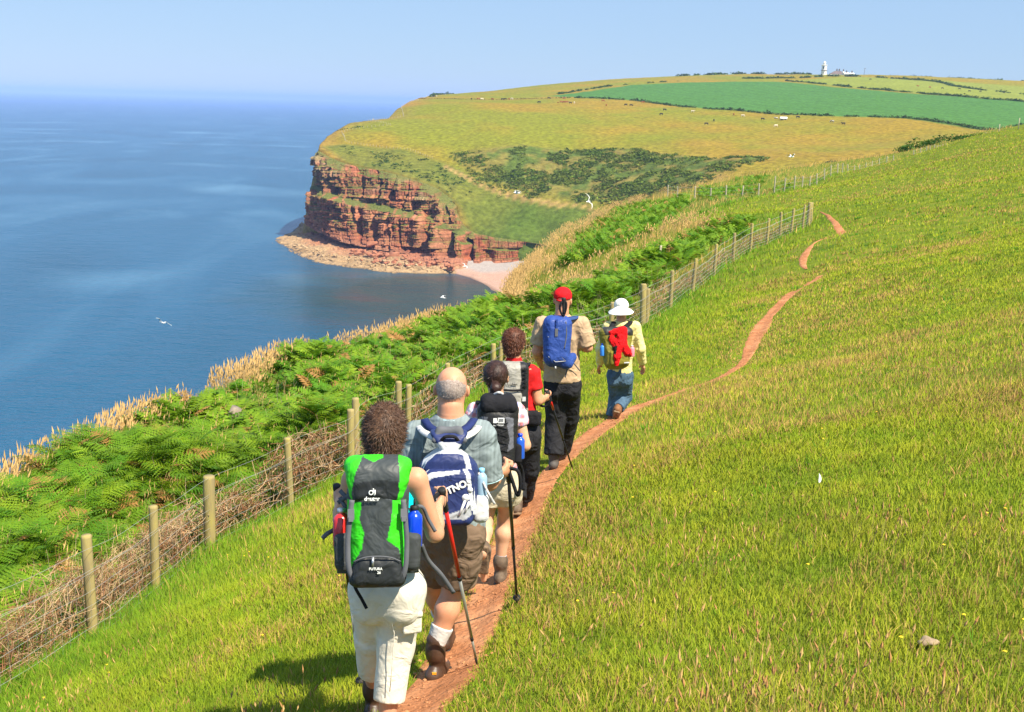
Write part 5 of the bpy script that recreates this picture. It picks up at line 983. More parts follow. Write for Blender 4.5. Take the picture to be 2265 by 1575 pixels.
def hand(sh_list, wrist, palm_c, grip_dir, back_n, side, grip=True, sc_=1.0):
    """palm and five separate fingers; grip_dir: along the knuckles (pole axis, thumb end), back_n: out of the back of the hand"""
    s = Sh(.0042); w = np.array(wrist, float); c = np.array(palm_c, float); g_ = unit(grip_dir); f = unit(c-w); g_ = unit(g_-f*(g_@f)); b_ = np.cross(f, g_); b_ = b_*np.sign(b_@np.array(back_n)+1e-9); S_ = sc_
    s.cone(w, c-f*.02*S_, .026*S_, .030*S_, k=.02, squash=(b_, .72)); s.box(c, (.040*S_, .042*S_, .015*S_), rnd=.014*S_, R=np.stack([f, g_, b_], 1), k=.015)
    for i, (u, L_) in enumerate(((.030, .078), (.010, .086), (-.010, .080), (-.029, .064))):
        k0 = c+f*.034*S_+g_*u*S_; L_ *= S_
        if grip: p1 = k0+f*L_*.30-b_*L_*.22; p2 = p1-b_*L_*.34-f*L_*.10; p3 = p2-f*L_*.30+b_*L_*.02
        else: p1 = k0+f*L_*.42-b_*L_*.08; p2 = p1+f*L_*.28-b_*L_*(.16+.03*i); p3 = p2+f*L_*.15-b_*L_*.16
        kk = .0035; s.cone(k0-f*.02*S_, k0, .0095*S_, .0100*S_, k=kk); s.cone(k0, p1, .0100*S_, .0092*S_, k=kk); s.cone(p1, p2, .0092*S_, .0085*S_, k=kk); s.cone(p2, p3, .0085*S_, .0072*S_, k=kk)
    t0 = c-f*.022*S_+g_*.034*S_; 
    if grip: t1 = t0+f*.022*S_+g_*.016*S_-b_*.022*S_; t2 = t1+f*.018*S_-b_*.026*S_-g_*.004*S_
    else: t1 = t0+f*.034*S_+g_*.020*S_-b_*.008*S_; t2 = t1+f*.026*S_+g_*.002*S_-b_*.012*S_
    s.cone(t0, t1, .0125*S_, .0110*S_, k=.006); s.cone(t1, t2, .0110*S_, .0085*S_, k=.004); sh_list.append((s, 1))

def head(sh_list, H, fwd, up, sc_=1.0, neck=None, nr=.055, ears=True):
    s = Sh(.0055); fwd = unit(fwd); up = unit(up); rt = unit(np.cross(fwd, up)); fwd = np.cross(up, rt); R = np.stack([rt, fwd, up], 1); c = np.array(H, float); q = lambda x, y, z: c+R@(np.array([x, y, z])*sc_); k = .015
    s.ell(q(0, -.012, .022), np.array((.076, .094, .090))*sc_, R, k=k); s.ell(q(0, .025, -.035), np.array((.060, .066, .075))*sc_, R, k=.03); s.ell(q(0, .052, -.092), np.array((.030, .028, .020))*sc_, R, k=.03)
    s.cone(q(0, .088, .005), q(0, .108, -.030), .009, .013, k=.01); s.ell(q(0, .083, .028), np.array((.050, .016, .011))*sc_, R, k=.012)
    s.ell(q(0, .085, -.058), np.array((.024, .012, .006))*sc_, R, k=.005); s.ell(q(0, .082, -.069), np.array((.020, .012, .006))*sc_, R, k=.005)
    for sd in (-1, 1):
        s.ell(q(sd*.031, .098, .010), (.015, .014, .011), R, k=.008, op='-'); s.ell(q(sd*.048, .055, -.025), (.018, .02, .018), R, k=.02)
        if ears: s.ell(q(sd*.081, -.006, -.008), (.011, .019, .032), R@np.array([[math.cos(sd*.35), -math.sin(sd*.35), 0], [math.sin(sd*.35), math.cos(sd*.35), 0], [0, 0, 1]]), k=.008); s.ell(q(sd*.092, .004, -.004), (.006, .010, .016), R, k=.004, op='-')
    if neck is not None: s.cone(neck, q(0, -.022, -.055), nr*1.06, nr, k=.03)
    sh_list.append((s, 1)); return q, R
def body(name, label, J, skin, fwd, bulk=1.0, legs=True, hands=None, headdir=None, headup=(0, 0, 1), hs=1.0, female=False, nr=.055, group='hikers walking in single file along the red path'):
    """one continuous skin figure from joint positions; clothes are added on top as children"""
    root = empty('person', tuple(J['base']), label, 'person', group); s = Sh(.0085); sq = ((*fwd, 0), .66); b_ = bulk; L = []
    pel, wa, ch, nk = J['pel'], J['waist'], J['chest'], J['neck']
    s.cone(pel, wa, .125*b_, .115*b_, k=.05, squash=sq).cone(wa, ch, .115*b_, .135*b_, k=.05, squash=sq).cone(ch, nk-[0, 0, .05], .135*b_, .07, k=.05, squash=sq)
    s.cone(J['SL'], J['SR'], .052*b_, .052*b_, k=.05).cone(nk-[0, 0, .06], nk+[0, 0, .04], nr*1.15, nr, k=.04)
    for a in 'LR':
        s.cone(J['S'+a], J['E'+a], .058*b_, .046*b_, k=.03).cone(J['E'+a], J['E'+a]+(J['W'+a]-J['E'+a])*.35, .045*b_, .044*b_, k=.02).cone(J['E'+a]+(J['W'+a]-J['E'+a])*.35, J['W'+a], .041*b_, .026, k=.02)
        if legs:
            K, A_, Hh = J['K'+a], J['A'+a], J['H'+a]; bk = -np.array([*fwd, 0])
            s.cone(Hh, K, .085*b_, .061*b_, k=.05).cone(K, K+(A_-K)*.33+bk*.018, .056*b_, .064*b_, k=.03).cone(K+(A_-K)*.33+bk*.018, A_, .062*b_, .040*b_, k=.03)
            tdir = unit(J['T'+a]-A_); s.cone(A_, A_+(J['T'+a]-A_)*.85, .030, .022, k=.03)
    L.append((s, 2)); hd = headdir if headdir is not None else (*fwd, 0); q, R = head(L, J['head'], hd, headup, hs, nk, nr)
    for (a, pc, g_, bn, grip) in (hands or []): hand(L, J['W'+a], pc, g_, bn, a, grip, .95 if female else 1.03)
    Vs, Fs, n = [], [], 0
    for sh, sm in L: V, Fq = sh.mesh(sm); Vs.append(V); Fs.append(Fq+n); n += len(V)
    mesh('body', np.vstack(Vs), np.vstack(Fs), skin, root)
    for sd in (-1, 1):
        e = PM(); V, Q = lathe([(0, -.011), (.006, -.0095), (.011, 0), (.006, .0095), (0, .011)], q(sd*.031, .086, .010), 10); e.add(V, Q).build('eye', M_EYE, root)
    return root, q, R
def boot(root, A_, T_, m_up, m_sole, up=None, L_=.0, hi=.10, w=.044, flat=True, sock=None, name='boot', rs=1.0):
    """boot from ankle A_ to toe T_"""
    A_ = np.array(A_, float); T_ = np.array(T_, float); d = unit(T_-A_); u = unit(up) if up is not None else np.array([0, 0, 1.0]); d = unit(d-u*(d@u)); rt = np.cross(d, u); bt = np.array(T_, float); R = np.stack([rt, d, u], 1)
    hgt = (A_-T_)@u; base = A_-u*(hgt+.035); heel = base-d*.055; toe = base+d*.165
    s = Sh(.0065); s.cone(A_+u*(hi-.03), A_+u*(-.02), .050*rs, .048*rs, k=.02).cone(heel+u*.045+d*.015, heel+u*.06+d*.03, .042*rs, .040*rs, k=.03).cone(base+u*.04, toe+u*.033-d*.03, .046, .040, k=.03, squash=(u, .85)).cone(A_, base+d*.06+u*.05, .05, .042, k=.03); s.cut(base+u*.012, -u)
    b_ = part('boot' if name == 'boot' else name, s, m_up, root, .0015, .03, 3)
    so = Sh(.006); so.box(base+d*.055+u*.004, (.041, .118, .014), rnd=.012, R=R, k=.01); part('sole', so, m_sole, b_, smooth=1)
    la = PM()
    for k in range(4): c0 = base+d*(.035+.022*k)+u*(.105-.014*k); la.tube([c0-rt*.026, c0+u*.006, c0+rt*.026], .0028, 5)
    la.tube([A_+rt*.045+u*(hi-.055), A_-d*.048+u*(hi-.052), A_-rt*.045+u*(hi-.055)], .004, 5); la.build('lace', M_BLACK, b_)
    if sock: ss = Sh(.005).flat(A_+u*(hi-.06), (A_+u*(hi+sock[1])) if len(sock) < 3 else sock[2], .047*rs, .050 if len(sock) < 4 else sock[3], k=.01); part('sock', ss, sock[0], root, .0025, .02, 5, stretch=(1, 1, 3))
    return b_
def pole(label, grip_top, tip, seg, basket=True, strap=None, name='trekking_pole', base=None, r=1.0):
    """seg: list of (t0, t1, radius, material) along the shaft below the grip"""
    a = np.array(grip_top, float); b_ = np.array(tip, float); d = unit(b_-a); o = empty(name, tuple(b_), label, 'trekking pole', 'trekking poles'); L_ = np.linalg.norm(b_-a)
    PM().tube([a-d*.012, a-d*.010, a+d*.012, a+d*.03, a+d*.06, a+d*.09, a+d*.13, a+d*.145], np.array([.012, .019, .020, .015, .0165, .0150, .0160, .011])*r, 10).build('grip', M_RUBBER, o)
    for (t0, t1, rad, m) in seg: PM().tube([a+d*(.13+(L_-.13)*t0), a+d*(.13+(L_-.13)*t1)], rad*r, 10).build('shaft', m, o)
    if basket: bk = a+d*(L_-.075); R = np.stack([unit(np.cross(d, [1, 0, .1])), unit(np.cross(d, unit(np.cross(d, [1, 0, .1])))), d], 1); V, Q = lathe([(.006, -.012), (.012, -.006), (.026, .0), (.026, .003), (.008, .004), (.006, .02)], np.zeros(3), 14); PM().add(V@R.T+bk, Q).build('basket', M_RUBBER, o)
    PM().tube([b_-d*.075, b_-d*.02, b_], [.0075*r, .006*r, .002], 8).build('tip', M_RUBBER, o)
    if strap is not None: PMs = ribbon([a+d*.01, *strap, a+d*.012], .010, .0018); PMs.build('strap', M_BLACK, o)
    return o
def ribbon(pts, hw, th, nrm=(0, -1, 0.1), n=None, m=0):
    pts = np.array(pts, float); pts = spline(pts, n or max(8, len(pts)*6)) if len(pts) > 2 else pts; t = np.gradient(pts, axis=0); t /= np.linalg.norm(t, axis=1)[:, None]+1e-9; nn = np.broadcast_to(np.array(nrm, float), pts.shape); s_ = np.cross(t, nn); s_ /= np.linalg.norm(s_, axis=1)[:, None]+1e-9; nn = np.cross(s_, t)
    V = np.stack([pts-s_*hw-nn*th, pts+s_*hw-nn*th, pts+s_*hw+nn*th, pts-s_*hw+nn*th], 1).reshape(-1, 3); F_ = []
    for i in range(len(pts)-1):
        for j in range(4): F_.append([i*4+j, i*4+(j+1) % 4, i*4+4+(j+1) % 4, i*4+4+j])
    F_ += [[3, 2, 1, 0], [len(V)-4, len(V)-3, len(V)-2, len(V)-1]]; return PM().add(V, F_, m=m)
def text(name, body_, size, c, right, up, m, parent, ext=.0008, shear=0, bold=0):
    cu = bpy.data.curves.new(name, 'FONT'); cu.body = body_; cu.size = size; cu.extrude = ext; cu.align_x = 'CENTER'; cu.align_y = 'CENTER'; cu.shear = shear; cu.offset = bold; cu.materials.append(m)
    tmp = bpy.data.objects.new(name+'_curve', cu); SC.collection.objects.link(tmp); bpy.context.view_layer.update(); me = bpy.data.meshes.new_from_object(tmp.evaluated_get(bpy.context.evaluated_depsgraph_get())); bpy.data.objects.remove(tmp)
    if not me.materials: me.materials.append(m)
    o = bpy.data.objects.new(name, me); r_ = unit(right); u_ = unit(up-r_*(up@r_)); n_ = np.cross(r_, u_); R = Matrix(((r_[0], u_[0], n_[0]), (r_[1], u_[1], n_[1]), (r_[2], u_[2], n_[2])))
    link(o, parent); o.location = Vector(c)-Vector(WLOC.get(parent.name, tuple(parent.location))); o.rotation_euler = R.to_euler(); return o
def pixcol(default, zones, front=-0.15):
    """colour zones stitched into the fabric, given as outlines on the side that faces away from the wearer"""
    def f(V, N_):
        c = np.tile(np.array(default, float), (len(V), 1)); px, py = proj(V); fr = N_[:, 1] < -front if front is not None else np.ones(len(V), bool)
        for poly, cc in zones: k = inpoly(px, py, poly) & (N_[:, 1] < .2); c[k] = cc
        return c
    return f
def hairmat(n, a, b_): return mat(n, ramp=[(.3, a), (.7, b_)], noise=(32, 0), rough=.5, spec=.4, bump=(70, .6, .006), stretch=(1, 1, .5))
def hair_shell(name, parent, q, R, m, ells, cuts=(), amp=.006, fs=.018, seed=1, strands=None):
    s = Sh(.0055)
    for (c, r) in ells: s.ell(q(*c), r, R, k=.02)
    for (c, r) in cuts: s.ell(q(*c), r, R, k=.008, op='-')
    V, Fq = s.mesh(1); N_ = vnorm(V, Fq); n_ = fbm(V/fs+seed, 3, seed); V = V+N_*((n_-.45)*2*amp)[:, None]; h_ = mesh(name, V, Fq, m, parent)
    if strands:
        cnt, Ls, rr = strands; r_ = np.random.RandomState(seed); i = r_.randint(0, len(V), cnt); p = V[i]; d = N_[i]*.25+r_.normal(0, .40, (cnt, 3))+np.array([0, 0, -.55]); d /= np.linalg.norm(d, axis=1)[:, None]
        L_ = r_.uniform(.4, 1, cnt)*Ls; sd = np.cross(d, N_[i]+.01); sd /= np.linalg.norm(sd, axis=1)[:, None]; m1 = p+N_[i]*(L_*.35)[:, None]+d*(L_*.3)[:, None]; t_ = m1+d*(L_*.55)[:, None]-N_[i]*(L_*.25)[:, None]
        V2 = np.stack([p-sd*rr, p+sd*rr, m1+sd*rr*.8, m1-sd*rr*.8, t_], 1).reshape(-1, 3); j = np.arange(cnt)[:, None]*5; mesh('hair_strands', V2, [np.hstack([j, j+1, j+2, j+3]), np.hstack([j+3, j+2, j+4])], m, h_)
    return h_
def heading(dx, dy): v = np.array([dx, dy], float); return v/np.linalg.norm(v)
def ease(o): return o
def frame(c, right, up):
    r_ = unit(right); u_ = unit(np.array(up)-r_*(np.array(up)@r_)); f_ = np.cross(u_, r_); return (np.array(c, float), np.stack([r_, f_, u_], 1))   # x right, y away from the viewer's side (towards the wearer), z up
def L2W(fr, p): return fr[0]+fr[1]@np.array(p, float)
def bottle(label, c, up, r, h, m, capm, ring=False):
    u = unit(up); e = unit(np.cross(u, [1, 0.2, 0])); R = np.stack([e, np.cross(u, e), u], 1); o = empty('water_bottle', tuple(c), label, 'bottle')
    def L_(pr, nm, mm): V, Q = lathe(pr, np.zeros(3), 18); return PM().add(V@R.T+np.array(c), Q).build(nm, mm, o)
    L_([(0, 0), (r*.9, 0), (r, .008), (r, h*.72), (r*.92, h*.80), (r*.55, h*.88), (r*.45, h*.90), (r*.45, h*.93)], 'flask', m); L_([(r*.5, h*.93), (r*.52, h*.935), (r*.52, h*1.03), (r*.3, h*1.05), (0, h*1.05)], 'cap', capm)
    if ring: a = np.linspace(0, 2*np.pi, 14); PM().tube(np.array(c)+np.stack([np.cos(a)*r*.35, a*0, np.sin(a)*r*.35+h*1.12], 1)@R.T, .004, 6).build('cap_loop', capm, o)
    return o
# ================================================================ 1  woman with the green and charcoal rucksack
A = lambda *t: np.array(t, float)
fw = heading(.12, 1); fwd3 = A(fw[0], fw[1], 0)
D = 5.1
J = dict(head=P(851, 962, D+.04), neck=P(850, 1020, D+.0), SL=P(782, 1062, D), SR=P(920, 1060, D), chest=P(850, 1100, D+.02), waist=P(853, 1195, D+.02), pel=P(856, 1280, D+.02),
         EL=P(757, 1150, D+.05), WL=P(752, 1108, D+.24), ER=P(962, 1180, D+.04), WR=P(968, 1120, D+.26), HL=P(822, 1305, D+.02), HR=P(892, 1305, D+.0), KL=P(825, 1410, D+.16), AL=P(826, 1522, D+.30), TL=P(832, 1540, D+.47),
         KR=P(876, 1430, D+.02), AR=P(852, 1625, D-.08), TR=P(866, 1640, D+.06))
J['base'] = A(J['pel'][0], J['pel'][1], near_z(J['pel'][0], J['pel'][1]))
gR = P(980, 1098, D+.32); tipR = P(1055, 1494, 6.02); tipR[2] = near_z(tipR[0], tipR[1])+.0; gL = P(745, 1090, D+.30)
pd1 = unit(gR-tipR)
w1, q, R = body('p1', 'woman with short curly brown hair, turquoise vest and cream cropped trousers, nearest the camera', J, M_SKIN_A, fw, .88, hands=[('R', P(980, 1103, D+.33), pd1, (.6, -.5, .2), True), ('L', P(746, 1098, D+.30), (0, 0, 1), (-.5, -.5, .2), True)], female=True, headdir=(.05, 1, -.1))
M_H1 = hairmat('hair_brown_curly', (.055, .027, .016), (.155, .080, .045))
hair_shell('hair', w1, q, R, M_H1, [((0, -.022, .034), (.092, .104, .100)), ((0, -.045, -.035), (.078, .075, .085)), ((.0, .0, .06), (.08, .09, .09))], [((0, .10, -.03), (.07, .075, .09)), ((0, -.03, -.165), (.11, .11, .055))], .007, .020, 4, (7500, .034, .0011))
# turquoise vest
s = Sh(.008); sq = (fwd3, .68); s.cone(J['pel']+[0, 0, .02], J['waist'], .138, .124, k=.05, squash=sq).cone(J['waist'], J['chest'], .124, .143, k=.05, squash=sq).cone(J['chest'], J['neck']-[0, 0, .10], .143, .09, k=.05, squash=sq)
s.cone(J['neck']+A(-.07, 0, -.07), J['neck']+A(.07, 0, -.07), .055, .055, k=.04); s.cut(J['pel']-[0, 0, .02], (0, 0, -1)); M_TURQ = fabric('turquoise_jersey', (.0, .62, .72)); part('vest', s, M_TURQ, w1, .004, .08, 1)
# cropped trousers
s = Sh(.0075); s.cone(J['pel']+[0, 0, .05], J['pel']+[0, 0, -.02], .140, .158, k=.05, squash=(fwd3, .80)); kneeL, kneeR = J['KL'], J['KR']; hemL = J['AL']+(J['KL']-J['AL'])*.36; hemR = J['AR']+(J['KR']-J['AR'])*.40
s.cone(J['HL']+A(-.0, -.05, .02), J['HL']+A(.0, -.05, -.06), .095, .09, k=.05).cone(J['HR']+A(.0, -.05, .02), J['HR']+A(0, -.05, -.06), .095, .09, k=.05)
s.cone(J['HL'], kneeL, .102, .084, k=.035).flat(kneeL+unit(kneeL-hemL)*.02-fwd3*.012, hemL-fwd3*.012, .086, .074, k=.03).cone(J['HR'], kneeR, .106, .084, k=.035).flat(kneeR+unit(kneeR-hemR)*.02-fwd3*.012, hemR-fwd3*.012, .084, .075, k=.03)
M_CREAM = mat('cream_cotton', (.74, .68, .57), .85, .15, noise=(20, .06), bump=(140, .3, .002), wrinkle=(13, .55, .022))
tr1 = part('trousers', s, M_CREAM, w1, .003, .10, 7, stretch=(1, 1, .6))
pk = Sh(.006); c0 = P(912, 1378, D-.085); pk.box(c0, (.045, .010, .052), rnd=.008, R=np.stack([unit((1, .35, 0)), unit((-.35, 1, 0)), A(0, 0, 1)], 1)).box(c0+[.002, -.008, .043], (.048, .009, .014), rnd=.006, R=np.stack([unit((1, .35, 0)), unit((-.35, 1, 0)), A(0, 0, 1)], 1), k=.003); part('cargo_pocket', pk, M_CREAM, tr1, smooth=1)
seam = PM(); seam.tube([P(857, 1330, D-.125), P(872, 1400, D-.10), P(868, 1470, D-.12), P(862, 1530, D-.14)], .0022, 5).tube([P(832, 1345, D-.02), P(822, 1410, D+.07), P(822, 1470, D+.13)], .002, 5); seam.build('seam', M_CREAM, tr1)
M_BOOTB = mat('brown_leather', (.065, .035, .022), .45, .5, noise=(12, .3), bump=(40, .4, .004)); M_SOCKW = fabric('white_sock', (.62, .60, .58), wr=None); M_SOCKG = fabric('grey_sock', (.36, .33, .36), wr=None)
boot(w1, J['AL'], J['TL'], M_BOOTB, M_RUBBER, hi=.07); boot(w1, J['AR'], J['TR'], M_BOOTB, M_RUBBER, hi=.07)
# rucksack
fr = frame(P(836, 1148, D-.235), (1, .10, 0), (-.01, .16, 1)); up3 = fr[1][:, 2]; rt3 = fr[1][:, 0]; ow = -fr[1][:, 1]
r1 = empty('backpack', tuple(fr[0]), 'large charcoal and bright green trekking rucksack on the nearest woman', 'backpack', 'backpacks worn by the hikers')
GREEN = (.045, .62, .015); CH = (.052, .060, .062); CHD = (.022, .025, .027)
M_PACK = mat('pack_nylon', tint=True, base=(1, 1, 1), noise=(60, .08), rough=.5, spec=.35, bump=(220, .3, .0015), wrinkle=(11, .75, .02))
ml = Sh(.0055); ml.box((0, 0, -.04), (.128, .095, .215), rnd=.055, taper=[(0, 2, -.06)]).box((0, -.045, -.02), (.095, .07, .19), rnd=.05, k=.03)
zon = [([(768, 1105), (800, 1112), (795, 1150), (806, 1180), (800, 1215), (782, 1245), (778, 1275), (765, 1262)], GREEN), ([(868, 1105), (898, 1105), (900, 1180), (905, 1268), (893, 1282), (884, 1215), (856, 1195), (866, 1150)], GREEN)]
main1 = part('main_compartment', ml, M_PACK, r1, .003, .06, 2, colf=pixcol(CH, zon), xf=fr)
ll = Sh(.0055); ll.box((0, .0, .205), (.132, .105, .070), rnd=.05).box((-.005, -.05, .165), (.118, .07, .085), rnd=.05, k=.03); ll.cone((-.11, -.01, .24), (.11, -.01, .24), .035, .035, k=.03)
zon = [([(762, 1000), (802, 1008), (785, 1050), (777, 1090), (782, 1120), (768, 1120), (755, 1040)], GREEN), ([(882, 1000), (915, 1018), (908, 1060), (896, 1112), (876, 1112), (884, 1060)], GREEN), ([(800, 1000), (845, 1000), (848, 1012), (826, 1022), (806, 1012)], GREEN),
       ([(778, 1078), (800, 1066), (840, 1061), (880, 1066), (884, 1085), (876, 1112), (840, 1118), (790, 1116)], CHD)]
lid1 = part('lid', ll, M_PACK, r1, .0035, .07, 5, colf=pixcol(CH, zon), xf=fr)
bp_ = Sh(.0055); bp_.box((0.0, -.085, -.205), (.112, .050, .075), rnd=.045, taper=[(0, 2, .18)]); bpk = part('bottom_pocket', bp_, M_PACK, r1, .002, .05, 6, colf=lambda V, N_: np.tile(CHD, (len(V), 1)), xf=fr)
ribbon([L2W(fr, (-.10, -.125, -.160)), L2W(fr, (-.06, -.140, -.140)), L2W(fr, (.0, -.143, -.133)), L2W(fr, (.06, -.140, -.140)), L2W(fr, (.10, -.125, -.160))], .003, .002).build('zip', M_MGREY, bpk)
ribbon([L2W(fr, (-.018, -.144, -.135)), L2W(fr, (-.018, -.150, -.175))], .005, .002).build('zip_pull', M_METAL, bpk)
for sd, lab in ((-1, 'l'), (1, 'r')):
    ps = Sh(.006); ps.box((sd*.150, -.01, -.135), (.036, .062, .085), rnd=.030, taper=[(0, 2, -.10)]); part('side_pocket', ps, M_DGREY, r1, .002, .05, 8, xf=fr)
    rb = ribbon([L2W(fr, (sd*.108, -.118, .105)), L2W(fr, (sd*.118, -.122, .02)), L2W(fr, (sd*.125, -.115, -.10)), L2W(fr, (sd*.112, -.112, -.22)), L2W(fr, (sd*.09, -.10, -.265))], .011, .002, ow); rb.build('compression_strap', M_MGREY, r1)
    bk = PM().box(L2W(fr, (sd*.112, -.126, .045)), (.014, .005, .022), fr[1]); bk.box(L2W(fr, (sd*.112, -.130, .025)), (.010, .006, .010), fr[1]); bk.build('buckle', M_BUCK, r1, smooth=False)
    ribbon([L2W(fr, (sd*.10, .10, .20)), L2W(fr, (sd*.105, .20, .235)), L2W(fr, (sd*.12, .30, .16)), L2W(fr, (sd*.15, .30, .02)), L2W(fr, (sd*.16, .16, -.13))], .028, .006, (sd*.3, -.2, 1)).build('shoulder_strap', M_DGREY, r1)
    ribbon([L2W(fr, (sd*.13, .07, -.22)), L2W(fr, (sd*.175, .16, -.24)), L2W(fr, (sd*.13, .30, -.24))], .035, .008, (sd, 0, 0)).build('hip_belt', M_DGREY, r1)
ribbon([P(752, 1166, D-.16), P(735, 1174, D-.20), P(722, 1182, D-.22), P(713, 1191, D-.22)], .010, .002, (0, -1, .3)).build('loose_strap', M_MGREY, r1)
ribbon([P(932, 1205, D-.1), P(948, 1240, D-.05), P(975, 1270, D-.02), P(1004, 1312, D+.02)], .010, .002, (0, -1, .3)).build('loose_strap', M_MGREY, r1)
ribbon([P(905, 1128, D-.12), P(930, 1120, D-.12), P(948, 1150, D-.1), P(963, 1176, D-.1)], .008, .002, (0, -1, .3)).build('loose_strap', M_MGREY, r1)
ribbon([P(776, 1265, D-.22), P(786, 1300, D-.22), P(800, 1325, D-.2), P(811, 1346, D-.2)], .007, .002, (0, -1, .3)).build('loose_strap', M_BLACK, r1)
ribbon([P(893, 1255, D-.36), P(896, 1275, D-.36), P(890, 1290, D-.34)], .006, .002, (0, -1, .3)).build('loose_strap', M_BLACK, r1)
for (a, b_) in (((752, 1085), (775, 1110)), ((748, 1112), (772, 1095)), ((752, 1100), (768, 1130))): ribbon([P(*a, D-.16), P(*b_, D-.2)], .009, .003, (0, -1, .3)).build('loose_strap', M_MGREY, r1)
M_LOGO = mat('logo_white', (.82, .84, .80), .6)
text('lettering', 'deuter', .024, L2W(fr, (-.024, -.134, .112)), rt3, up3, M_LOGO, lid1, bold=.0008)
lg = PM(); cl_ = L2W(fr, (-.024, -.131, .140)); a_ = np.linspace(0, 2*np.pi, 16); lg.tube([cl_+rt3*(-.004+.0085*math.cos(t))+up3*(-.002+.0085*math.sin(t)) for t in a_], .0026, 5, False); lg.tube([cl_+rt3*.006+up3*.016, cl_+rt3*.006-up3*.009], .0026, 5); lg.tube([cl_+rt3*.013+up3*.010, cl_+rt3*.013-up3*.008, cl_+rt3*.009-up3*.014], .0026, 5); lg.build('emblem', M_LOGO, lid1)
text('lettering', 'FUTURA', .015, L2W(fr, (-.006, -.147, -.186)), rt3, up3, M_LOGO, bpk, bold=.0004); text('lettering', '26', .015, L2W(fr, (.008, -.147, -.202)), rt3, up3, M_LOGO, bpk, bold=.0004)
M_BLUEB = mat('blue_enamel', (.0, .045, .62), .22, .6, coat=.6); M_REDB = mat('red_enamel', (.62, .02, .02), .25, .6, coat=.6)
bottle('glossy blue metal bottle in the right side pocket of the green rucksack', L2W(fr, (.158, -.015, -.12)), up3, .036, .175, M_BLUEB, M_RUBBER, True); bottle('red metal bottle in the left side pocket of the green rucksack', L2W(fr, (-.158, -.015, -.12)), up3, .036, .165, M_REDB, M_METAL)
M_REDP = mat('red_paint', (.62, .02, .015), .3, .5); M_BLKP = mat('black_paint', (.015, .015, .018), .35, .5); M_ALU = mat('brushed_alu', (.42, .42, .38), .45, .5, .6)
pole('red and silver pole in the nearest woman\'s right hand', gR+pd1*.04, tipR, [(0, .40, .0105, M_REDP), (.40, .42, .0125, M_RUBBER), (.42, .80, .0082, M_ALU), (.80, .82, .0095, M_RUBBER), (.82, .95, .0068, M_ALU)], False, [gR+A(-.03, -.05, .02), gR+A(-.05, -.055, -.07), gR+A(-.03, -.04, -.10), gR+A(.0, -.03, -.03)])
tipL = P(799, 1425, 5.9); tipL[2] = near_z(tipL[0], tipL[1])
pole('black pole half hidden on the far left side of the nearest woman', gL+A(0, 0, .03), tipL, [(0, .5, .009, M_BLKP), (.5, .95, .007, M_ALU)], True)

# ================================================================ 2  balding man in the grey striped shirt
D = 6.0; fw = heading(.14, 1); fwd3 = A(fw[0], fw[1], 0)
J = dict(head=P(999, 860, D+.04), neck=P(997, 915, D), SL=P(925, 965, D), SR=P(1062, 965, D), chest=P(995, 1000, D+.02), waist=P(1000, 1085, D+.03), pel=P(1002, 1160, D+.03),
         EL=P(905, 1060, D-.02), WL=P(925, 1110, D+.18), ER=P(1082, 1066, D+.02), WR=P(1104, 1046, D+.24), HL=P(975, 1185, D+.03), HR=P(1025, 1185, D+.0), KL=P(962, 1285, D+.22), AL=P(985, 1385, D+.56), TL=P(996, 1392, D+.75),
         KR=P(1004, 1298, D+.08), AR=P(963, 1440, D-.0), TR=P(985, 1466, D+.15))
J['base'] = A(J['pel'][0], J['pel'][1], near_z(J['pel'][0], J['pel'][1]))
gR = P(1124, 1040, D+.32); tipR = P(1143, 1356, 7.15); tipR[2] = near_z(tipR[0], tipR[1]); pd2 = unit(gR-tipR)
m2, q, R = body('p2', 'balding man with cropped grey hair, grey-green striped shirt and brown cargo shorts', J, M_SKIN_B, fw, 1.03, hands=[('R', P(1121, 1040, D+.31), pd2, (.3, -.8, .3), True), ('L', P(930, 1118, D+.24), (0, 0, 1), (-1, 0, 0), False)], nr=.066, hs=1.06, headdir=(.03, 1, -.12))
M_H2 = mat('hair_grey_stubble', ramp=[(.3, (.26, .19, .16)), (.7, (.50, .42, .37))], noise=(120, 0), rough=.8, bump=(150, .5, .003))
hair_shell('hair', m2, q, R, M_H2, [((0, -.018, .018), (.0795, .098, .090))], [((0, .03, .125), (.085, .12, .080)), ((0, .10, -.02), (.10, .10, .12)), ((0, -.02, -.130), (.12, .14, .105))], .001, .01, 2, (2600, .012, .0007))
def stripes(V, N_):
    u = (V-J['chest'])@unit((1, -fw[0], 0)); b_ = .5+.5*np.sin(u*2*np.pi/.018); c = np.array([.235, .285, .295])*(0.86+.20*b_)[:, None]; c *= (.92+.16*(np.sin(u*2*np.pi/.072) > .6))[:, None]; return c
M_SHIRT2 = mat('striped_shirt', tint=True, base=(1, 1, 1), noise=(40, .06), rough=.85, spec=.15, wrinkle=(7, .8, .04))
s = Sh(.0075); sq = (fwd3, .74); s.cone(J['pel']+[0, 0, .0], J['waist'], .178, .168, k=.05, squash=sq).cone(J['waist'], J['chest'], .168, .175, k=.05, squash=sq).cone(J['chest'], J['neck']-[0, 0, .08], .170, .10, k=.06, squash=sq)
s.cone(J['SL'], J['SR'], .074, .074, k=.06).flat(J['neck']-[0, 0, .07], J['neck']-[0, 0, .018], .10, .080, k=.03)
for a in 'LR':
    e = J['E'+a]; sh = J['S'+a]; end = sh+(e-sh)*1.0 if a == 'L' else sh+(e-sh)*.93; s.cone(sh, sh+(e-sh)*.45, .080, .078, k=.04).flat(sh+(e-sh)*.3, end, .078, .080, k=.04)
s.cut(J['pel']-[0, 0, .035], (0, 0, -1)); sh2 = part('shirt', s, M_SHIRT2, m2, .007, .09, 21, colf=stripes)
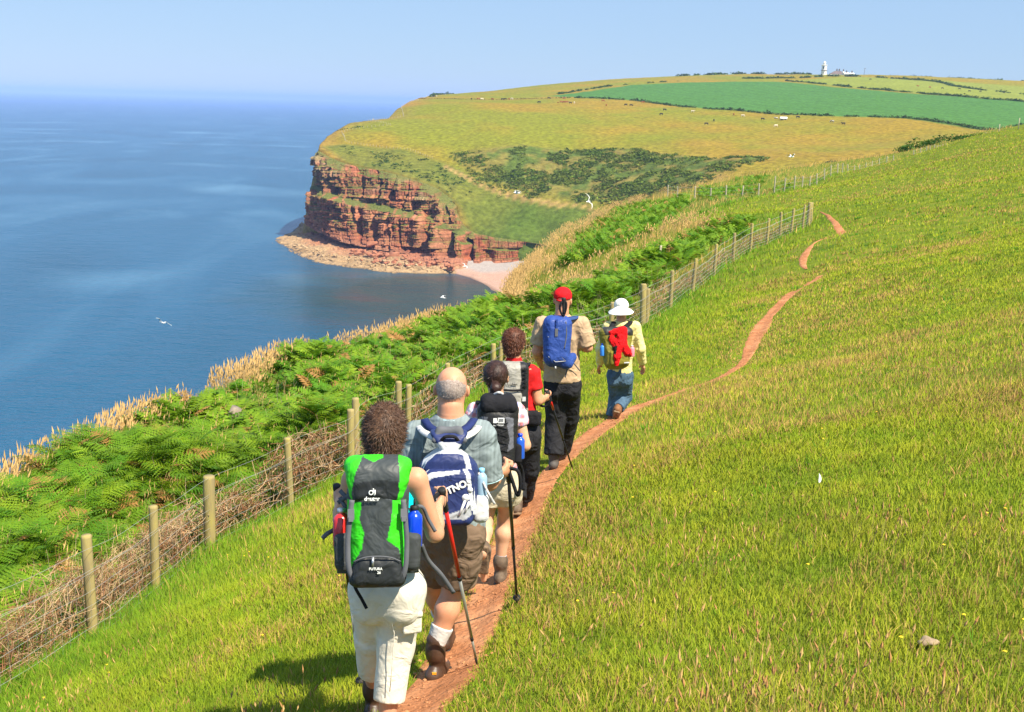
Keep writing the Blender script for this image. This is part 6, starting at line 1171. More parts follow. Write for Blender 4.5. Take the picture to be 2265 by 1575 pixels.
ring = PM(); a_ = np.linspace(0, 2*np.pi, 20); cc = J['neck']-[0, 0, .018]; ring.tube([cc+A(math.cos(t)*.079, math.sin(t)*.079, 0) for t in a_], .004, 6, False); e = J['SR']+(J['ER']-J['SR'])*.92; ax = unit(J['ER']-J['SR']); e1 = unit(np.cross(ax, (0, 1, 0))); e2 = np.cross(ax, e1)
ring.build('neck_piping', mat('pale_blue_trim', (.42, .62, .66), .8), sh2); ring = PM()
for dd in (0,): ring.tube([e+ax*dd+(e1*math.cos(t)+e2*math.sin(t))*.0805 for t in a_], .0032, 6, False)
ring.build('cuff_piping', bpy.data.materials['pale_blue_trim'], sh2)
s = Sh(.0075); s.cone(J['pel']+[0, 0, .04], J['pel']+[0, 0, -.03], .165, .165, k=.05, squash=(fwd3, .85)); M_SHORT = mat('brown_cotton', (.185, .125, .085), .85, .15, noise=(14, .10), bump=(120, .3, .002), wrinkle=(9, .8, .035))
hL = J['HL']+(J['KL']-J['HL'])*.86; hR = J['HR']+(J['KR']-J['HR'])*.84; s.cone(J['HL'], J['HL']+(J['KL']-J['HL'])*.5, .105, .10, k=.04).flat(J['HL']+(J['KL']-J['HL'])*.3, hL, .105, .100, k=.03).cone(J['HR'], J['HR']+(J['KR']-J['HR'])*.5, .118, .115, k=.04).flat(J['HR']+(J['KR']-J['HR'])*.3, hR, .115, .118, k=.03)
st = part('shorts', s, M_SHORT, m2, .007, .08, 23); pk = Sh(.006); c0 = P(1050, 1222, D-.03); Rp = np.stack([unit((.6, .8, 0)), unit((-.8, .6, 0)), A(0, 0, 1)], 1); pk.box(c0, (.055, .016, .06), rnd=.014, R=Rp).box(c0+[0.004, 0, .05], (.058, .02, .016), rnd=.012, R=Rp, k=.003); part('cargo_pocket', pk, M_SHORT, st, smooth=1)
bR = boot(m2, J['AR'], J['TR'], M_BOOTB, M_RUBBER, hi=.095, sock=(M_SOCKW, .075, J['AR']+(J['KR']-J['AR'])*.40-fwd3*.010, .0635)); boot(m2, J['AL'], J['TL'], M_BOOTB, M_RUBBER, hi=.095, sock=(M_SOCKW, .075, J['AL']+(J['KL']-J['AL'])*.38-fwd3*.010, .063))
PM().box(J['AR']+A(.0, -.068, -.100), (.012, .004, .006)).build('heel_badge', mat('orange_badge', (.8, .35, .03), .5), bR, smooth=False)
fr = frame(P(992, 1052, D-.25), (1, .12, 0), (.02, .12, 1)); up3 = fr[1][:, 2]; rt3 = fr[1][:, 0]; ow = -fr[1][:, 1]
r2 = empty('backpack', tuple(fr[0]), 'navy and white daypack with white zips and printed graffiti lettering on the balding man', 'backpack', 'backpacks worn by the hikers'); NV_ = (.022, .035, .13); WH_ = (.62, .64, .66); LG_ = (.40, .42, .45)
s = Sh(.0052); s.box((0, .01, -.01), (.150, .085, .245), rnd=.07, taper=[(0, 2, -.0)]).box((0, -.03, -.04), (.135, .08, .185), rnd=.06, k=.03)
for sd in (-1, 1): s.box((sd*.20, 0, .19), (.10, .3, .13), rnd=.0, R=np.array([[math.cos(sd*.62), 0, math.sin(sd*.62)], [0, 1, 0], [-math.sin(sd*.62), 0, math.cos(sd*.62)]]), k=.03, op='-')
zon = [([(955, 985), (975, 978), (1005, 978), (1023, 985), (1035, 1010), (1010, 1003), (965, 1004), (935, 1030), (930, 1040), (938, 1010)], WH_), ([(930, 1052), (945, 1020), (963, 1002), (948, 1012), (932, 1040), (926, 1062)], WH_), ([(1020, 982), (1034, 1000), (1046, 1050), (1052, 1110), (1058, 1140), (1044, 1138), (1040, 1080), (1030, 1030)], WH_)]
part('main_compartment', s, M_PACK, r2, .002, .06, 31, colf=pixcol(NV_, zon), xf=fr)
s = Sh(.0050); s.box((0, -.10, -.095), (.122, .042, .140), rnd=.035, taper=[(0, 2, -.03)]); s.cone((-.08, -.095, .02), (.08, -.095, .02), .035, .035, k=.03)
zon = [([(936, 1040), (950, 1025), (975, 1017), (1010, 1017), (1027, 1024), (1040, 1050), (1050, 1130), (1043, 1130), (1030, 1050), (1018, 1028), (975, 1026), (955, 1033), (938, 1052)], WH_), ([(930, 1058), (955, 1045), (1018, 1040), (1015, 1048), (960, 1056), (945, 1066), (934, 1070)], WH_), ([(925, 1125), (985, 1140), (1040, 1122), (1044, 1138), (1030, 1150), (960, 1150), (930, 1140)], LG_)]
fp2 = part('front_pocket', s, M_PACK, r2, .0015, .05, 33, colf=pixcol(NV_, zon), xf=fr)
# top flap handle, grab loop, straps
s = Sh(.005); s.cone((-.045, -.02, .235), (.045, -.02, .235), .022, .022, k=.02).cone((-.045, -.02, .235), (-.075, -.045, .19), .020, .016, k=.02).cone((.045, -.02, .235), (.075, -.045, .19), .020, .016, k=.02); part('top_trim', s, M_MGREY, r2, xf=fr)
ribbon([L2W(fr, (-.055, -.055, .175)), L2W(fr, (-.02, -.085, .215)), L2W(fr, (.02, -.085, .215)), L2W(fr, (.055, -.055, .175))], .008, .003, ow).build('grab_handle', M_BLACK, r2)
for sd in (-1, 1):
    Sx = J['SR'] if sd > 0 else J['SL']; top = Sx+A(-sd*.030, .0, .080); a0 = L2W(fr, (sd*.035, -.01, .215))
    nr_ = (0, -.7, .7); ribbon([a0, a0*.4+top*.6+A(0, -.035, .005), top+A(0, .02, .006), top+A(0, .12, -.06), top+A(0, .16, -.18)], .019, .006, nr_).build('shoulder_strap', fabric('navy_webbing', NV_), r2)
    o_ = A(sd*.032, -.006, -.022); ribbon([a0+A(sd*.03, -.01, -.02), a0*.4+top*.6+A(0, -.042, .003)+o_, top+A(0, .02, .0)+o_, top+A(0, .12, -.07)+o_], .017, .006, nr_).build('strap_padding', M_LGREY, r2)
M_PRINT = mat('white_print', (.75, .76, .76), .7)
rr = lambda a: (rt3*math.cos(a)+up3*math.sin(a), up3*math.cos(a)-rt3*math.sin(a))
x_, y_ = rr(.42); text('lettering', 'iSTNO.', .048, L2W(fr, (.022, -.149, -.035)), x_, y_, M_PRINT, fp2, bold=.0022); x_, y_ = rr(-.15); text('lettering', 'An', .045, L2W(fr, (-.085, -.147, -.085)), x_, y_, M_PRINT, fp2, bold=.0025)
pr = PM()
def disk(p, r_, m=0):
    a_ = np.arange(16)*2*np.pi/16; c = L2W(fr, p); V = np.vstack([[c+rt3*math.cos(t)*r_+up3*math.sin(t)*r_+ow*.0012 for t in a_], [c+rt3*math.cos(t)*r_-ow*.002+up3*math.sin(t)*r_ for t in a_]]); pr.add(V, [[15-i for i in range(16)]]+[[i, (i+1) % 16, 16+(i+1) % 16, 16+i] for i in range(16)])
for p, r_ in (((.100, -.143, -.045), .014), ((.092, -.1432, -.005), .010), ((.078, -.1434, -.085), .019)): disk(p, r_)
for (a, b_, r_) in (((.075, -.145, -.100), (.045, -.145, -.175), .007), ((.095, -.145, -.105), (.075, -.145, -.160), .006), ((.105, -.143, -.095), (.095, -.143, -.135), .005)): pr.add(*[t for t in tube([L2W(fr, a), L2W(fr, b_)], r_, 6)])
pr.build('print', M_PRINT, fp2); pr = PM(); disk((0.0, -.139, .005), .019); bd = pr.build('badge', M_LGREY, fp2); pr = PM(); a_ = np.linspace(0, 2*np.pi, 18); pr.tube([L2W(fr, (.014*math.cos(t), -.1415, .005+.014*math.sin(t))) for t in a_], .0018, 5, False); pr.tube([L2W(fr, (-.007, -.142, .005)), L2W(fr, (.007, -.142, .005))], .0035, 5); pr.build('badge_mark', M_BLKP, bd)
s = Sh(.006); s.box((.165, .0, -.165), (.042, .06, .075), rnd=.03); part('side_pocket', s, M_LGREY, r2, .002, .04, 35, xf=fr); s = Sh(.006); s.box((-.165, .0, -.165), (.040, .06, .075), rnd=.03); part('side_pocket', s, M_LGREY, r2, .002, .04, 36, xf=fr)
M_PET = mat('clear_plastic', (.30, .45, .60), .15, .6); bottle('clear plastic bottle with pale blue cap in the side pocket of the navy daypack', L2W(fr, (.168, -.02, -.13)), up3, .030, .165, M_PET, mat('pale_blue_cap', (.25, .6, .85), .4))
ribbon([L2W(fr, (.15, -.03, .02)), L2W(fr, (.20, -.06, -.08)), L2W(fr, (.235, -.05, -.14))], .006, .002, ow).build('side_strap', M_LGREY, r2)
pole('black pole held out in the balding man\'s right hand', gR+pd2*.03, tipR, [(0, .50, .0105, M_BLKP), (.50, .52, .012, M_RUBBER), (.52, .95, .0085, M_BLKP)], True, [gR+A(.05, -.03, .01), gR+A(.07, -.03, -.06), gR+A(.06, -.02, -.14), gR+A(.02, -.02, -.04)])

# ================================================================ 3  woman with the ponytail
D = 7.8; fw = heading(.13, 1); fwd3 = A(fw[0], fw[1], 0)
J = dict(head=P(1097, 834, D+.03), neck=P(1098, 884, D), SL=P(1052, 908, D), SR=P(1142, 908, D), chest=P(1098, 940, D+.02), waist=P(1102, 1005, D+.03), pel=P(1104, 1062, D+.02),
         EL=P(1040, 985, D-.02), WL=P(1060, 1010, D+.2), ER=P(1161, 985, D-.03), WR=P(1150, 975, D+.22), HL=P(1083, 1080, D+.02), HR=P(1124, 1078, D+.02), KL=P(1074, 1150, D+.04), AL=P(1068, 1222, D-.18), TL=P(1070, 1292, D-.08),
         KR=P(1117, 1146, D+.14), AR=P(1107, 1242, D+.10), TR=P(1110, 1262, D+.25))
J['base'] = A(J['pel'][0], J['pel'][1], near_z(J['pel'][0], J['pel'][1]))
w3, q, R = body('p3', 'young woman with a dark ponytail, red and white checked blouse and beige shorts', J, M_SKIN_C, fw, .86, hands=[('R', P(1148, 972, D+.27), (0, 0, 1), (1, 0, .2), False), ('L', P(1062, 1010, D+.27), (0, 0, 1), (-1, 0, .2), False)], female=True, nr=.050, hs=.97, headdir=(.05, 1, -.08))
M_H3 = hairmat('hair_dark_brown', (.018, .008, .006), (.065, .028, .02)); hh = hair_shell('hair', w3, q, R, M_H3, [((0, -.018, .025), (.086, .104, .096)), ((0, -.06, -.02), (.055, .05, .06))], [((0, .10, -.05), (.075, .085, .09)), ((.09, .03, -.12), (.05, .1, .07)), ((-.09, .03, -.12), (.05, .1, .07))], .003, .03, 6, (700, .03, .0012))
s = Sh(.006); s.cone(q(0, -.105, -.015), q(.01, -.145, -.045), .026, .034, k=.02).cone(q(.01, -.145, -.045), q(.0, -.14, -.11), .034, .030, k=.02).cone(q(.0, -.14, -.11), q(-.02, -.13, -.175), .028, .010, k=.02); part('ponytail', s, M_H3, hh, .003, .02, 8); PM().tube([q(-.012, -.13, -.008), q(.012, -.13, -.006)], .006, 6).build('hair_clip', M_METAL, hh)
def check(V, N_):
    u = (V[:, 0]-V[:, 2]*.1)/.055; w = V[:, 2]/.055; a = (np.sin(u*2*np.pi) > .1)*1.; b_ = (np.sin(w*2*np.pi) > .1)*1.; t = (a+b_)/2; c = np.array([.80, .74, .74])+(np.array([.72, .10, .13])-np.array([.80, .74, .74]))*(t*.75)[:, None]; bl = (np.sin(u*4*np.pi+1) > .93); c[bl] = (.25, .3, .6); return c
M_CHECK = mat('checked_cotton', tint=True, base=(1, 1, 1), noise=(30, .06), rough=.85, spec=.12, wrinkle=(14, .5, .02))
s = Sh(.007); sq = (fwd3, .70); s.cone(J['pel'], J['waist'], .135, .120, k=.05, squash=sq).cone(J['waist'], J['chest'], .120, .132, k=.05, squash=sq).cone(J['chest'], J['neck']-[0, 0, .06], .130, .075, k=.05, squash=sq)
for a in 'LR': e = J['E'+a]; sh = J['S'+a]; s.cone(sh, sh+(e-sh)*.25, .060, .066, k=.03).flat(sh+(e-sh)*.1, sh+(e-sh)*.42, .066, .060, k=.02)
s.cone(J['neck']-[0, 0, .03], J['neck']+[0, 0, .005], .064, .060, k=.02); s.cut(J['pel']-[0, 0, .01], (0, 0, -1)); part('blouse', s, M_CHECK, w3, .005, .06, 41, colf=check)
s = Sh(.007); M_BEIGE = mat('beige_cotton', (.60, .52, .38), .85, .15, noise=(14, .06), bump=(120, .3, .002), wrinkle=(12, .6, .02)); s.cone(J['pel']+[0, 0, .03], J['pel']+[0, 0, -.03], .138, .145, k=.05, squash=(fwd3, .85))
for a in 'LR': k_, h_ = J['K'+a], J['H'+a]; s.cone(h_, h_+(k_-h_)*.2, .098, .098, k=.03).flat(h_, h_+(k_-h_)*(.44 if a == 'L' else .30), .098, .102, k=.03)
st = part('shorts', s, M_BEIGE, w3, .004, .07, 43)
for a in 'LR': k_, h_ = J['K'+a], J['H'+a]; f_ = .40 if a == 'L' else .27; ax = unit(k_-h_); e1 = unit(np.cross(ax, (0, 1, 0))); e2 = np.cross(ax, e1); a_ = np.linspace(0, 2*np.pi, 20); PM().tube([h_+(k_-h_)*f_+(e1*math.cos(t)+e2*math.sin(t))*.102 for t in a_], .006, 6, False).build('turn_up', M_BEIGE, st)
M_SHOE = mat('tan_suede', (.15, .11, .08), .8, .2, noise=(25, .35)); M_TREAD = mat('worn_tread', ramp=[(.35, (.10, .07, .05)), (.6, (.30, .20, .12))], noise=(22, 0), rough=.85, bump=(60, .8, .004)); boot(w3, J['AR'], J['TR'], M_SHOE, M_RUBBER, hi=.055, sock=(M_SOCKG, .045, J['AR']+(J['KR']-J['AR'])*.17-fwd3*.004, .041), rs=.86)
tz = unit(J['TL']-J['AL']); upv = unit(np.cross(np.cross(tz, fwd3*-1), tz)); boot(w3, J['AL'], J['AL']+tz*.2, M_SHOE, M_TREAD, up=unit(fwd3+A(0, 0, .25)), hi=.045, rs=.86)
part('sock', Sh(.006).cone(J['AL']+(J['KL']-J['AL'])*.02, J['AL']+(J['KL']-J['AL'])*.15, .040, .042, k=.01), M_SOCKG, w3)
fr = frame(P(1101, 952, D-.21), (1, .10, 0), (.04, .12, 1)); up3 = fr[1][:, 2]; rt3 = fr[1][:, 0]; ow = -fr[1][:, 1]
r3 = empty('backpack', tuple(fr[0]), 'black backpack with grey side panels and crossed elastic cord on the ponytailed woman', 'backpack', 'backpacks worn by the hikers'); BK = (.020, .020, .022); GY = (.13, .135, .16)
s = Sh(.0055); s.box((0, 0, -.03), (.128, .085, .225), rnd=.06, taper=[(0, 2, -.10)]).box((0, -.04, -.04), (.09, .06, .18), rnd=.045, k=.03); part('main_compartment', s, M_PACK, r3, .003, .05, 51, colf=pixcol(BK, [([(1060, 922), (1080, 922), (1070, 945), (1062, 945)], GY), ([(1120, 925), (1136, 925), (1136, 990), (1122, 1000), (1130, 960)], GY), ([(1118, 922), (1135, 925), (1128, 975)], GY)]), xf=fr)
s = Sh(.0055); s.box((0, -.005, .19), (.118, .095, .055), rnd=.045).cone((-.08, -.06, .165), (.08, -.06, .165), .04, .04, k=.03); ld = part('lid', s, M_BLACK, r3, .003, .05, 52, xf=fr)
cd = PM(); zz = [.07, .02, -.03, -.08, -.13]
for i in range(4): cd.tube([L2W(fr, (-.06, -.105, zz[i])), L2W(fr, (0, -.112, (zz[i]+zz[i+1])/2)), L2W(fr, (.06, -.105, zz[i+1]))], .0025, 5).tube([L2W(fr, (.06, -.105, zz[i])), L2W(fr, (-.06, -.105, zz[i+1]))], .0025, 5)
cd.build('elastic_cord', M_BLACK, r3); em = PM()
for (x_, z_, w_, h_) in ((-.028, .082, .012, .016), (.012, .083, .022, .018), (-.008, .075, .010, .006)): em.box(L2W(fr, (x_, -.106, z_)), (w_, .0015, h_), fr[1])
em.build('emblem', M_PRINT, r3, smooth=False); em = PM()
for z_ in (.076, .084, .091): em.box(L2W(fr, (.012, -.108, z_)), (.015, .001, .0018), fr[1])
em.build('emblem_mark', M_BLKP, r3, smooth=False); text('lettering', 'karrimor', .019, L2W(fr, (-.004, -.107, .052)), rt3, up3, M_PRINT, r3, bold=.0003)
for sd in (-1, 1):
    s = Sh(.006); s.box((sd*.135, 0, -.15), (.03, .055, .07), rnd=.025); part('side_pocket', s, M_BLACK, r3, xf=fr); Sx = J['SR'] if sd > 0 else J['SL']; top = Sx+A(-sd*.025, 0, .062); ribbon([L2W(fr, (sd*.06, .03, .20)), top+A(0, -.03, .0), top+A(0, .05, -.01), top+A(0, .13, -.12)], .024, .006, (0, -.5, .8)).build('shoulder_strap', M_BLACK, r3)
ribbon([L2W(fr, (.13, -.03, -.20)), P(1156, 1045, D-.12), P(1158, 1085, D-.12)], .012, .003, ow).build('loose_strap', M_BLACK, r3); ribbon([L2W(fr, (-.03, -.02, .245)), L2W(fr, (0, -.045, .262)), L2W(fr, (.03, -.02, .245))], .008, .003, ow).build('grab_handle', M_LGREY, r3)
bottle('blue plastic bottle in the side pocket of the black backpack', L2W(fr, (.150, -.015, -.19)), up3, .032, .165, mat('blue_plastic', (.02, .10, .55), .2, .6), M_BLUEB)

# ================================================================ 4  woman in red
D = 9.7; fw = heading(.16, 1); fwd3 = A(fw[0], fw[1], 0)
J = dict(head=P(1137, 759, D+.03), neck=P(1137, 800, D), SL=P(1102, 822, D), SR=P(1175, 822, D), chest=P(1140, 850, D+.02), waist=P(1146, 900, D+.02), pel=P(1152, 950, D+.02),
         EL=P(1090, 880, D), WL=P(1100, 885, D+.2), ER=P(1190, 885, D-.02), WR=P(1205, 880, D+.20), HL=P(1137, 962, D+.02), HR=P(1170, 962, D+.0), KL=P(1140, 1030, D+.18), AL=P(1142, 1108, D-.02), TL=P(1146, 1128, D+.1), KR=P(1170, 1035, D+.10), AR=P(1156, 1100, D+.30), TR=P(1160, 1112, D+.45))
J['base'] = A(J['pel'][0], J['pel'][1], near_z(J['pel'][0], J['pel'][1]))
gR = P(1213, 872, D+.25); tipR = P(1267, 1063, 10.9); tipR[2] = near_z(tipR[0], tipR[1]); pd4 = unit(gR-tipR)
w4, q, R = body('p4', 'woman with short auburn hair, red polo shirt and black trousers', J, M_SKIN_B, fw, .98, hands=[('R', P(1212, 877, D+.25), pd4, (.5, -.6, .3), True), ('L', P(1100, 885, D+.26), (0, 0, 1), (-1, 0, .2), False)], female=True, headdir=(.25, 1, -.05))
M_H4 = hairmat('hair_auburn', (.06, .016, .008), (.20, .07, .035)); hair_shell('hair', w4, q, R, M_H4, [((0, -.02, .034), (.092, .106, .10)), ((0, -.05, -.03), (.072, .065, .075))], [((0, .10, -.04), (.075, .085, .09)), ((0, -.03, -.165), (.11, .11, .06))], .006, .020, 9, (4000, .032, .0018))
M_REDF = fabric('red_cotton', (.62, .018, .020)); s = Sh(.008); sq = (fwd3, .72); s.cone(J['pel']+[0, 0, .02], J['waist'], .150, .138, k=.05, squash=sq).cone(J['waist'], J['chest'], .138, .148, k=.05, squash=sq).cone(J['chest'], J['neck']-[0, 0, .06], .148, .085, k=.05, squash=sq).cone(J['SL'], J['SR'], .062, .062, k=.05).cone(J['neck']-[0, 0, .04], J['neck']+[0, 0, .0], .072, .068, k=.02)
for a in 'LR': e = J['E'+a]; sh = J['S'+a]; s.flat(sh, sh+(e-sh)*.62, .070, .068, k=.04)
s.cut(J['pel'], (0, 0, -1)); part('polo_shirt', s, M_REDF, w4, .006, .08, 61)
def trousers(root, J, fwd3, m, rh, rk, ra, seed, hem=.06, name='trousers', fold=.008, kn=1.0):
    s = Sh(.0085); s.cone(J['pel']+[0, 0, .06], J['pel']+[0, 0, -.02], rh*1.40, rh*1.48, k=.05, squash=(fwd3, .80))
    for a in 'LR':
        h_, k_, an = J['H'+a], J['K'+a]-fwd3*.010, J['A'+a]-fwd3*.014; e = an+(k_-an)*hem; s.cone(h_-fwd3*.03+[0, 0, .0], h_-fwd3*.04-[0, 0, .05], rh*.9, rh*.9, k=.05).cone(h_, k_, rh, rk, k=.03).flat(k_+unit(k_-e)*.02, e, rk, ra, k=.03)
    return part(name, s, m, root, fold, .085, seed, stretch=(1, 1, .6))
M_BTR = mat('black_trousers', (.020, .020, .024), .8, .2, noise=(14, .15), bump=(120, .2, .002), wrinkle=(8, .9, .04)); trousers(w4, J, fwd3, M_BTR, .105, .090, .092, 63)
M_SOCK0 = M_SOCKG; boot(w4, J['AL'], J['TL'], M_SHOE, M_TREAD, up=unit((.0, .35, 1)), hi=.08); boot(w4, J['AR'], J['TR'], M_SHOE, M_RUBBER, hi=.08)
fr = frame(P(1135, 858, D-.20), (1, .10, 0), (.05, .10, 1)); up3 = fr[1][:, 2]; rt3 = fr[1][:, 0]; ow = -fr[1][:, 1]
r4 = empty('backpack', tuple(fr[0]), 'light grey and black backpack on the woman in the red shirt', 'backpack', 'backpacks worn by the hikers'); GL = (.33, .315, .28)
s = Sh(.006); s.box((0, 0, -.03), (.125, .085, .25), rnd=.06).box((-.03, -.05, -.0), (.085, .05, .20), rnd=.045, k=.02); part('main_compartment', s, M_PACK, r4, .004, .05, 71, colf=pixcol(GL, [([(1150, 800), (1180, 800), (1180, 900), (1160, 905), (1148, 870), (1153, 840)], BK)]), xf=fr)
s = Sh(.006); s.box((-.02, -.085, -.10), (.085, .035, .085), rnd=.03); part('front_pocket', s, fabric('stone_fabric', GL), r4, .004, .04, 72, xf=fr); ribbon([L2W(fr, (-.10, -.118, .0)), L2W(fr, (0, -.125, -.004)), L2W(fr, (.07, -.115, .0))], .009, .003, ow).build('pocket_strap', M_BLACK, r4)
text('lettering', 'L.L.Bean', .024, L2W(fr, (-.018, -.112, .045)), rt3, up3, M_BLKP, r4, bold=.0004); cd = PM()
for i in range(5): cd.tube([L2W(fr, (.075, -.10, .18-.035*i)), L2W(fr, (.105, -.095, .165-.035*i))], .0035, 5).tube([L2W(fr, (.105, -.095, .18-.035*i)), L2W(fr, (.075, -.10, .165-.035*i))], .0035, 5)
cd.build('elastic_cord', M_BLACK, r4); PM().box(L2W(fr, (.08, -.118, -.075)), (.014, .004, .018), fr[1]).build('buckle', M_LGREY, r4, smooth=False)
for sd in (-1, 1): Sx = J['SR'] if sd > 0 else J['SL']; top = Sx+A(-sd*.035, 0, .068); ribbon([L2W(fr, (sd*.06, .03, .20)), top+A(0, -.03, .0), top+A(0, .05, -.01), top+A(0, .13, -.12)], .026, .006, (0, -.5, .8)).build('shoulder_strap', M_BLACK, r4)
s = Sh(.007); s.box(P(1178, 925, D-.10), (.075, .045, .065), rnd=.035); wp = part('hip_pouch', s, M_BLACK, r4, .003, .04, 73)
s = Sh(.006); s.cone(P(1190, 915, D-.11), P(1193, 930, D-.11), .022, .020, k=.01); part('yellow_map_roll', s, mat('yellow_plastic', (.80, .50, .03), .5), r4, .003, .02, 74)
pole('black pole with a red collar in the right hand of the woman in red', gR+pd4*.03, tipR, [(0, .12, .0105, M_REDP), (.12, .52, .0095, M_BLKP), (.52, .54, .012, M_RUBBER), (.54, .95, .008, M_BLKP)], False, [gR+A(-.05, -.04, -.02), gR+A(-.07, -.04, -.09), gR+A(-.02, -.03, -.10), gR+A(.02, -.03, -.04)])

# ================================================================ 5  tall man with the red cap
D = 11.4; fw = heading(.14, 1); fwd3 = A(fw[0], fw[1], 0)
J = dict(head=P(1245, 664, D+.03), neck=P(1243, 699, D), SL=P(1201, 718, D), SR=P(1285, 718, D), chest=P(1243, 745, D+.02), waist=P(1243, 795, D+.03), pel=P(1243, 838, D+.02),
         EL=P(1188, 778, D-.02), WL=P(1196, 808, D+.20), ER=P(1300, 768, D-.02), WR=P(1284, 768, D+.24), HL=P(1228, 850, D+.02), HR=P(1262, 850, D+.02), KL=P(1228, 930, D+.10), AL=P(1225, 1008, D-.02), TL=P(1228, 1018, D+.14), KR=P(1259, 925, D+.22), AR=P(1241, 995, D+.42), TR=P(1246, 1000, D+.58))
J['base'] = A(J['pel'][0], J['pel'][1], near_z(J['pel'][0], J['pel'][1]))
m5, q, R = body('p5', 'tall man in a red cap, sand-coloured shirt and long black trousers', J, M_SKIN_B, fw, 1.08, hands=[('R', P(1280, 768, D+.30), (0, 0, 1), (1, 0, .2), False), ('L', P(1198, 810, D+.26), (0, 0, 1), (-1, 0, .2), False)], nr=.064, hs=1.02, headdir=(.25, 1, -.05))
M_CAP = fabric('red_cap_cotton', (.70, .012, .018)); s = Sh(.0055); s.ell(q(0, -.012, .045), (.090, .106, .088), R, k=.01); s.cut(q(0, 0, .018), -R[:, 2]); s.ell(q(0, -.125, .012), (.038, .045, .030), R, k=.004, op='-'); cp = part('cap', s, M_CAP, m5, .0015, .03, 81)
s = Sh(.005); s.ell(q(0, .125, .022), (.062, .075, .010), R, k=.005); part('peak', s, M_CAP, cp); PM().tube([q(-.04, -.108, .014), q(0, -.122, .010), q(.04, -.108, .014)], .008, 6).build('cap_strap', M_CAP, cp)
gl = PM(); gl.tube([q(.083, -.02, .002), q(.082, .04, .008), q(.07, .09, .010)], .004, 5).tube([q(-.083, -.02, .002), q(-.082, .04, .008), q(-.07, .09, .010)], .004, 5).tube([q(-.07, .09, .01), q(-.03, .105, .008), q(.03, .105, .008), q(.07, .09, .01)], .010, 6); gl.build('sunglasses', M_BLKP, m5)
M_SAND = mat('sand_cotton', (.50, .345, .215), .85, .15, noise=(25, .06), bump=(120, .25, .002), wrinkle=(8, .8, .035)); s = Sh(.0085); sq = (fwd3, .72); s.cone(J['pel']+[0, 0, .0], J['waist'], .190, .165, k=.05, squash=sq).cone(J['waist'], J['chest'], .160, .175, k=.05, squash=sq).cone(J['chest'], J['neck']-[0, 0, .08], .170, .095, k=.06, squash=sq).cone(J['SL'], J['SR'], .072, .072, k=.06).flat(J['neck']-[0, 0, .06], J['neck']+[0, 0, .012], .092, .076, k=.02)
for a in 'LR': e = J['E'+a]; sh = J['S'+a]; s.cone(sh, sh+(e-sh)*.4, .080, .082, k=.04).flat(sh+(e-sh)*.3, sh+(e-sh)*(.75 if a == 'L' else .95), .080, .088, k=.03)
s.cut(J['pel']-[0, 0, .02], (0, 0, -1)); part('shirt', s, M_SAND, m5, .009, .09, 83); trousers(m5, J, fwd3, M_BTR, .108, .097, .100, 85, .03)
M_BG = mat('grey_boot', (.10, .09, .085), .7); boot(m5, J['AL'], J['TL'], M_BG, M_RUBBER, hi=.07); boot(m5, J['AR'], J['TR'], M_BG, M_RUBBER, hi=.07)
fr = frame(P(1232, 757, D-.24), (1, .08, 0), (.02, .10, 1)); up3 = fr[1][:, 2]; rt3 = fr[1][:, 0]; ow = -fr[1][:, 1]; BL = (.028, .070, .30)
r5 = empty('backpack', tuple(fr[0]), 'royal blue backpack with zigzag cord on the man in the red cap', 'backpack', 'backpacks worn by the hikers'); s = Sh(.0065); s.box((0, 0, 0.01), (.135, .09, .25), rnd=.085, taper=[(0, 2, -.08)]).box((0, -.05, 0.02), (.105, .05, .21), rnd=.045, k=.03).cone((.10, -.02, -.20), (.16, .06, -.15), .06, .045, k=.04); part('main_compartment', s, M_PACK, r5, .005, .06, 91, colf=lambda V, N_: np.tile(BL, (len(V), 1)), xf=fr)
ribbon([L2W(fr, (-.02, -.098, .23)), L2W(fr, (-.02, -.108, .17)), L2W(fr, (-.02, -.108, .12))], .012, .003, ow).build('daisy_chain', fabric('blue_webbing', (.02, .05, .22)), r5); PM().box(L2W(fr, (-.02, -.110, .105)), (.014, .003, .038), fr[1]).build('patch', M_MGREY, r5, smooth=False)
ribbon([L2W(fr, (.07, -.098, .21)), L2W(fr, (.078, -.103, .08)), L2W(fr, (.06, -.104, -.05))], .005, .003, ow).build('zip', M_MGREY, r5); cd = PM(); zg = [(-.10, .06), (.06, .04), (-.08, -.02), (.08, -.06), (-.09, -.10), (.03, -.13), (.08, -.17), (-.02, -.18), (-.09, -.13)]; cd.tube([L2W(fr, (a, -.105+abs(a)*.12, b_)) for a, b_ in zg], .003, 5); cd.build('zigzag_cord', M_LGREY, r5); PM().tube([L2W(fr, (-.02, -.09, -.225)), L2W(fr, (-.018, -.09, -.25))], .008, 6).build('tail_light', M_LGREY, r5)
for sd in (-1, 1): Sx = J['SR'] if sd > 0 else J['SL']; top = Sx+A(-sd*.055, 0, .078); ribbon([L2W(fr, (sd*.07, .0, .22)), top+A(0, -.04, .0), top+A(0, .05, -.01), top+A(0, .13, -.12)], .026, .007, (0, -.5, .8)).build('shoulder_strap', fabric('blue_strap', (.04, .08, .22)), r5)
ribbon([P(1283, 820, D-.1), P(1262, 800, D-.16), P(1250, 835, D-.2)], .006, .002, ow).build('loose_strap', M_MGREY, r5)
gp = P(1247, 661, D-.24); pole('folded pole stowed upright on the blue backpack', gp, P(1248, 760, D-.27), [(0, .95, .009, M_BLKP)], False, [gp+A(-.02, -.02, -.03), gp+A(-.035, -.02, -.09), gp+A(.0, -.02, -.16), gp+A(.025, -.02, -.09), gp+A(.02, -.01, -.03)], r=1.1)

